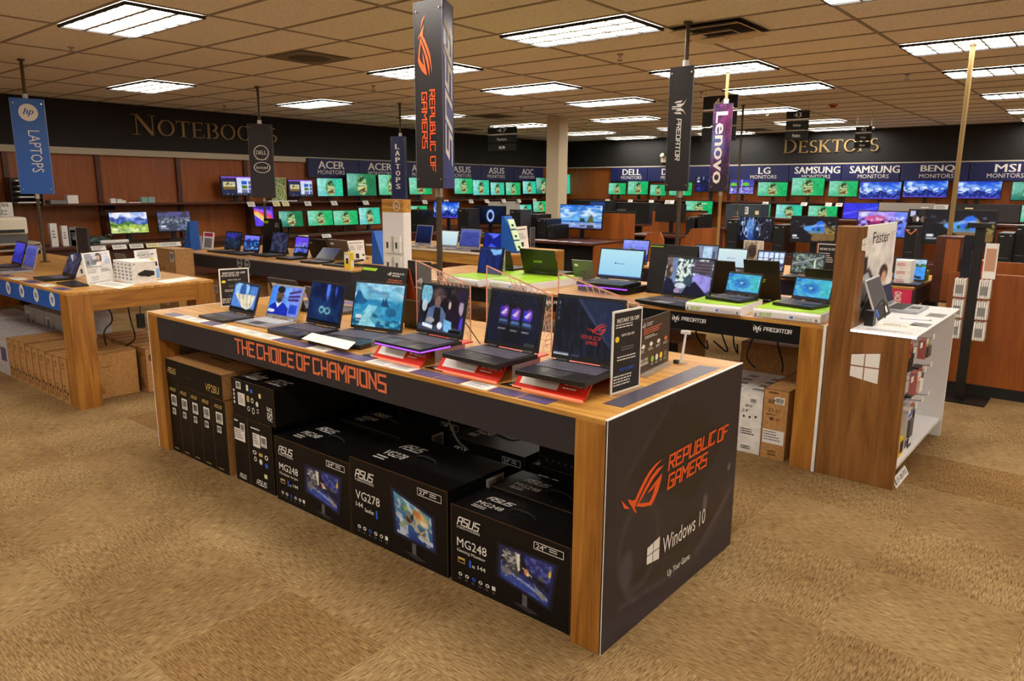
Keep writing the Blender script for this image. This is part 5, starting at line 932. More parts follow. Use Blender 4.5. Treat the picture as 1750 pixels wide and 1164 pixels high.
gaming_box('black gaming monitor box with space battle picture, beside the upright boxes', -3.466, -2.815, .37, 'MG248', 'Moniteur de Jeu', '24"', 'space'); gaming_box('black gaming monitor box with fighter plane picture', -2.806, -2.134, .41, 'VG278', '', '27"', 'plane', y1=2.55)
gaming_box('black gaming monitor box with space battle picture, next to the front leg', -2.112, -1.475, .365, 'MG248', 'Gaming Monitor', '24"', 'space', y1=2.36)
gaming_box('black gaming monitor box directly behind the front leg box', -2.10, -1.47, .375, 'MG248', 'Moniteur de Jeu', '24"', None, 2.37, 2.61); gaming_box('black monitor box behind the far space picture box', -3.4, -2.82, .385, 'VG258', '', '24"', None, 2.52, 2.82); gaming_box('black monitor box deep under the middle of the front table', -3.3, -2.72, .43, 'VG258', '', '24"', None, 2.84, 3.12); gaming_box('black monitor box with white shipping labels, deep under the front table', -2.68, -2.16, .4, 'VG258', '', '24"', None, 2.7, 3.1)
gaming_box('dim black box facing out at the back, behind the front leg boxes', -2.14, -1.5, .37, 'MG248', 'Gaming Monitor', '24"', 'space', 2.72, 3.1); carton('monitor_box', 'added black filler carton at the back under the far half of the front table', -4.66, -3.5, 2.76, 3.22, 0, .7, BOXK); carton('monitor_box', 'tall black filler carton added at the back behind the far space picture box', -3.45, -2.75, 3.14, 3.23, 0, .7, BOXK)  # the two plain black cartons are added to keep the space behind dark
gaming_box('topmost dim black box at the back under the front table', -2.1, -1.5, .72, 'MG248', '', '24"', None, 2.74, 3.08, z0=.375)
carton('label_card', 'small white label card on the inner far leg of the front table', -4.678, -4.66, 2.32, 2.42, .7, .735, WHITE, [('ln', 'R', .1, .2, .9, .8, 2, INK)], cat='card')
tag(MB().tube([(-2.66, 2.62, .76), (-2.62, 2.6, .6), (-2.5, 2.56, .45), (-2.42, 2.56, .42)], .005, GREYC).build('power_cable'), 'pale grey cable hanging under the front table', 'cable')
# ------------------------------------------------------------------ hanging prism signs on their poles
def pole_sign(label, x, y, z0, z1, w, rz, mats, letters, polem, base=T, right=None, thin=False):
    t = thing('pole_sign', label, 'hanging sign', (x, y, base), rz); a, b, c = Vector((-w/2, -.29*w, 0)), Vector((w/2, -.29*w, 0)), Vector((0, .577*w, 0)); z0 -= base; z1 -= base
    MB().cyl((0, 0, .006), (0, 0, ZC-base-.008), .017, polem, n=10).build('pole', t, smooth=False); MB().cyl((0, 0, 0), (0, 0, .008), .05, polem, n=16).build('base_flange', t); MB().cyl((0, 0, ZC-base-.02), (0, 0, ZC-base-.008), .035, polem, n=12).build('ceiling_flange', t); MB().cyl((0, 0, z1), (0, 0, z1+.05), .026, WHITEG, n=10).build('collar', t); MB().cyl((0, 0, z0-.05), (0, 0, z0), .026, CHROME, n=10).build('collar', t)
    for k, (p, q, m) in enumerate(((a, b, mats[0]), (b, c, mats[1]), (c, a, mats[2]))):
        U = (q-p).normalized(); n = U.cross(Vector((0, 0, 1))); P = [p+Vector((0, 0, z0)), q+Vector((0, 0, z0)), q+Vector((0, 0, z1)), p+Vector((0, 0, z1))]
        mb = MB(); mb.prism([(0, 0), (w, 0), (w, z1-z0), (0, z1-z0)], P[0], U, (0, 0, 1), -n*.004, m)
        e = n*.0006; mb.poly([P[1]+e-U*.006, P[1]+e, P[2]+e, P[2]+e-U*.006], SILVER); mb.poly([P[0]+e, P[0]+e+U*.004, P[3]+e+U*.004, P[3]+e], SILVER)
        for u in (.1, .9):
            for v in (.05, .95): mb.cyl(P[0]+U*w*u+Vector((0, 0, (z1-z0)*v)), P[0]+U*w*u+Vector((0, 0, (z1-z0)*v))+n*.006, .006, CHROME, n=8)
        f = letters if k == 0 else (right if k == 1 else None)
        sp = mb.build('sign_panel', t)
        if k == 0 and thin: picture('galaxy', 'galaxy_print', t, (0, a.y-.0012, z0+.003), w-.012, z1-z0-.006, 0, 0, False)
        if f:
            lm = MB(); H = z1-z0
            f(lm, lambda u, v, P=P, U=U, n=n, H=H: P[3]+U*w*u-Vector((0, 0, H*v))+n*.002, w, H); lm.build('sign_lettering', sp)
    return t
def vert(fn, L, u0, u1, v0, v1): o = L(u0, v0); return o, L(u0, v1)-o, L(u1, v0)-o     # text running downwards
def f_rog(m, L, w, H):
    o, U, V = vert(0, L, .14, .86, .075, .40); rog(m, o, U, V*1.25, ORANGE)
    o, U, V = vert(0, L, .52, .72, .465, .91); m.strokes('REPUBLIC OF', o, U, V, ORANGE, .16); o, U, V = vert(0, L, .24, .44, .475, .78); m.strokes('GAMERS', o, U, V, ORANGE, .16)
def f_asus(m, L, w, H): o, U, V = vert(0, L, .12, .8, .1, .86); m.strokes('ASUS', o, U, V, WHITE, .17, .3)
def f_pred(m, L, w, H): o, U, V = vert(0, L, .14, .76, .26, .385); claw(m, o, U, V, WHITE); o, U, V = vert(0, L, .38, .58, .41, .75); m.strokes('PREDATOR', o, U, V, WHITE, .17, .1)
def f_len(m, L, w, H): o, U, V = vert(0, L, .16, .76, .09, .91); m.text('Lenovo', o, U, V, WHITE, .02)
def f_hp(m, L, w, H):
    c = L(.5, .145); disc(m, c, L(.78, .145)-c, (L(.5, 0)-L(.5, 1)).normalized()*.28*w, WHITE); o = L(.34, .185)+(L(1, 0)-L(0, 0)).cross(L(0, 0)-L(0, 1)).normalized()*.001; m.text('hp', o, L(.66, .185)-o, L(.34, .1)-L(.34, .185), BLUE, .02, .35)
    o, U, V = vert(0, L, .42, .76, .33, .77); m.text('LAPTOPS', o, U, V, WHITE, -.005)
def ringtext(m, L, cx, cy, r, w, H, txt, mm=None, ry=None):
    c = L(cx, cy); U = L(cx+r, cy)-c; V = (L(0, 0)-L(0, 1)).normalized()*(ry or r)*w; disc(m, c, U, V, mm or WHITE, .88); o = c-U*.68-V*.24; m.text(txt, o, U*1.36, V*.52, mm or WHITE, .015)
def f_dell(m, L, w, H):
    ringtext(m, L, .5, .385, .31, w, H, 'DELL'); o = L(.26, .478); m.poly([o, L(.74, .478), L(.74, .474), L(.26, .474)], WHITE); ringtext(m, L, .5, .585, .34, w, H, 'intel', None, .23)
def f_lap(m, L, w, H):
    for i, ch in enumerate('LAPTOPS'): o = L(.32, .2+.105*i); m.text(ch, o, L(.66, .2+.105*i)-o, L(.32, .12+.105*i)-o, WHITE, .03)
SGN = (mat('sign_black', (30, 27, 30), .4), mat('sign_navy', (44, 48, 132), .4))
pole_sign('tall black prism sign with orange emblem, on a pole at the front table', -3.163, 3.12, 1.70, 2.72, .23, 0, (SGN[0], SGN[1], SGN[0]), f_rog, DKMETAL, right=f_asus)
pole_sign('black prism sign with white claw emblem on a dark pole', -2.80, 5.43, 1.69, 2.62, .205, 0, (SGN[0],)*3, f_pred, DKMETAL)
pole_sign('galaxy patterned prism sign with big white lettering on a tan pole', -3.56, 7.87, 1.685, 2.61, .222, 0, (INK,)*3, f_len, BRASS, thin=True)
pole_sign('blue prism sign reading laptops downwards with a round white badge', -8.79, 2.84, 1.62, 2.56, .3, 1.35, (BLUE,)*3, f_hp, DKMETAL)
pole_sign('charcoal prism sign with two white round emblems and a divider line', -8.72, 5.43, 1.565, 2.485, .3, 1.0, (CHAR,)*3, f_dell, DKMETAL)
pole_sign('navy sign with stacked white letters, half hidden by the tall prism sign', -8.66, 7.75, 1.53, 2.46, .26, .2, (NAVY,)*3, f_lap, DKMETAL)
for x, y, m, lab, b in ((-1.253, 7.6, BRASS, 'bare tan pole rising to a ceiling light beside the last navy sign', T), (-4.64, 10.85, DKMETAL, 'thin dark bare pole behind the galaxy sign', .76)):
    t = thing('ceiling_pole', lab, 'pole', (x, y, b)); MB().cyl((0, 0, .006), (0, 0, ZC-b-.03), .02 if m is BRASS else .016, m, n=10).build('tube', t); MB().cyl((0, 0, 0), (0, 0, .008), .05, m).cyl((0, 0, ZC-b-.04), (0, 0, ZC-b-.025), .03, m).build('flange', t)
def aisle_sign(n, lines, a, b, y, label):
    p, q = by(*a, y), by(*b, y); w = q.x-p.x; h = p.z-q.z; t = thing('aisle_sign', label, 'aisle sign', ((p.x+q.x)/2, y, q.z), 0, 'hanging aisle boards'); k = (h-.04)/3
    for i in range(3):
        z = h-(i+1)*k-.02*i; m = MB().box(-w/2, w/2, -.008, .008, z, z+k, BLACKM)
        if lines[i]: m.text(lines[i], (-w*.13*min(1, .4+len(lines[i])*.3)*1.3, -.0095, z+k*.28), (w*.26*min(1, .4+len(lines[i])*.3)*1.3, 0, 0), (0, 0, k*(.55 if i == 0 else .4)), WHITE, .01)
        if i == 0: m.box(-w/2, w/2, -.0088, -.008, z-.002, z+.012, WHITE)
        m.build('board', t)
    for sx in (-1, 1): MB().cyl((sx*w*.45, 0, h), (sx*w*.45, 0, ZC-q.z-.008), .003, CHROME, n=6).build('wire', t)
aisle_sign(47, ('47', 'Monitors', '8'), (834, 219), (883, 257), 11, 'black hanging aisle board numbered forty seven'); aisle_sign(44, ('44', 'Laptops', ''), (1203, 166), (1257, 240), 9, 'black hanging aisle board numbered forty four, behind the galaxy sign')
aisle_sign(43, ('43', 'Desktops', 'Monitors'), (1345, 191), (1380, 238), 11, 'black hanging aisle board numbered forty three'); aisle_sign(42, ('42', 'Desktops', 'Monitors'), (1463, 217), (1487, 253), 13, 'farthest black hanging aisle board, numbered forty two')
# ------------------------------------------------------------------ table with blue apron, far left
t2 = table('oak laptop table with bright blue apron and white round badges', -9.9, -6.07, 2.08, 3.24, OAK_X, OAK_Z, .17, BLUE, OAK_Y, .135)
m = MB()
for px, py in ((14, 492), (37, 497.5), (61.5, 504.5), (89, 512)):
    p = by(px, py, 2.0785); disc(m, p, (.055, 0, 0), (0, 0, .055), WHITE); m.text('hp', p+Vector((-.032, -.001, -.04)), (.064, 0, 0), (0, 0, .08), BLUE, .02, .35)
m.build('apron_badge', t2, world=True)
for k in range(9): x = -9.0+.33*k; flat_card('spec_card', ('white' if k % 2 else 'blue')+' card along the blue apron edge, %s from the far end' % ORD[k], rectpts(x, 2.15, .2, .09), T, WHITE if k % 2 else VIOLET, 'cards along the blue apron edge')
flat_card('paper_sheet', 'white printed sheets spread at the near corner of the blue apron table', [bz(158, 486, T), bz(205, 494, T), bz(232, 486, T), bz(185, 481, T)], T, WHITE, None, 'paper'); flat_card('paper_sheet', 'white sheet at the far corner of the blue apron table', [bz(262, 481, T), bz(286, 484, T), bz(340, 476, T), bz(320, 473, T)], T, WHITE, None, 'paper', False)
flat_card('tablet', 'thin black tablet lying flat on the blue apron table', [bz(96, 483, T+.01), bz(121, 489.5, T+.01), bz(152, 487, T+.01), bz(128, 479, T+.01)], T, BLACK, None, 'tablet', False, .012)
GH = 'laptops on the blue apron table'
def px_lap2(label, pl, pr, zt, pic, d=.23, tilt=.3, z=T, body=BLACK, group=None, **kw): a, b = bz(*pl, z+.015), bz(*pr, z+.015); return laptop(label, a, b, z, d=d, sh=max(.12, (zt-z-.05)/math.cos(tilt)), tilt=tilt, pic=pic, body=body, detail=0, group=group, **kw)
laptop('laptop with dark blue screen at the far left of the blue apron table', (-8.66, 2.24, 0), (-8.32, 2.22, 0), T, .25, .2, .32, 'dimblue', BLACK, detail=0, group=GH); laptop('silver laptop with purple blue screen on the blue apron table', (-8.17, 2.19, 0), (-7.84, 2.175, 0), T, .25, .2, .3, 'greyblue', SILVER, detail=0, group=GH)
laptop('black laptop with blank dark screen on the blue apron table', (-7.24, 2.23, 0), (-6.93, 2.215, 0), T, .23, .185, .42, 'slate', BLACK, detail=0, group=GH)
back_laptop('black laptop lid seen from behind at the far side of the blue apron table', (132, 430), (154, 431), 2.85, .16, CHAR, group=GH, sticker=False); back_laptop('grey laptop lid seen from behind beside the white photo sign', (192, 432), (209, 433), 2.85, .16, GREYM, group=GH, sticker=False)
a, b = bz(151, 488, T), bz(197, 480, T); board('photo_sign', 'white sign with a phone photo of a woman on the blue apron table', a, b, .26, WHITE, None, [('ln', .06, .34, .45, .48, 4, GREYC, 2), ('ln', .55, .34, .95, .48, 4, GREYC, 3), ('ln', .06, .5, .9, .54, 1, INK, 4), ('r', .14, .1, .46, .22, WHITE), ('ln', .16, .1, .5, .24, 3, INK, 9), ('ln', .06, .03, .9, .07, 1, GREYC, 6)], 'sign', art_=('phoneshoot', .06, .56, .94, .96), lean=.12)
a, b = bz(131, 474.5, T), bz(147, 469, T); board('info_sign', 'narrow white information sign behind the black laptop', a, b, .2, WHITE, None, [('ln', .1, .8, .9, .92, 2, INK, 2), ('ln', .1, .45, .9, .75, 5, GREYC, 3), ('r', .5, .1, .7, .3, INK)], 'sign', lean=.1)
for k in range(5):
    x = -6.595+.072*k; carton('drive_box', 'white slim retail box on the blue apron table, %s from the photo sign' % ORD[k], x, x+.07, 2.64, 2.83, T, T+.18, BOXW, [('ln', 'F', .2, .1, .8, .9, 5, GREYC), ('o', 'R', .06, .86, .1, .93, INK)]+([('r', 'R', .3, .34, .92, .4, INK)] if k == 4 else []), 'white slim retail boxes')
q = [bx(229, 478, 0)]
x = -6.595+.072*5-.0005; m = MB(); m.prism([(2.68, .985), (2.77, .965), (2.815, .985), (2.815, 1.01), (2.74, 1.025), (2.68, 1.0)], (x, 0, 0), (0, 1, 0), (0, 0, 1), (.002, 0, 0), INK)
tag(m.build('product_print', loc=(x, 2.74, .99)), 'black device picture on the front white retail box', 'print')
a, b = bz(238, 481, T), bz(275, 476, T); board('offer_sign', 'pale blue and white offer sign behind the white retail boxes', a, b, .26, WHITE, None, [('t', 'INSTANT 5% OFF', .1, .8, .85, .87, INK, .02), ('ln', .1, .88, .9, .95, 2, GREYC, 3), ('ln', .15, .72, .85, .78, 2, INK, 4), ('r', .03, .04, .97, .36, mat('sky_print', (120, 170, 226), .6)), ('r', .4, .42, .7, .62, INK), ('r', .76, .44, .94, .58, INK), ('o', .72, .66, .07, .05, YELLOW), ('t', 'APPLY', .15, .22, .45, .28, BLUEINK), ('ln', .1, .08, .9, .18, 3, BLUEINK, 5)], 'sign', lean=.1)
p = bz(100, 452, T); t = thing('display_board', 'tall black display panel standing at the back of the blue apron table', 'display panel', (-8.05, 2.95, T)); MB().box(-.14, .14, 0, .02, .004, .38, CHAR).box(-.15, -.14, 0, .02, .004, .38, WHITE).build('panel', t); MB().box(-.14, .14, -.05, .08, 0, .005, BLACK).build('foot', t)
# boxes under the blue apron table
n = 9
for k in range(n):
    x1 = -6.275-.155*k; carton('computer_box', 'slim brown carton under the blue apron table, %s from the near leg' % ORD[k], x1-.148, x1, 2.09, 2.62, 0, .37-.006*(k % 3), KRAFT, [('o', 'F', .3, .82, .62, .9, BRINK, .6), ('ln', 'F', .2, .74, .8, .78, 1, BRINK), ('r', 'F', .2, .22, .45, .3, BRINK), ('r', 'F', .6, .2, .85, .26, BRINK), ('ln', 'F', .2, .06, .85, .18, 3, BRINK), ('o', 'F', .24, .34, .44, .4, BRINK, .6)]+([('o', 'R', .04, .7, .14, .86, BRINK), ('ln', 'R', .4, .68, .72, .71, 1, BRINK), ('ln', 'R', .36, .1, .5, .34, 5, BRINK)] if k == 0 else []), 'slim brown cartons under the blue apron table')
for k in range(6):
    x1 = -6.2-.16*k; carton('computer_box', 'slim brown carton in the back row below the blue apron, %s from the end' % ORD[k], x1-.15, x1, 2.66, 3.05, 0, .37, KRAFT, [('o', 'F', .3, .82, .62, .9, BRINK, .6), ('ln', 'F', .2, .06, .85, .3, 4, BRINK), ('o', 'R', .06, .7, .18, .88, BRINK)], 'slim brown cartons in the back row')
GREYBOX = speckle('printer_card', (176, 172, 172), (192, 188, 190), 20)
for k, (x0, x1, y0, z0, z1) in enumerate(((-8.15, -7.68, 2.09, 0, .36), (-8.65, -8.17, 2.09, 0, .36), (-8.1, -7.6, 2.55, .0, .5), (-8.65, -8.12, 2.55, 0, .5), (-9.2, -8.67, 2.2, 0, .4))):
    carton('printer_box', 'silver grey printer carton under the blue apron table, '+['next to the brown cartons', 'second from the brown cartons', 'behind the first grey one', 'behind the second grey one', 'farthest along the floor'][k], x0, x1, y0, y0+.42, z0, z1, GREYBOX, [('r', 'F', .6, .35, .9, .7, VIOLET), ('b', 'F', .1, .6, .3, .9, k), ('o', 'F', .4, .6, .5, .75, INK, .6), ('ln', 'F', .1, .1, .5, .3, 3, GREYC)], 'grey printer cartons')
for k, pts in enumerate((((-6.3, 2.6, .76), (-6.32, 2.62, .6), (-6.28, 2.64, .45), (-6.36, 2.58, .39)), ((-6.5, 2.5, .76), (-6.45, 2.55, .6), (-6.6, 2.5, .5), (-6.5, 2.48, .39)), ((-7.0, 2.4, .76), (-7.05, 2.4, .62), (-6.95, 2.45, .5), (-7.02, 2.44, .38)), ((-7.2, 2.4, .76), (-7.12, 2.42, .64), (-7.22, 2.45, .52), (-7.16, 2.44, .38)))): tag(MB().tube(pts, .006, CABLE).build('power_cable'), 'black cable hanging under the blue apron table, '+['nearest the table end', 'by the power strip', 'behind the near leg', 'left of the near leg'][k], 'cable', 'cables under the blue apron table')
p = (-6.22, 2.66, .55); t = thing('power_adapter', 'black power adapter dangling under the end of the blue apron table', 'power adapter', p); MB().box(-.02, .02, -.03, .03, 0, .12, BLACK).build('brick', t, .008); MB().tube([(0, 0, .12), (.004, .005, .18), (0, 0, .214)], .004, CABLE).build('cord', t)
# ------------------------------------------------------------------ charcoal-fronted laptop table
t3 = table('charcoal fronted laptop table with two white round emblems', -9.33, -5.78, 4.5, 5.66, OAK_X, CHAR, .12, CHAR, CHAR, .15); m = MB()
for px in (409.5, 422.5): p = by(px, 449+(px-409)*.25, 4.4985); disc(m, p, (.055, 0, 0), (0, 0, .055), WHITE, .86); m.text('DELL', p+Vector((-.035, 0, -.014)), (.07, 0, 0), (0, 0, .028), WHITE, .01)
m.box(-9.335, -5.77, 4.492, 4.5, T-.012, T+.001, BEIGE); m.build('apron_print', t3, world=True)
GD = 'laptops on the charcoal fronted table'
def scr_lap(label, tl, tr, bl, ybase, pic, z=T, d=.23, tilt=.22, body=BLACK, group=GD, rz=0, **kw):   # placed from its screen: hinge line at y = ybase
    h = by(*bl, ybase); a, b = by(*tl, ybase+.05), by(*tr, ybase+.05); w = max(.26, b.x-a.x+.02); x = h.x-.01
    return laptop(label, (x, ybase-d, 0), (x+w, ybase-d+w*math.tan(rz), 0), z, d=d, sh=max(.1, (a.z+b.z)/2-z-.05)/math.cos(tilt), tilt=tilt, pic=pic, body=body, detail=0, group=group, **kw)
scr_lap('laptop with dark night landscape, nearest the blue easel', (386, 395), (411, 397), (384, 424), 4.85, 'night'); scr_lap('laptop with bright blue lagoon picture on the charcoal fronted table', (423, 401), (448, 403), (416, 425), 4.85, 'lagoon'); scr_lap('laptop with dim slate wallpaper on the charcoal fronted table', (463, 396), (489, 397), (462, 425), 4.95, 'slate', d=.25)
scr_lap('laptop with purple dusk lake picture on the charcoal fronted table', (506, 404), (528, 405), (502, 431), 4.9, 'dusk'); laptop('dark blue tablet laptop leaning low beside the dusk lake laptop', (-6.8, 4.62, 0), (-6.5, 4.64, 0), T, .2, .14, .8, 'inky', BLACK, detail=0, group=GD)
back_laptop('black laptop with small sticker seen from behind on the charcoal fronted table', (521, 406), (553, 409), 5.0, .2, BLACK, group=GD); back_laptop('bronze grey laptop seen from behind on the charcoal fronted table', (558, 407), (590, 411), 5.05, .2, mat('bronze_grey', (112, 98, 86), .4, .3), group=GD)
a, b = bz(316, 424.5, T), bz(336, 425, T)
def easel(label, px, y, zb, s=1, flip=1, rz=0, nb=3):
    p = by(*px, y); t = thing('brochure_easel', label, 'brochure stand', (p.x, y, zb), rz); P = [(0, 0), (.2*s*flip, 0), (.19*s*flip, .36*s), (.16*s*flip, .36*s)]
    MB().prism(P, (0, 0, 0), (1, 0, 0), (0, 0, 1), (0, .12*s, 0), BLUE).build('wedge', t)
    d = Vector((.16*s*flip, 0, .36*s)).normalized(); n = Vector((-d.z*flip, 0, d.x*flip))
    for k in range(nb):
        o = d*(.02+.115*k)*s+n*(.012+.004*k)+Vector((0, .015, 0)); m = MB().prism([(0, 0), (.1*s, 0), (.1*s, .09*s), (0, .09*s)], o, d, (0, 1, 0), n*.014, GREENLT); m.prism([(.03, .03), (.06, .03), (.06, .07), (.03, .07)], o+n*.0145, d, (0, 1, 0), n*.001, INK).box(*sorted((o.x+n.x*.002+d.x*.03, o.x+n.x*.01+d.x*.05)), .0135, .016, o.z+.03, o.z+.06, INK); m.build('brochure', t)
    return t
easel('blue wedge brochure stand at the far end of the charcoal fronted table', (314, 425), 4.62, T, 1, 1); easel('blue wedge brochure stand near the white totem', (656, 449), 5.08, T, .95, -1, 0, 0); a, b = bz(640, 450, T), bz(655, 450, T); board('leaflet_holder', 'clear holder with a white leaflet before the blue wedge stand', a, b, .13, WHITE, None, [('r', .3, .45, .6, .7, INK), ('ln', .2, .1, .8, .35, 2, GREYC)], 'leaflet holder', lean=.15)
a, b = bz(346, 425, T), bz(364, 427, T); board('info_sign', 'grey and pink leaflet holder beside the night landscape laptop', a, b, .22, WHITE, None, [('r', .1, .75, .9, .95, PINKT), ('ln', .1, .78, .9, .92, 2, INK, 2), ('r', .15, .1, .85, .65, GREYC)], 'sign', lean=.15); a, b = bz(337, 424, T), bz(346, 426, T); board('info_sign', 'plain pale grey card next to the blue wedge stand', a, b, .17, WHITE, None, [('ln', .2, .2, .8, .4, 2, GREYC)], 'sign')
carton('accessory_box', 'small yellow and white box at the corner of the charcoal fronted table', -5.99, -5.9, 4.58, 4.63, T, T+.16, YELLOW, [('r', 'F', .06, .5, .94, .96, WHITE), ('r', 'F', .35, .3, .7, .65, INK), ('ln', 'F', .1, .85, .9, .92, 1, INK), ('r', 'R', .1, .1, .9, .5, WHITE)])
a, b = bz(597, 446, T), bz(625, 444, T); board('info_sign', 'white leaflet sign with small device pictures beside the yellow box', a, b, .22, WHITE, None, [('ln', .1, .82, .9, .9, 1, BRINK, 2), ('ln', .1, .5, .45, .75, 5, GREYC, 3), ('ln', .55, .5, .9, .75, 5, GREYC, 4), ('r', .42, .1, .62, .34, INK), ('r', .82, .2, .95, .3, INK)], 'sign', lean=.12)
t = thing('laptop_sleeve', 'folded dark grey laptop sleeve near the yellow box', 'laptop sleeve', (-6.2, 4.72, T), .1); MB().prism([(-.2, -.1), (.12, -.12), (.2, .1), (-.08, .14)], (0, 0, 0), (1, 0, 0), (0, 1, 0), (0, 0, .02), CHAR).build('lower_flap', t, .006); MB().prism([(-.1, -.02), (.14, -.04), (.2, .11), (-.04, .15)], (0, 0, .02), (1, 0, .12), (0, 1, .1), (0, 0, .02), CHAR).build('upper_flap', t, .006)
flat_card('spec_card', 'white folded price card in front of the purple dusk laptop', [bz(440, 437, T), bz(462, 441, T), bz(463, 437, T), bz(441, 433, T)], T, WHITE, None, 'card'); flat_card('leaflet', 'colourful leaflet lying in front of the lagoon laptop', [bz(391, 433, T), bz(420, 437, T), bz(425, 431, T), bz(400, 428, T)], T, VIOLET, None, 'leaflet', False)
# tent card on the charcoal table with round emblem
p = by(470, 388, 5.1); t = thing('tent_display', 'black tent card with yellow corner behind the slate wallpaper laptop', 'display card', (p.x-.12, 4.98, T)); h = .42
m = MB().prism([(0, 0), (.01, 0), (.06, h), (.05, h)], (0, 0, 0), (0, 1, 0), (0, 0, 1), (.34, 0, 0), BLACK); L = lambda u, v: Vector((.34*u, .05*v-.002, h*v)); m.poly([L(.02, .86), L(.28, .86), L(.32, .93), L(.02, .93)], LIME); c = L(.84, .8); disc(m, c, (.035, 0, 0), (0, 0, .035), WHITE, .85); m.text('DELL', c+Vector((-.022, -.001, -.009)), (.044, 0, 0), (0, 0, .018), WHITE, .01); m.build('front_panel', t)
MB().prism([(.14, 0), (.15, 0), (.068, h), (.058, h)], (0, 0, 0), (0, 1, 0), (0, 0, 1), (.34, 0, 0), BLACK).build('back_panel', t)
# white totem with leaflet pockets at the end of the charcoal table
p = bx(672, 500, -5.7); t = thing('totem_stand', 'white totem with wooden head and leaflet pockets at the table end', 'display stand', (-5.6, 5.0, 0)); zt = by(675, 341, 4.9).z; zw = by(675, 363, 4.9).z; a, b = by(654, 400, 4.9), by(690, 400, 4.9); w = b.x-a.x; t.location = ((a.x+b.x)/2, 4.95, 0)
MB().box(-w/2, w/2, -.05, .05, .02, zw, WHITEG).build('column', t, .004); MB().box(-w/2-.002, w/2+.002, -.052, .052, zw, zt, OAK_X).build('head', t, .004); m = MB(); c = Vector((w*.2, -.0535, (zw+zt)/2)); disc(m, c, (.05, 0, 0), (0, 0, .05), WHITE, .86); m.text('DELL', c+Vector((-.034, 0, -.013)), (.068, 0, 0), (0, 0, .026), WHITE, .01); m.build('head_emblem', t); MB().box(-.14, .14, -.12, .12, 0, .02, WHITEG).build('base', t)
for i in range(2):
    for j in range(2):
        x = -w*.3+w*.42*i; z = zw-.4-.2*j; o = MB().box(x, x+.1, -.09, -.05, z, z+.12, ACRYL).build('pocket', t); MB().box(x+.006, x+.094, -.085, -.055, z+.004, z+.17, WHITE).box(x+.03, x+.06, -.0865, -.085, z+.05, z+.11, INK).build('leaflet', t)
# cartons under the charcoal table
for k, px in enumerate((330, 357, 386, 415)):
    p = by(px, 470, 4.55); carton('laptop_box', 'slim brown laptop carton under the charcoal fronted table, %s from the far end' % ORD[k], p.x, p.x+.2, 4.56, 5.1, 0, .62-.03*(k % 2), KRAFT, [('b', 'F', .45, .74, .85, .9, k), ('r', 'F', .2, .4, .5, .72, WHITE), ('ln', 'F', .22, .42, .48, .7, 4, INK)], 'slim brown laptop cartons')
p = by(455, 470, 4.55); carton('laptop_box', 'wide brown carton under the charcoal fronted table, on top', p.x, p.x+.75, 4.56, 5.0, .36, .66, KRAFT, [('ln', 'F', .1, .8, .4, .88, 1, BRINK)]); carton('laptop_box', 'wide brown carton under the charcoal fronted table, at floor level', p.x, p.x+.75, 4.56, 5.0, 0, .355, KRAFT, [('b', 'F', .05, .1, .15, .5, 4)])
for k in range(1): carton('laptop_box', 'brown carton under the charcoal fronted table, %s from the white totem' % ORD[k], -6.35-.46*k, -5.91-.46*k, 4.65, 5.1, 0, .5, KRAFT, [('b', 'F', .1, .6, .25, .85, k), ('ln', 'F', .4, .6, .8, .8, 2, BRINK)])
p = bz(280, 470, .3); carton('computer_box', 'tall brown computer carton with hand slot beyond the blue apron table', -8.78, -8.32, 4.0, 4.22, 0, 1.0, KRAFT, [('o', 'F', .1, .72, .2, .82, BRINK, .6), ('t', 'F', .25, .74, .5, .79, 'computer', BRINK, 0), ('b', 'F', .76, .86, .95, .97, 3), ('r', 'F', .38, .5, .62, .56, BRINK), ('b', 'F', .2, .34, .5, .44, 9)])
# ------------------------------------------------------------------ black-fronted gaming laptop table
t4 = table('oak gaming laptop table with black apron and two white claw emblems', -5.3, -1.335, 4.5, 5.66, OAK_X, OAK_Z, .135, BOXK, OAK_Y, .115); m = MB()
for (e0, e1, w0, w1) in (((1147, 555), (1161, 557), (1164, 553), (1206, 557)), ((1285, 573), (1301, 575), (1304, 570), (1353, 574))):
    a, b = by(*e0, 4.4985), by(*e1, 4.4985); z = T-.094; claw(m, (a.x, 4.4985, z), (b.x-a.x, 0, 0), (0, 0, .055), WHITE); a, b = by(*w0, 4.4985), by(*w1, 4.4985); m.strokes('PREDATOR', (a.x, 4.4985, z+.018), (b.x-a.x, 0, 0), (0, 0, .026), WHITE, .18, .1)
for x in (-3.42, -4.6): claw(m, (x, 4.4985, T-.094), (.07, 0, 0), (0, 0, .055), WHITE); m.strokes('PREDATOR', (x+.09, 4.4985, T-.076), (.2, 0, 0), (0, 0, .026), WHITE, .18, .1)
m.build('apron_lettering', t4, world=True); MB().box(-1.335, -1.318, 4.497, 5.66, 0, T+.002, WHITE).build('end_edge', t4, world=True)
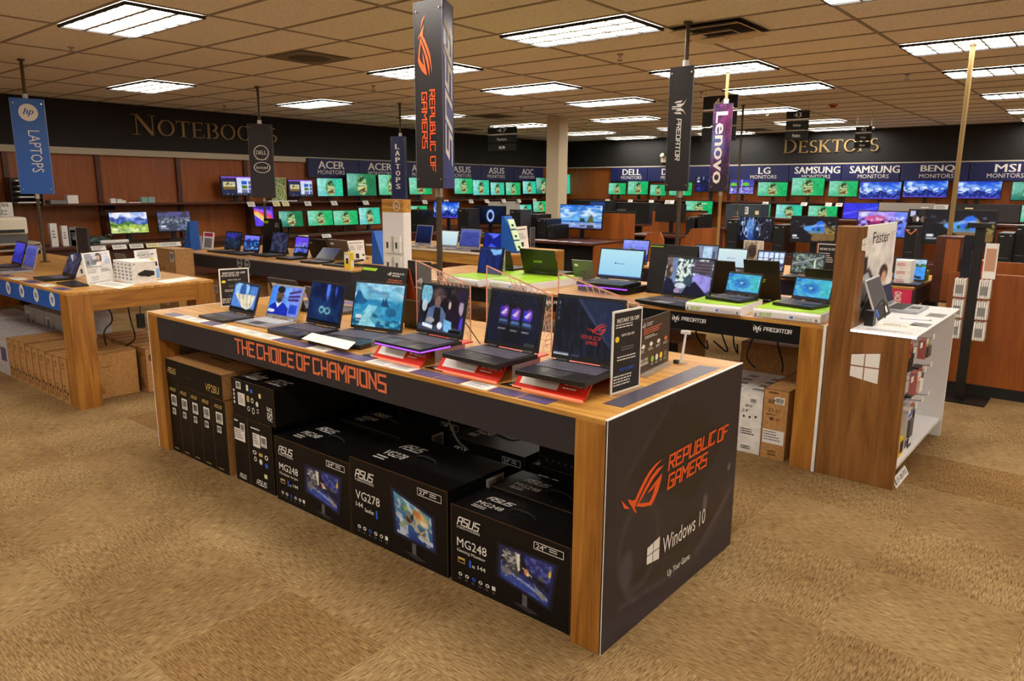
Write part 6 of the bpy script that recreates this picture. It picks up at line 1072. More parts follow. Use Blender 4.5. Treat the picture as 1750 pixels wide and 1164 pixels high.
def green_riser(label, fl, fr, d, z=T, side='L'):
    a, b = bz(*fl, z), bz(*fr, z); w = math.hypot(b.x-a.x, b.y-a.y); t = thing('laptop_riser', label, 'laptop riser', (a.x, a.y, z), math.atan2(b.y-a.y, b.x-a.x), 'white and green laptop risers'); h = .06
    MB().prism([(0, 0), (-.012, .012), (-.012, h-.014), (0, h), (d, h), (d, 0)], (0, 0, 0), (0, 1, 0), (0, 0, 1), (w, 0, 0), WHITEG).build('body', t, .003); MB().box(.006, w-.006, .01, d-.006, h, h+.004, LIME).build('top_mat', t)
    m = MB(); m.text('acer', (w*.1, -.0135, .018), (w*.2, 0, 0), (0, 0, .02), LIME, .02); win_logo(m, (w*.56, -.0135, .018), (w*.05, 0, 0), (0, 0, .016), BLUEINK); m.text('Windows 10', (w*.63, -.0135, .018), (w*.25, 0, 0), (0, 0, .014), GREYC, 0); m.poly([(w*.03, -.0135, .014), (w*.06, -.0135, .014), (w*.06, -.0135, .03), (w*.03, -.0135, .03)], GREYC); m.poly([(w*.93, -.0135, .014), (w*.96, -.0135, .014), (w*.96, -.0135, .03), (w*.93, -.0135, .03)], GREYC); m.build('front_lettering', t)
    return a, b
green_riser('white and green riser under the cobalt tablet, at the far left of the gaming table', (765, 483), (819, 491), .72); green_riser('white and green riser between the two black laptop backs', (837, 490.5), (900, 499), .72); green_riser('white and green riser under the swirl laptop next to the bookshelf picture', (1172, 531), (1266, 541), .42); green_riser('white and green riser under the swirl laptop beside the kiosk', (1287, 542), (1402, 555), .42)
GA = 'laptops on the gaming table'
def g_lap(label, pl, pr, dz, lift, zt, pic, **kw): a, b = bz(*pl, T+dz), bz(*pr, T+dz); d = kw.pop('d', .24); ti = kw.pop('tilt', .28); return laptop(label, a, b, T+lift, d=d, sh=(zt-T-lift-.05)/math.cos(ti), tilt=ti, pic=pic, group=GA, **kw)
def ztop(px, py, y): return by(px, py, y).z
a = bz(1205, 506, T+.08); g_lap('laptop with blue water swirl picture, second riser from the kiosk', (1205, 507), (1264, 515), .08, .064, ztop(1260, 463, 4.98), 'swirl', d=.22, body=BLACK); g_lap('laptop with blue water swirl picture, on the riser beside the kiosk', (1320, 517), (1386, 526), .08, .064, ztop(1375, 473, 4.95), 'swirl', d=.22, body=BLACK)
g_lap('large black laptop with a reader and bookshelf picture', (1085, 511), (1168, 523), .03, 0, ztop(1150, 437, 4.98), 'reading', d=.3, tilt=.2, body=BLACK, key=KEYS, deck=SILVER, th=.028)
g_lap('large black laptop with pale blue start screen on the gaming table', (985, 491), (1062, 499), .03, .05, ztop(1050, 429, 5.0), 'splash', d=.3, tilt=.2, body=BLACK, th=.028, mark=[('win', .36, .47, .04, BLUEINK), ('t', 'Microsoft', .42, .47, .6, .53, BLUEINK)]); a, b = bz(985, 496, T), bz(1065, 506, T); t = thing('laptop_riser', 'black riser with violet lit edge under the pale blue screen', 'laptop riser', (a.x, a.y+.02, T)); MB().box(0, b.x-a.x, 0, .32, 0, .048, BOXK).build('body', t); MB().box(-.002, b.x-a.x+.002, -.004, 0, .036, .044, GLOWV).build('light_strip', t)
t = thing('tablet', 'cobalt blue screened tablet propped on the far left green riser', 'tablet', by(840, 490, 4.78)); a, b = by(820, 420, 4.8), by(861, 422, 4.8); t.location = ((a.x+b.x)/2, 4.76, T+.065); h = a.z-T-.065; MB().box(-(b.x-a.x)/2, (b.x-a.x)/2, .002, .012, 0, h, BLACK, Matrix.Rotation(-.2, 4, 'X')).build('body', t); picture('cobalt', 'screen', t, (0, 0, .01), b.x-a.x-.02, h-.02, .2); MB().prism([(.02, 0), (.14, 0), (.05, h*.6)], (-.05, 0, 0), (0, 1, 0), (0, 0, 1), (.1, 0, 0), CHAR).build('stand', t)
DKG = mat('dark_olive_lid', (34, 40, 14), .3)
back_laptop('black laptop seen from behind with small green logo, on the green riser', (886, 424), (945, 426), 4.95, .2, DKG, z=T+.064, group=GA, lidlogo=('acer', LIME), sticker=False); back_laptop('black laptop leaning behind the cobalt tablet', (840, 425), (868, 428), 5.0, .2, DKG, z=T+.064, group=GA, sticker=False)
back_laptop('grey green laptop lid seen from behind with white sticker, next to the pale blue screen', (976, 443), (1012, 444), 5.1, .16, mat('grey_green', (104, 112, 100), .35, .4), group=GA, lidlogo=('acer', CHAR))
back_laptop('black laptop lid seen from behind, second from the kiosk', (1272, 440), (1333, 446), 5.1, .2, BLACK, group=GA, lidlogo=('acer', LIME), sticker=False); back_laptop('black laptop lid with white paper tag, behind the bookshelf picture laptop', (1190, 441), (1256, 445), 5.15, .2, BLACK, group=GA); back_laptop('black laptop lid seen from behind, next to the kiosk column', (1376, 455), (1432, 462), 5.1, .2, BLACK, group=GA, lidlogo=('acer', LIME), sticker=False)
for px, py, py2, lab in ((856, 425, 450, 'white paper spec strip hanging by the cobalt tablet'), (1197, 445, 477, 'white paper spec strip beside the bookshelf picture laptop')):
    p, q = by(px, py, 4.96), by(px, py2, 4.96); q.z = T+(.065 if px < 900 else 0); m = MB().box(-.05, .05, 0, .001, 0, p.z-q.z, WHITE); small_print(m, (-.04, -.0008, .02), (.08, 0, 0), (0, 0, (p.z-q.z)*.85), 7, GREYC, .3, 5); o = m.build('spec_strip'); o.location = (p.x, 4.96, q.z); tag(o, lab, 'paper strip')
a, b = by(1145, 416, 5.1), by(1192, 421, 5.1); t = thing('tent_display', 'wide black tent card with yellow corner and small claw emblem', 'display card', (by(1112, 418, 5.1).x, 5.06, T)); w = b.x-t.location.x; h = by(1112, 417, 5.1).z-T
m = MB().prism([(0, 0), (.01, 0), (.06, h), (.05, h)], (0, 0, 0), (0, 1, 0), (0, 0, 1), (w, 0, 0), BLACK); m.poly([(w*.0, .046, h*.9), (w*.24, .046, h*.9), (w*.28, .048, h*.97), (0, .048, h*.97)], LIME); claw(m, (w*.28, .044, h*.84), (w*.06, 0, 0), (0, .005, h*.08), WHITE); m.strokes('PREDATOR', (w*.24, .042, h*.79), (w*.15, 0, 0), (0, .003, h*.03), WHITE, .2); m.poly([(w*.78, .042, h*.75), (w*.86, .046, h*.93), (w*.84, .044, h*.8)], PEACH); m.build('front_panel', t); MB().prism([(.12, 0), (.13, 0), (.068, h), (.058, h)], (0, 0, 0), (0, 1, 0), (0, 0, 1), (w, 0, 0), BLACK).build('back_panel', t)
for k in range(10): x = -4.9+.34*k; flat_card('spec_card', 'pale card along the gaming table edge, %s from the far end' % ORD[k], rectpts(x, 4.54, .26, .06), T, [WHITE, mat('pale_pink', (226, 206, 206), .5)][k % 2], 'cards along the gaming table edge')
# boxes under the gaming table
pr24 = lambda n_: [('b', 'F', .45, .86, .75, .95, n_), ('t', 'F', .3, .79, .6, .83, 'acer', INK), ('t', 'F', .15, .7, .5, .755, '24"', INK, 0), ('o', 'F', .2, .6, .3, .64, INK), ('o', 'F', .45, .6, .55, .64, INK), ('o', 'F', .7, .62, .8, .66, INK), ('ln', 'F', .15, .3, .85, .42, 3, INK), ('ln', 'F', .2, .05, .8, .12, 2, INK), ('ln', 'T', .2, .1, .8, .8, 4, GREYC)]
for k in range(4): carton('monitor_box', 'white slim monitor carton under the gaming table, %s from the brown cartons' % ORD[k], -1.845-.163*k, -1.686-.163*k, 4.56, 5.2, 0, .395, BOXW, pr24(k), 'white slim monitor cartons')
prb = lambda n_, s_: [('ln', 'F', .2, .92, .8, .97, 1, BRINK), ('t', 'F', .2, .8, .5, .86, 'acer', BRINK), ('b', 'F', .45, .8, .85, .9, n_), ('t', 'F', .2, .68, .72, .73, s_, BRINK, .01), ('ln', 'F', .15, .62, .7, .65, 1, BRINK), ('r', 'F', .3, .56, .45, .6, BRINK), ('o', 'F', .55, .56, .7, .6, BRINK, .6), ('r', 'F', .06, .22, .92, .42, WHITE), ('ln', 'F', .1, .25, .86, .4, 4, GREYC), ('ln', 'F', .3, .03, .8, .12, 2, BRINK)]
carton('monitor_box', 'brown slim monitor carton next to the white ones, with a white label', -1.678, -1.52, 4.55, 5.2, 0, .46, KRAFT, prb(3, '21.5"'), 'brown slim monitor cartons'); carton('monitor_box', 'shorter brown slim monitor carton next to the table leg', -1.518, -1.49, 4.66, 5.2, 0, .41, KRAFT, [], 'brown slim monitor cartons')
carton('monitor_box', 'brown monitor carton with dark hand slot, partly behind the table leg', -1.485, -1.36, 4.64, 5.2, 0, .42, KRAFT, prb(5, '22"')+[('o', 'F', .2, .48, .8, .54, INK)])
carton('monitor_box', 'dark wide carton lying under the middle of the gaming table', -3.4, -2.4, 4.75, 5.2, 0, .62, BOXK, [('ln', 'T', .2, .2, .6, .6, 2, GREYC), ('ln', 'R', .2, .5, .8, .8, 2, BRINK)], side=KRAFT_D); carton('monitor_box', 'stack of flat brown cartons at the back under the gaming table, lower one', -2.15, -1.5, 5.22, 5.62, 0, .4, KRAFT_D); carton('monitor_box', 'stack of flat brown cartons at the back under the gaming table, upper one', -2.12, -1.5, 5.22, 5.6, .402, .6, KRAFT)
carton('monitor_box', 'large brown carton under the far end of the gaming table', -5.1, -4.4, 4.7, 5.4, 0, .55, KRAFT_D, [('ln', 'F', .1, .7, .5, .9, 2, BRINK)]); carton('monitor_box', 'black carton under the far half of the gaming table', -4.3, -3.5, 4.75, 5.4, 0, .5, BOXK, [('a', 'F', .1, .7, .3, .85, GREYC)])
for k in range(7):
    x = -2.45+.14*k; R = random.Random(k); tag(MB().tube([(x, 4.9, .778), (x+R.uniform(-.05, .05), 4.88, .68), (x+R.uniform(-.1, .1), 4.92, .55), (x+R.uniform(-.06, .06), 4.95, .48 if k > 3 else .63)], .006, CABLE).build('power_cable'), 'black cable hanging under the black apron, %s from the middle' % ORD[k], 'cable', 'cables under the gaming table')
# ------------------------------------------------------------------ walnut kiosk at the end of the gaming table
KX0, KX1, KY0, KY1 = -1.312, -.87, 4.50, 5.80
k1 = thing('kiosk', 'walnut and white demo kiosk with a tall column and glossy white counter', 'kiosk', (KX0, KY0, 0)); ZK = .905
MB().box(KX0, KX1, KY0, KY0+.025, 0, ZK, WALNUT).build('side_panel', k1, .002, world=True); MB().box(KX0, KX0+.128, KY0-.001, KY0+.15, ZK, 1.5, WALNUT).build('column', k1, .003, world=True)
MB().box(KX0+.13, KX1+.035, KY0-.012, KY1-.02, ZK, ZK+.012, WHITEG).build('counter', k1, .004, world=True); MB().box(KX0, KX0+.02, KY0+.025, KY1, .0, ZK, WHITEG).build('back_panel', k1, world=True); MB().box(KX0+.02, KX1+.01, KY1-.025, KY1, .0, ZK, WHITEG).build('side_panel', k1, world=True); MB().box(KX0+.02, KX1-.005, KY0+.025, KY1-.025, .11, .13, WHITEG).build('shelf', k1, world=True); MB().box(KX0+.02, KX0+.13, KY0+.15, KY1-.1, ZK, ZK+.012, WALNUT).build('ledge', k1, world=True)
m = MB(); a, b = by(1452, 640, KY0-.0015), by(1501, 640, KY0-.0015); za, zb = by(1476, 604, KY0-.0015).z, by(1476, 650, KY0-.0015).z; win_logo(m, (a.x, KY0-.0015, zb-.01), (b.x-a.x, 0, 0), (0, 0, za-zb+.02), WHITE); xx = KX0+.1295; a, b = bx(1472, 430, xx), bx(1484, 405, xx); win_logo(m, (xx, a.y, a.z-.005), (0, b.y-a.y, 0), (0, 0, .085), WHITE); m.build('window_emblem', k1, world=True)
MB().box(KX0+.13, KX1+.034, KY0-.014, KY0-.011, ZK-.004, ZK+.008, mat('white_led', (235, 235, 255), .4, emit=(236, 236, 255), es=1.6)).build('light_strip', k1, world=True)
m = MB(); small_print(m, (KX0+.2, KY0+.02, ZK+.0128), (.26, 0, 0), (0, .07, 0), 4, GREYC, .3, 4); m.build('counter_print', k1, world=True)
# poster behind the kiosk
t = thing('poster_panel', 'white poster panel standing behind the kiosk laptops', 'poster', (KX0+.05, KY0+.18, ZK+.012)); a = by(1483, 385, 4.7); zt = bx(1483, 386, KX0+.06).z; L0 = .95
MB().box(0, .012, 0, L0, 0, 1.5-ZK-.02, WHITE).build('board', t); picture('poster_woman', 'print', t, (.0135, L0/2, .02), L0*.96, .5, 0, math.pi/2, False); m = MB(); m.text('Faster', (.0148, .36, .455), (0, .4, 0), (0, 0, .075), INK, .0); m.build('poster_lettering', t)
def klap(label, y, w, pic, body, rz, angle, dark=True):
    t = laptop(label, (-1.0, y, 0), (-1.0, y+w, 0), ZK+.012, d=.22, sh=.2, tilt=angle, pic=pic, body=body, key=INK, detail=1); return t
GRT = mat('tablet_grey', (70, 70, 74), .5)
t = thing('tablet', 'grey tablet in a propped stand on the white kiosk counter', 'tablet', (-1.12, 4.99, ZK+.012), 1.62); M = Matrix.Rotation(-.36, 4, 'X'); MB().box(-.2, .2, .0, .01, .0, .27, WHITEG, M).box(-.19, .19, -.001, .0, .01, .26, GRT, M).box(-.19, .19, -.0012, .0, .01, .09, INK, M).box(.08, .13, -.0016, 0, .03, .07, WHITE, M).box(-.17, -.12, -.0016, 0, .03, .08, BLUEINK, M).build('screen', t); MB().prism([(.03, .0), (.14, .0), (.075, .2)], (-.05, 0, 0), (0, 1, 0), (0, 0, 1), (.1, 0, 0), GREYM).build('stand', t)
klap('silver laptop with black keys on the white kiosk counter', 5.3, .34, 'inky', SILVER, 0, .25); 
p = (-1.13, 4.68, ZK+.012); o = MB().box(-.025, .025, -.03, .03, 0, .09, BLACK).tube([(0, .03, .06), (.02, .08, .12), (.04, .1, .16), (.05, .14, .03)], .003, CABLE).build('charger_cube'); o.location = p; tag(o, 'small black charger cube beside the kiosk column', 'charger')
flat_card('device_tag', 'cream printed info sheet on the kiosk counter', rectpts(-1.0, 4.78, .2, .15, .1), ZK+.012, mat('cream', (226, 220, 206), .6), None, 'paper'); flat_card('device_tag', 'dark framed info card near the counter front edge', rectpts(-.9, 4.9, .1, .14), ZK+.012, GREYC, None, 'card'); flat_card('device_tag', 'dark framed info card farther along the counter edge', rectpts(-.9, 5.35, .1, .16), ZK+.012, GREYC, None, 'card')
t = thing('stylus', 'white stylus pen lying on the kiosk counter', 'pen', (-.95, 5.05, ZK+.018)); MB().cyl((-.1, 0, 0), (.06, .03, 0), .005, WHITEG).build('barrel', t); MB().cyl((.06, .03, 0), (.075, .033, 0), .004, GREYM, .001).build('tip', t)
# hooks and packs inside the kiosk
for r, z in enumerate((.8, .62, .42)):
    for k in range(4):
        y = 4.62+.17*k+.03*r; x0 = KX0+.02; lab = '%s from the walnut side, %s row' % (ORD[k], ['top', 'middle', 'bottom'][r])
        t = thing('display_hook', 'metal display hook inside the kiosk, '+lab, 'hook', (x0, y, z), 0, 'metal hooks inside the kiosk'); MB().tube([(0, 0, 0), (.2, 0, 0), (.4, 0, 0), (.43, 0, .012)], .003, SILVER).build('prong', t); MB().box(.425, .43, -.025, .025, -.0, .03, WHITE).build('price_plate', t)
        R = random.Random(r*9+k); h = [.12, .14, .2][r]; hue = [(226, 222, 220), (206, 120, 120), (120, 60, 60), (60, 60, 66), (196, 206, 120), (220, 220, 226)][R.randrange(6)]
        t = thing('blister_pack', 'packaged accessory hanging on the kiosk hook, '+lab, 'accessory pack', (KX1-.05-.03*((k+r) % 3), y, z-.004), 0, 'accessory packs inside the kiosk'); MB().box(-.012, .03, -.06, .06, -h, -.004, mat('pack_%d' % R.randrange(6), hue, .4)).build('card', t); MB().box(.03, .045, -.045, .045, -h*.9, -h*.35, [INK, WHITE, GREYM][R.randrange(3)]).box(.0301, .0305, -.05, .05, -h*.28, -h*.08, [BLUEINK, LIME, RED, WHITE][R.randrange(4)]).build('product', t)
for k in range(4): carton('accessory_box', 'small upright accessory box on the kiosk shelf, %s from the walnut side' % ORD[k], -1.0, -.9, 4.6+.11*k, 4.69+.11*k, .13, .25, [WHITE, YELLOW, BOXW, INK][k], [('r', 'R', .1, .2, .9, .8, [PINKT, INK, VIOLET, WHITE][k])], 'small boxes on the kiosk shelf')
o = MB().box(-.006, 0, -.15, .15, 0, .055, WHITE).text('SF-08-P05', (.0008, -.09, .012), (0, .22, 0), (0, 0, .03), INK, .01).box(-.001, .0006, -.14, -.105, .01, .045, GREYC).build('floor_label'); o.location = (-.86, 4.7, .0); o.rotation_euler = (0, -.5, 0); tag(o, 'white label plate tilted at the kiosk foot', 'label plate')
# ------------------------------------------------------------------ cherry counter and black leaflet stand on the right
cz = by(1605, 463, 7.2).z
c1 = thing('service_counter', 'tall cherry service counter behind the black leaflet stand', 'counter', (-1.15, 7.2, 0)); MB().box(-1.15, 1.6, 7.2, 7.23, .0, cz, CHERRY).build('front_panel', c1, .002, world=True); MB().box(-1.15, -1.12, 7.23, 8.3, 0, cz-.08, CHERRY).build('side_panel', c1, world=True); MB().box(-1.12, 1.6, 7.23, 8.0, .72, .75, CHERRY_D).build('worktop', c1, world=True); MB().box(-1.12, 1.6, 8.27, 8.3, 0, cz+.02, CHERRY).build('back_panel', c1, world=True); MB().box(-1.15, 1.6, 7.185, 7.2, 0, .09, BLACKM).build('kick_plate', c1, world=True)
a = by(1601, 404, 7.28); b = by(1645, 404, 7.28); t = thing('cabinet', 'tall narrow cherry cabinet rising above the service counter', 'cabinet', ((a.x+b.x)/2, 7.38, .75)); w = b.x-a.x; MB().box(-w/2, w/2, -.1, .2, 0, a.z-.75, CHERRY_D).build('body', t); MB().box(-w*.1, w/2-.01, -.104, -.1, .02, a.z-.77, CHERRY).build('door', t)
t = thing('desk_phone', 'black desk phone behind the service counter', 'phone', by(1625, 452, 7.4)); t.location = (-1.0, 7.42, .75); MB().prism([(-.1, 0), (.1, 0), (.1, .1), (-.1, .06)], (-.09, 0, 0), (0, 1, 0), (0, 0, 1), (.18, 0, 0), BLACK).build('base', t, .006); MB().tube([(-.07, -.1, .34), (-.06, -.06, .37), (-.06, .05, .37), (-.07, .1, .34)], .022, BLACK).box(-.08, -.05, -.01, .01, .08, .36, BLACK).build('handset', t)
for k in range(3): p = by(1656+8*k, 455, 7.45); carton('binder', 'upright %s binder leaning behind the service counter' % ['white', 'grey', 'orange red'][k], p.x, p.x+.035, 7.35, 7.6, .75, 1.2-.04*k, [WHITE, GREYM, RED][k], [('r', 'F', .2, .6, .8, .85, WHITE)], cat='binder')
s = thing('leaflet_stand', 'slim black floor stand with three tiers of white leaflets', 'leaflet stand', (-.93, 6.93, 0)); zt = by(1668, 385, 6.93).z
MB().box(-.19, .2, -.12, .2, 0, .012, BLACK).build('base', s); MB().box(-.035, .035, -.015, .015, .012, zt, BLACK).build('post', s, .003); MB().box(-.09, .07, -.045, .0, zt-.02, zt+.02, BLACK).box(-.1, -.036, -.03, -.01, zt-.42, zt-.08, mat('tablet_face', (24, 26, 40), .2)).build('tablet_holder', s)
for k, (y0_, y1_) in enumerate(((612, 575), (547, 513), (580, 545))):
    pass
for k, z in enumerate((.86, .69, .52)):
    for sx in (-1, 1):
        MB().box(sx*.085-.045, sx*.085+.045, -.06, .03, z, z+.1, ACRYL).build('pocket', s)
        m = MB()
        for q in range(5): m.box(sx*.085-.04+.016*q, sx*.085-.028+.016*q, -.055, .025, z+.004, z+.15-.005*(q % 2), WHITE)
        m.box(sx*.085-.03, sx*.085+.02, -.0562, -.055, z+.03, z+.1, GREYC); m.build('leaflet', s)
MB().box(.05, .14, -.02, -.012, 1.02, 1.3, WHITE).box(.06, .13, -.0212, -.02, 1.08, 1.26, mat('leaflet_print', (196, 150, 120), .5)).build('sign_card', s)
# ------------------------------------------------------------------ third row: wooden laptop table (left) and dark laptop table (right)
t5 = table('oak laptop table in the third row with plain wooden apron and white edge', -8.4, -5.75, 6.82, 7.98, OAK_X, OAK_Z, .15, OAK_X, OAK_Y, .13); MB().box(-8.4, -5.75, 6.81, 6.82, T-.02, T+.002, WHITE).build('edge_strip', t5, world=True)
GM = 'laptops on the third row oak table'
scr_lap('laptop with near black screen and white keyboard deck, behind the white totem', (717, 385), (742, 386), (710, 408), 7.15, 'inky', body=SILVER, group=GM, deck=WHITE); scr_lap('cream screened laptop on the third row oak table', (757, 394), (787, 395), (750, 414), 7.1, 'splash_pale', group=GM, body=SILVER); scr_lap('laptop with pale blue setup window screen', (792, 391), (825, 393), (785, 416), 7.12, 'greyblue', group=GM, body=SILVER); scr_lap('laptop with deep blue faceted wallpaper', (828, 397), (857, 398), (826, 418), 7.12, 'twoface', group=GM)
easel('blue wedge brochure stand on the third row oak table', (882, 421), 7.1, T, 1.25, -1); a, b = bz(883, 427, T), bz(904, 424, T); board('info_sign', 'white leaflet sign between the blue wedge stand and a clear holder', a, b, .3, WHITE, None, [('ln', .1, .78, .9, .9, 1, BRINK, 2), ('ln', .1, .4, .9, .7, 4, GREYC, 3), ('r', .4, .1, .6, .3, INK)], 'sign', lean=.12); a, b = bz(906, 423, T), bz(914, 422, T); board('info_sign', 'slim dark leaflet in a clear upright holder on the third row oak table', a, b, .27, CHAR, SILVER, [('ln', .2, .2, .8, .9, 7, GREYC, 3)], 'sign')
carton('laptop_box', 'brown carton with red and white label under the third row oak table', -6.9, -6.3, 6.95, 7.5, 0, .62, KRAFT_D, [('r', 'F', .4, .6, .6, .8, WHITE), ('r', 'F', .45, .66, .53, .76, RED)]); carton('laptop_box', 'large brown carton under the far half of the third row oak table', -8.0, -7.1, 6.95, 7.6, 0, .55, KRAFT, [('b', 'F', .1, .6, .3, .8, 3)])
t6 = table('dark fronted laptop table in the third row with a pink name tab', -4.1, -1.34, 6.82, 7.98, OAK_X, CHAR, .12, mat('galaxy_dark', (26, 16, 34), .4), mat('galaxy_dark', (26, 16, 34), .4), .15); m = MB()
m.box(-1.56, -1.345, 6.815, 6.82, T-.2, T-.02, PINKT); m.text('Lenovo', (-1.42, 6.813, T-.18), (0, 0, .14), (-.08, 0, 0), WHITE, .01); a, b = by(1085, 477, 6.817), by(1099, 477, 6.817); m.text('Smarter', (b.x-.56, 6.817, T-.13), (.56, 0, 0), (0, 0, .09), WHITE, .0); m.build('apron_lettering', t6, world=True)
GN = 'laptops on the third row dark table'
scr_lap('laptop with white start screen on the third row dark table', (1229, 424), (1277, 425), (1225, 452), 7.0, 'splash_pale', group=GN, body=CHAR, mark=[('win', .34, .46, .04, BLUEINK), ('t', 'Microsoft', .41, .46, .62, .53, GREYC)]); scr_lap('laptop with window and dog silhouette picture', (1299, 428), (1344, 430), (1293, 449), 7.0, 'window', group=GN); scr_lap('laptop with a bridge in a forest picture', (1356, 431), (1409, 434), (1352, 461), 6.98, 'bridge', group=GN); scr_lap('laptop with dim room picture at the left of the third row dark table', (1188, 418), (1217, 419), (1186, 441), 7.0, 'dimroom', group=GN); scr_lap('laptop with blue sea crag picture behind the pale blue screen', (1067, 409), (1110, 411), (1062, 438), 6.98, 'crag', group=GN, rz=0); scr_lap('laptop with river garden picture beyond the kiosk', (1532, 440), (1566, 442), (1527, 472), 7.1, 'river', group=GN)
a, b = by(1270, 432, 7.3), by(1304, 432, 7.3); t = board('photo_sign', 'small cream photo card behind the white start screen', (a.x, 7.3, T), (b.x, 7.3, T), by(1285, 411, 7.3).z-T, WHITE, None, [], 'sign', art_=('photocard', .05, .3, .95, .97)); a, b = by(1398, 418, 7.2), by(1432, 418, 7.2); board('offer_sign', 'white framed black offer sign behind the forest bridge picture', (a.x, 7.2, T), (b.x, 7.2, T), by(1400, 416, 7.2).z-T, INK, WHITE, [('t', 'INSTANT 5% OFF', .12, .8, .88, .87, WHITE, .02), ('ln', .1, .4, .9, .72, 5, WHITE, 3)], 'sign')
carton('display_riser', 'lime green riser strip beside the river picture laptop', -1.56, -1.36, 7.3, 7.5, T, T+.09, LIME, [('t', 'F', .5, .3, .8, .7, 'acer', WHITE)], cat='riser')
for k in range(3): p = by(1585, 470-9*k, 7.0); carton('accessory_box', 'small white retail box stacked on the third row dark table, '+['lowest', 'middle', 'topmost'][k], -1.52, -1.4, 6.95, 7.12, T+.07*k, T+.069+.07*k, BOXW, [('ln', 'F', .1, .3, .9, .7, 2, PINKT)], 'small white retail boxes')
# ------------------------------------------------------------------ fourth row: desktop computers
t7 = table('oak desktop computer table in the fourth row, right side', -4.25, -1.0, 9.1, 10.26, CHERRY_D, CHERRY, .12, CHERRY_D, CHERRY, .12); hz = by(1300, 375, 9.85).z
t = thing('desk_divider', 'long cherry divider standing behind the fourth row monitors', 'divider', (-2.6, 9.86, T)); MB().box(-4.25, -1.0, 9.85, 9.88, T, hz, CHERRY).build('panel', t, world=True); MB().box(-4.27, -.98, 9.8, 10.1, hz, hz+.025, CHERRY_D).build('cap', t, world=True)
GB4 = 'desktop monitors in the fourth row'
def dmon(label, tl, br, y, pic, tilt=.05, z=T, group=GB4, rz=0, on=True): a, b = by(*tl, y), by(br[0], (tl[1]+br[1])/2, y); zb = by((tl[0]+br[0])/2, br[1], y).z; return monitor(label, pic, b.x-a.x, a.z-zb, ((a.x+b.x)/2, y, z), zb-z, rz, tilt, group, on=on)
dmon('monitor with icy blue waterfall game picture', (1263, 371), (1319, 411), 9.4, 'falls'); dmon('monitor with sea cave lock screen, left of the kiosk column', (1353, 370), (1428, 413), 9.35, 'cave'); dmon('monitor with purple armoured warrior picture behind the kiosk', (1467, 361), (1549, 404), 9.35, 'warrior'); dmon('large monitor with sea cave lock screen behind the tan pole', (1582, 359), (1700, 416), 9.3, 'cave'); dmon('small dark monitor showing two people, between the warrior and the cave', (1555, 359), (1584, 381), 9.7, 'duo')
def tower(label, x0, x1, ytop, ybot, y, z, face=BLACK, chevron=False, d=.42):
    a, b = by(x0, ytop, y), by(x1, ytop, y); w = b.x-a.x; t = thing('desktop_tower', label, 'desktop computer', ((a.x+b.x)/2, y, z), 0, 'desktop towers'); h = a.z-z
    MB().box(-w/2, w/2, 0, d, 0, h, face).build('case', t, .004); m = MB().box(-w/2+.01, w/2-.01, -.006, 0, .01, h-.01, BLACKM); m.box(-w*.3, w*.3, -.0075, -.006, h*.3, h*.31, GREYC)
    if chevron: m.prism([(-w*.45, h*.95), (0, h*.82), (w*.45, h*.95), (w*.45, h*.91), (0, h*.78), (-w*.45, h*.91)], (0, -.0078, 0), (1, 0, 0), (0, 0, 1), (0, .001, 0), PEACH)
    m.build('front_panel', t); MB().cyl((w*.32, -.008, h*.93), (w*.32, -.006, h*.93), .008, SILVER).box(-w*.35, -w*.1, -.0075, -.006, h*.9, h*.915, WHITE).build('power_button', t); return t
tower('slim black tower between the waterfall and cave monitors', 1322, 1343, 384, 424, 9.3, T); tower('black tower with copper chevron front behind the kiosk poster', 1547, 1569, 387, 436, 9.15, T, CHAR, True); tower('tall black tower left of the waterfall monitor', 1243, 1262, 375, 420, 9.3, T); tower('black glassy tower right of the large cave monitor', 1706, 1733, 398, 448, 9.15, T); tower('black tower at the very edge, beyond the glassy one', 1737, 1760, 385, 440, 9.3, T)
t = thing('keyboard', 'black keyboard below the cave lock screen', 'keyboard', (-3.25, 9.17, T)); MB().box(-.22, .22, 0, .13, .0, .018, BLACK).build('body', t); m = MB()
for i in range(4):
    for j in range(13): m.box(-.21+.032*j, -.182+.032*j, .012+.028*i, .036+.028*i, .018, .021, CHAR)
m.build('keys', t)
carton('monitor_box', 'dark blue grey retail box with a shield badge, in front of the back wall', by(1240, 360, 13.2).x, by(1300, 360, 13.2).x, 13.2, 13.6, 1.0, by(1260, 349, 13.2).z, mat('slate_card', (52, 66, 78), .5), [('o', 'F', .28, .5, .36, .78, WHITE), ('r', 'F', .56, .6, .66, .9, WHITE), ('ln', 'F', .57, .65, .65, .85, 2, INK), ('r', 'F', .85, .6, .95, .75, TAG)])
t8 = thing('cubicle_desk', 'cherry desk with half height divider before the desktops wall, middle', 'desk', (-7.2, 13.0, 0)); za = by(1040, 362, 12.9).z
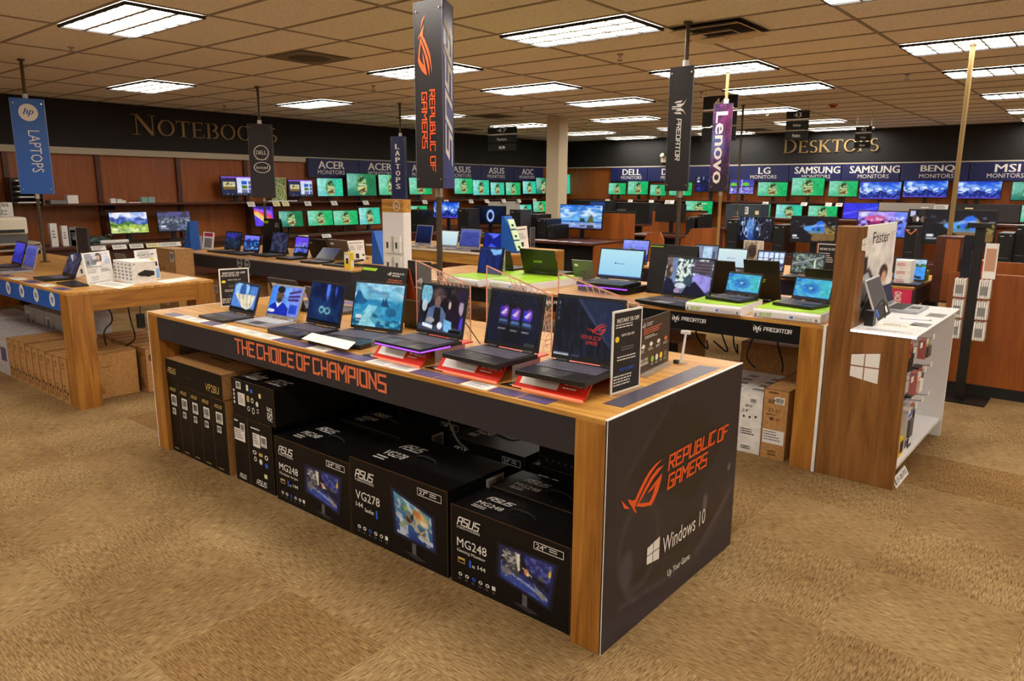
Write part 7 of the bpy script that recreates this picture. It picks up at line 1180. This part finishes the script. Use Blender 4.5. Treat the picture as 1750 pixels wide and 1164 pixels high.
def cubicle(label, x0, x1, y0, y1, zt, zd=.75, tags=0):
    t = thing('cubicle_desk', label, 'desk', (x0, y0, 0)); MB().box(x0, x1, y0, y1, zd-.03, zd, CHERRY_D).build('desktop', t, world=True); q = thing('desk_divider', 'upright cherry divider '+{'long': 'behind the beach rocks monitor', 'cherry': 'behind the switched off black monitor'}.get(label.split()[0]+('' if 'holding' in label else '?'), 'behind the long black boxes near the room corner' if 'under' in label else 'behind the shield badge box'), 'divider', ((x0+x1)/2, y1+.02, 0)); MB().box(x0, x1, y1+.005, y1+.035, 0, zt, CHERRY).build('panel', q, world=True); MB().box(x0-.01, x1+.01, y1+.004, y1+.06, zt, zt+.03, BLACKM).build('cap', q, world=True)
    MB().box(x0, x0+.03, y0+.1, y1, 0, zd-.03, CHERRY).build('side_panel', t, world=True); MB().box(x1-.03, x1, y0+.1, y1, 0, zd-.03, CHERRY).build('side_panel', t, world=True); MB().box(x0+.03, x1-.03, y0+.2, y0+.22, .1, zd-.03, BLACKM).build('front_panel', t, world=True); return t
bpy.data.objects.remove(t8); LABELS.pop('cherry desk with half height divider before the desktops wall, middle')
xa, xb = -7.5, by(1084, 366, 10.3).x
cubicle('long cherry desk holding the beach rocks monitor and white cards', xa, xb, 9.1, 10.3, by(1000, 363, 10.3).z, T); dmon('monitor with beach rocks and blue sky on the cherry desk', (957, 350), (1028, 390), 10.0, 'beach', .06, T)
for k, px in enumerate((945, 963, 985)): flat_card('spec_card', 'white card on the cherry desk edge below the beach monitor, %s from the towers' % ORD[k], rectpts(by(px, 409, 9.25).x, 9.25, .13, .11), T, WHITE, 'cards on the cherry desk'); 
flat_card('paper_sheet', 'white sheet at the left of the cherry desk', rectpts(by(925, 407, 9.3).x, 9.3, .25, .17), T, WHITE, None, 'paper', False)
tower('black tower behind the clear leaflet holder', 897, 916, 366, 402, 9.7, T); tower('low black tower next to the beach monitor', 917, 934, 374, 402, 9.6, T); tower('smallest black tower beside the beach monitor', 935, 946, 384, 404, 9.5, T)
t9 = table('dark desktop computer table behind the third row oak table', -10.3, -7.56, 9.1, 10.26, CHERRY_D, CHERRY_D, .12, CHERRY_D, CHERRY_D, .12)
dmon('monitor with glowing white ring emblem on black', (808, 352), (862, 381), 9.7, 'ringlogo', .04); dmon('monitor with bright blue snowy mountains behind the dark pole', (741, 345), (784, 372), 9.75, 'winter', .04); tower('tall black tower left of the ring emblem monitor', 782, 801, 356, 398, 9.4, T, CHAR, d=.28); tower('tall black tower right of the ring emblem monitor', 871, 890, 358, 402, 9.35, T, CHAR, d=.28); tower('black tower behind the dark screened laptop', 690, 720, 358, 390, 9.5, T)
xc, xd = by(1115, 362, 12.6).x, by(1207, 362, 12.6).x
cubicle('cherry desk holding the switched off black monitor', xc, xd, 11.6, 12.6, by(1160, 362, 12.6).z, T); dmon('black monitor switched off on the far cherry desk', (1121, 349), (1170, 378), 12.3, None, .05, T, on=False); tower('black tower beside the switched off monitor', 1173, 1188, 371, 390, 12.2, T, d=.3); tower('black tower at the near end of the far cherry desk', 1193, 1205, 366, 388, 12.2, T, d=.3)
for k, (p0_, p1_, zt_, y_) in enumerate((((1099, 412), (1134, 412), (1115, 396), 10.2), ((1170, 413), (1224, 413), (1200, 389), 10.0))):
    a, b = by(*p0_, y_), by(*p1_, y_); z = by(*zt_, y_).z; w = b.x-a.x; t = thing('desk_divider', 'low cherry desk divider with sloped corner, '+['beside the end of the long cherry desk', 'between the two sign poles'][k], 'divider', (a.x, y_, 0), 0, 'low cherry dividers'); MB().prism([(0, 0), (w, 0), (w, z-(.12 if k == 0 else 0)), (w*.8, z), (w*.2, z-.02), (0, z-.16)], (0, 0, 0), (1, 0, 0), (0, 0, 1), (0, .03, 0), CHERRY).build('panel', t); MB().box(0, w, .03, .5, .72, .75, CHERRY_D).build('desktop', t)
carton('monitor_box', 'long black box lying on the desk before the desktops wall corner', by(1040, 350, 14.6).x, by(1110, 350, 14.6).x, 14.6, 15.1, .95, by(1060, 346, 14.6).z, BLACKM, [('ln', 'F', .1, .5, .6, .7, 1, GREYC)]); MBX = carton('monitor_box', 'black box with a blue picture near the room corner', by(975, 350, 14.2).x, by(1037, 350, 14.2).x, 14.2, 14.6, .95, by(1000, 343, 14.2).z, BLACKM, [('r', 'F', .55, .3, .95, .95, BLUEINK)])
cubicle('cherry desk under the long black boxes near the room corner', by(970, 360, 14.2).x, by(1112, 360, 14.5).x, 14.1, 15.2, 1.0, .95); cubicle('cherry desk carrying the shield badge box', by(1236, 372, 13.2).x, by(1303, 372, 13.2).x, 13.15, 13.9, 1.05, 1.0)
# ------------------------------------------------------------------ things on the panelled wall shelf and counter
def on_shelf(px0, px1, x): return bx(px0, 345, x).y, bx(px1, 345, x).y
t = thing('paper_tray', 'black tiered paper tray under the blue hanging sign', 'paper tray', (-12.08, bx(50, 330, -12.0).y, SHZ)); ya, yb = on_shelf(20, 70, -12.0); ya -= t.location.y; yb -= t.location.y
for k in range(5): MB().box(-.13, .15, ya, yb, .002+.075*k, .012+.075*k, BLACK).build('tier', t); MB().box(-.1, .17, ya+.05+.02*(k % 2), yb-.03, .014+.075*k, .03+.075*k, WHITE).build('paper', t)
MB().box(-.15, -.13, ya, yb, 0, .36, BLACK).box(-.13, .15, ya-.01, ya, 0, .36, BLACK).box(-.13, .15, yb, yb+.01, 0, .36, BLACK).build('frame', t)
def shelf_box(name, label, px0, px1, h, m, d=.12, cat='box', pr=()): ya, yb = on_shelf(px0, px1, -12.0); return carton(name, label, -12.05, -12.05+d, ya, yb, SHZ, SHZ+h, m, pr, cat=cat)
shelf_box('box', 'white cube box on the panelled wall shelf', 113, 131, .12, BOXW); shelf_box('magazine', 'grey magazine pile lying beside the white cube box', 80, 108, .05, GREYC, .2, 'magazine'); shelf_box('box', 'small white carton with dark print on the panelled wall shelf', 188, 197, .07, BOXW, .08); shelf_box('box', 'small white bottle box beside the tiny carton', 199, 208, .06, BOXW, .08); shelf_box('cable_roll', 'white rolled cable lying on the panelled wall shelf', 209, 215, .04, WHITE, .06, 'cable'); shelf_box('card', 'flat white card lying on the panelled wall shelf', 217, 238, .012, WHITE, .12, 'card'); shelf_box('box', 'pale teal box on the panelled wall shelf', 240, 251, .09, mat('teal_card', (130, 166, 160), .6), .1); shelf_box('box', 'second pale teal box, farther from the white cube', 252, 263, .09, mat('teal_card', (0, 0, 0)), .1)
pk = thing('keyboard', 'white keyboard lying on the wall shelf below the dark hanging sign', 'keyboard', (-11.98, bx(480, 344, -11.98).y, SHZ)); MB().box(-.07, .07, -.3, .3, 0, .015, WHITEG).build('body', pk); MB().box(-.06, .06, -.28, .28, .015, .018, SILVER).build('keys', pk)
t = thing('printer', 'cream laser printer on a side stand at the far left edge', 'printer', (-11.1, 3.4, 0)); p0, p1 = bx(0, 400, -11.1), bx(46, 371, -11.1); yb = p1.y; zt = p1.z; zb = bx(20, 402, -11.1).z
CREAM = mat('cream_plastic', (236, 228, 208), .5); MB().box(-.4, 0, yb-3.4-.62, yb-3.4, zb+.0, zt, CREAM).build('body', t, .03); MB().box(.0, .02, yb-3.4-.5, yb-3.4-.05, zb+.03, zb+.07, CHAR).build('paper_slot', t); MB().cyl((0, yb-3.4-.34, zt-.05), (.004, yb-3.4-.34, zt-.05), .02, CHAR).build('badge', t); MB().box(-.4, .0, yb-3.4-.6, yb-3.4-.02, zb-.1, zb, GREYM).build('tray', t)
s = thing('printer_stand', 'pale metal printer stand at the far left edge', 'stand', (-11.1, 3.4, 0)); y0 = yb-3.4-.8; y1 = yb-3.4+.12
for z in (zb-.12, zb-.2): MB().box(-.42, .08, y0, y1, z, z+.018, BEIGE).build('shelf', s)
for q in (y0, y1-.03): MB().box(.05, .08, q, q+.03, 0, zb-.1, BEIGE).build('leg', s); MB().box(-.42, -.39, q, q+.03, 0, zb-.1, BEIGE).build('leg', s)
t = thing('notice', 'white printed notice above the cream printer', 'notice', (-11.7, bx(8, 360, -11.7).y, bx(8, 371, -11.7).z)); a, b = bx(0, 360, -11.7), bx(22, 360, -11.7); h = bx(10, 346, -11.7).z-bx(10, 371, -11.7).z; m = MB().box(0, .01, a.y-t.location.y-.2, b.y-t.location.y, 0, h, WHITE); small_print(m, (.0112, a.y-t.location.y-.18, .02), (0, b.y-a.y+.16, 0), (0, 0, h*.9), 8, GREYC, .7, 4); m.build('sheet', t); MB().box(-.3, 0, a.y-t.location.y-.2, a.y-t.location.y-.15, -.05, h, CHERRY_D).build('board', t)
for k, (px0, px1, py0, py1, m_) in enumerate(((85, 97, 382, 398, WHITE), (106, 116, 386, 410, WHITE), (118, 135, 388, 408, GREYC), (120, 133, 393, 410, WHITE), (136, 139, 397, 412, WHITE))):
    a, b = bx(px0, py1, -11.75), bx(px1, py1, -11.75); z = bx(px0, py0, -11.75).z; carton('leaflet_stack', 'pale leaflet bundle on the wall counter, %s from the printer' % ORD[k], -11.8, -11.72, a.y, b.y, CTZ, z, m_, [('ln', 'R', .2, .3, .8, .7, 3, GREYC)], 'leaflet bundles', cat='leaflets')
t = thing('paper_roll', 'white rolled poster lying on the wall counter', 'paper roll', (-11.65, bx(195, 409, -11.65).y, CTZ+.03)); MB().cyl((0, -.2, 0), (0, .2, 0), .03, WHITE, n=16).build('roll', t); MB().cyl((0, .2, 0), (0, .2015, 0), .018, GREYC).build('core', t)
bag = thing('plastic_bag', 'crumpled greenish plastic bag on the wall counter', 'bag', (-11.75, bx(165, 408, -11.75).y, CTZ)); m = MB(); R = random.Random(4); bm = bmesh.new(); bmesh.ops.create_icosphere(bm, subdivisions=3, radius=.11)
for v in bm.verts: v.co = Vector((v.co.x*.9, v.co.y*1.9, max(0, (v.co.z+.05)*.75)))*R.uniform(.86, 1.12)
me = bpy.data.meshes.new('bag_body'); bm.to_mesh(me); bm.free(); me.materials.append(mat('bag_green', (52, 70, 62), .25)); o = bpy.data.objects.new('bag_body', me); COL.objects.link(o); o.parent = bag; MB().tube([(0, .1, .08), (.02, .16, .15), (.04, .2, .1)], .012, mat('bag_green', (0, 0, 0))).build('handle', bag)
for l, n_ in LABELS.items():
    if len(n_) > 1: print('SAME LABEL', l, n_)
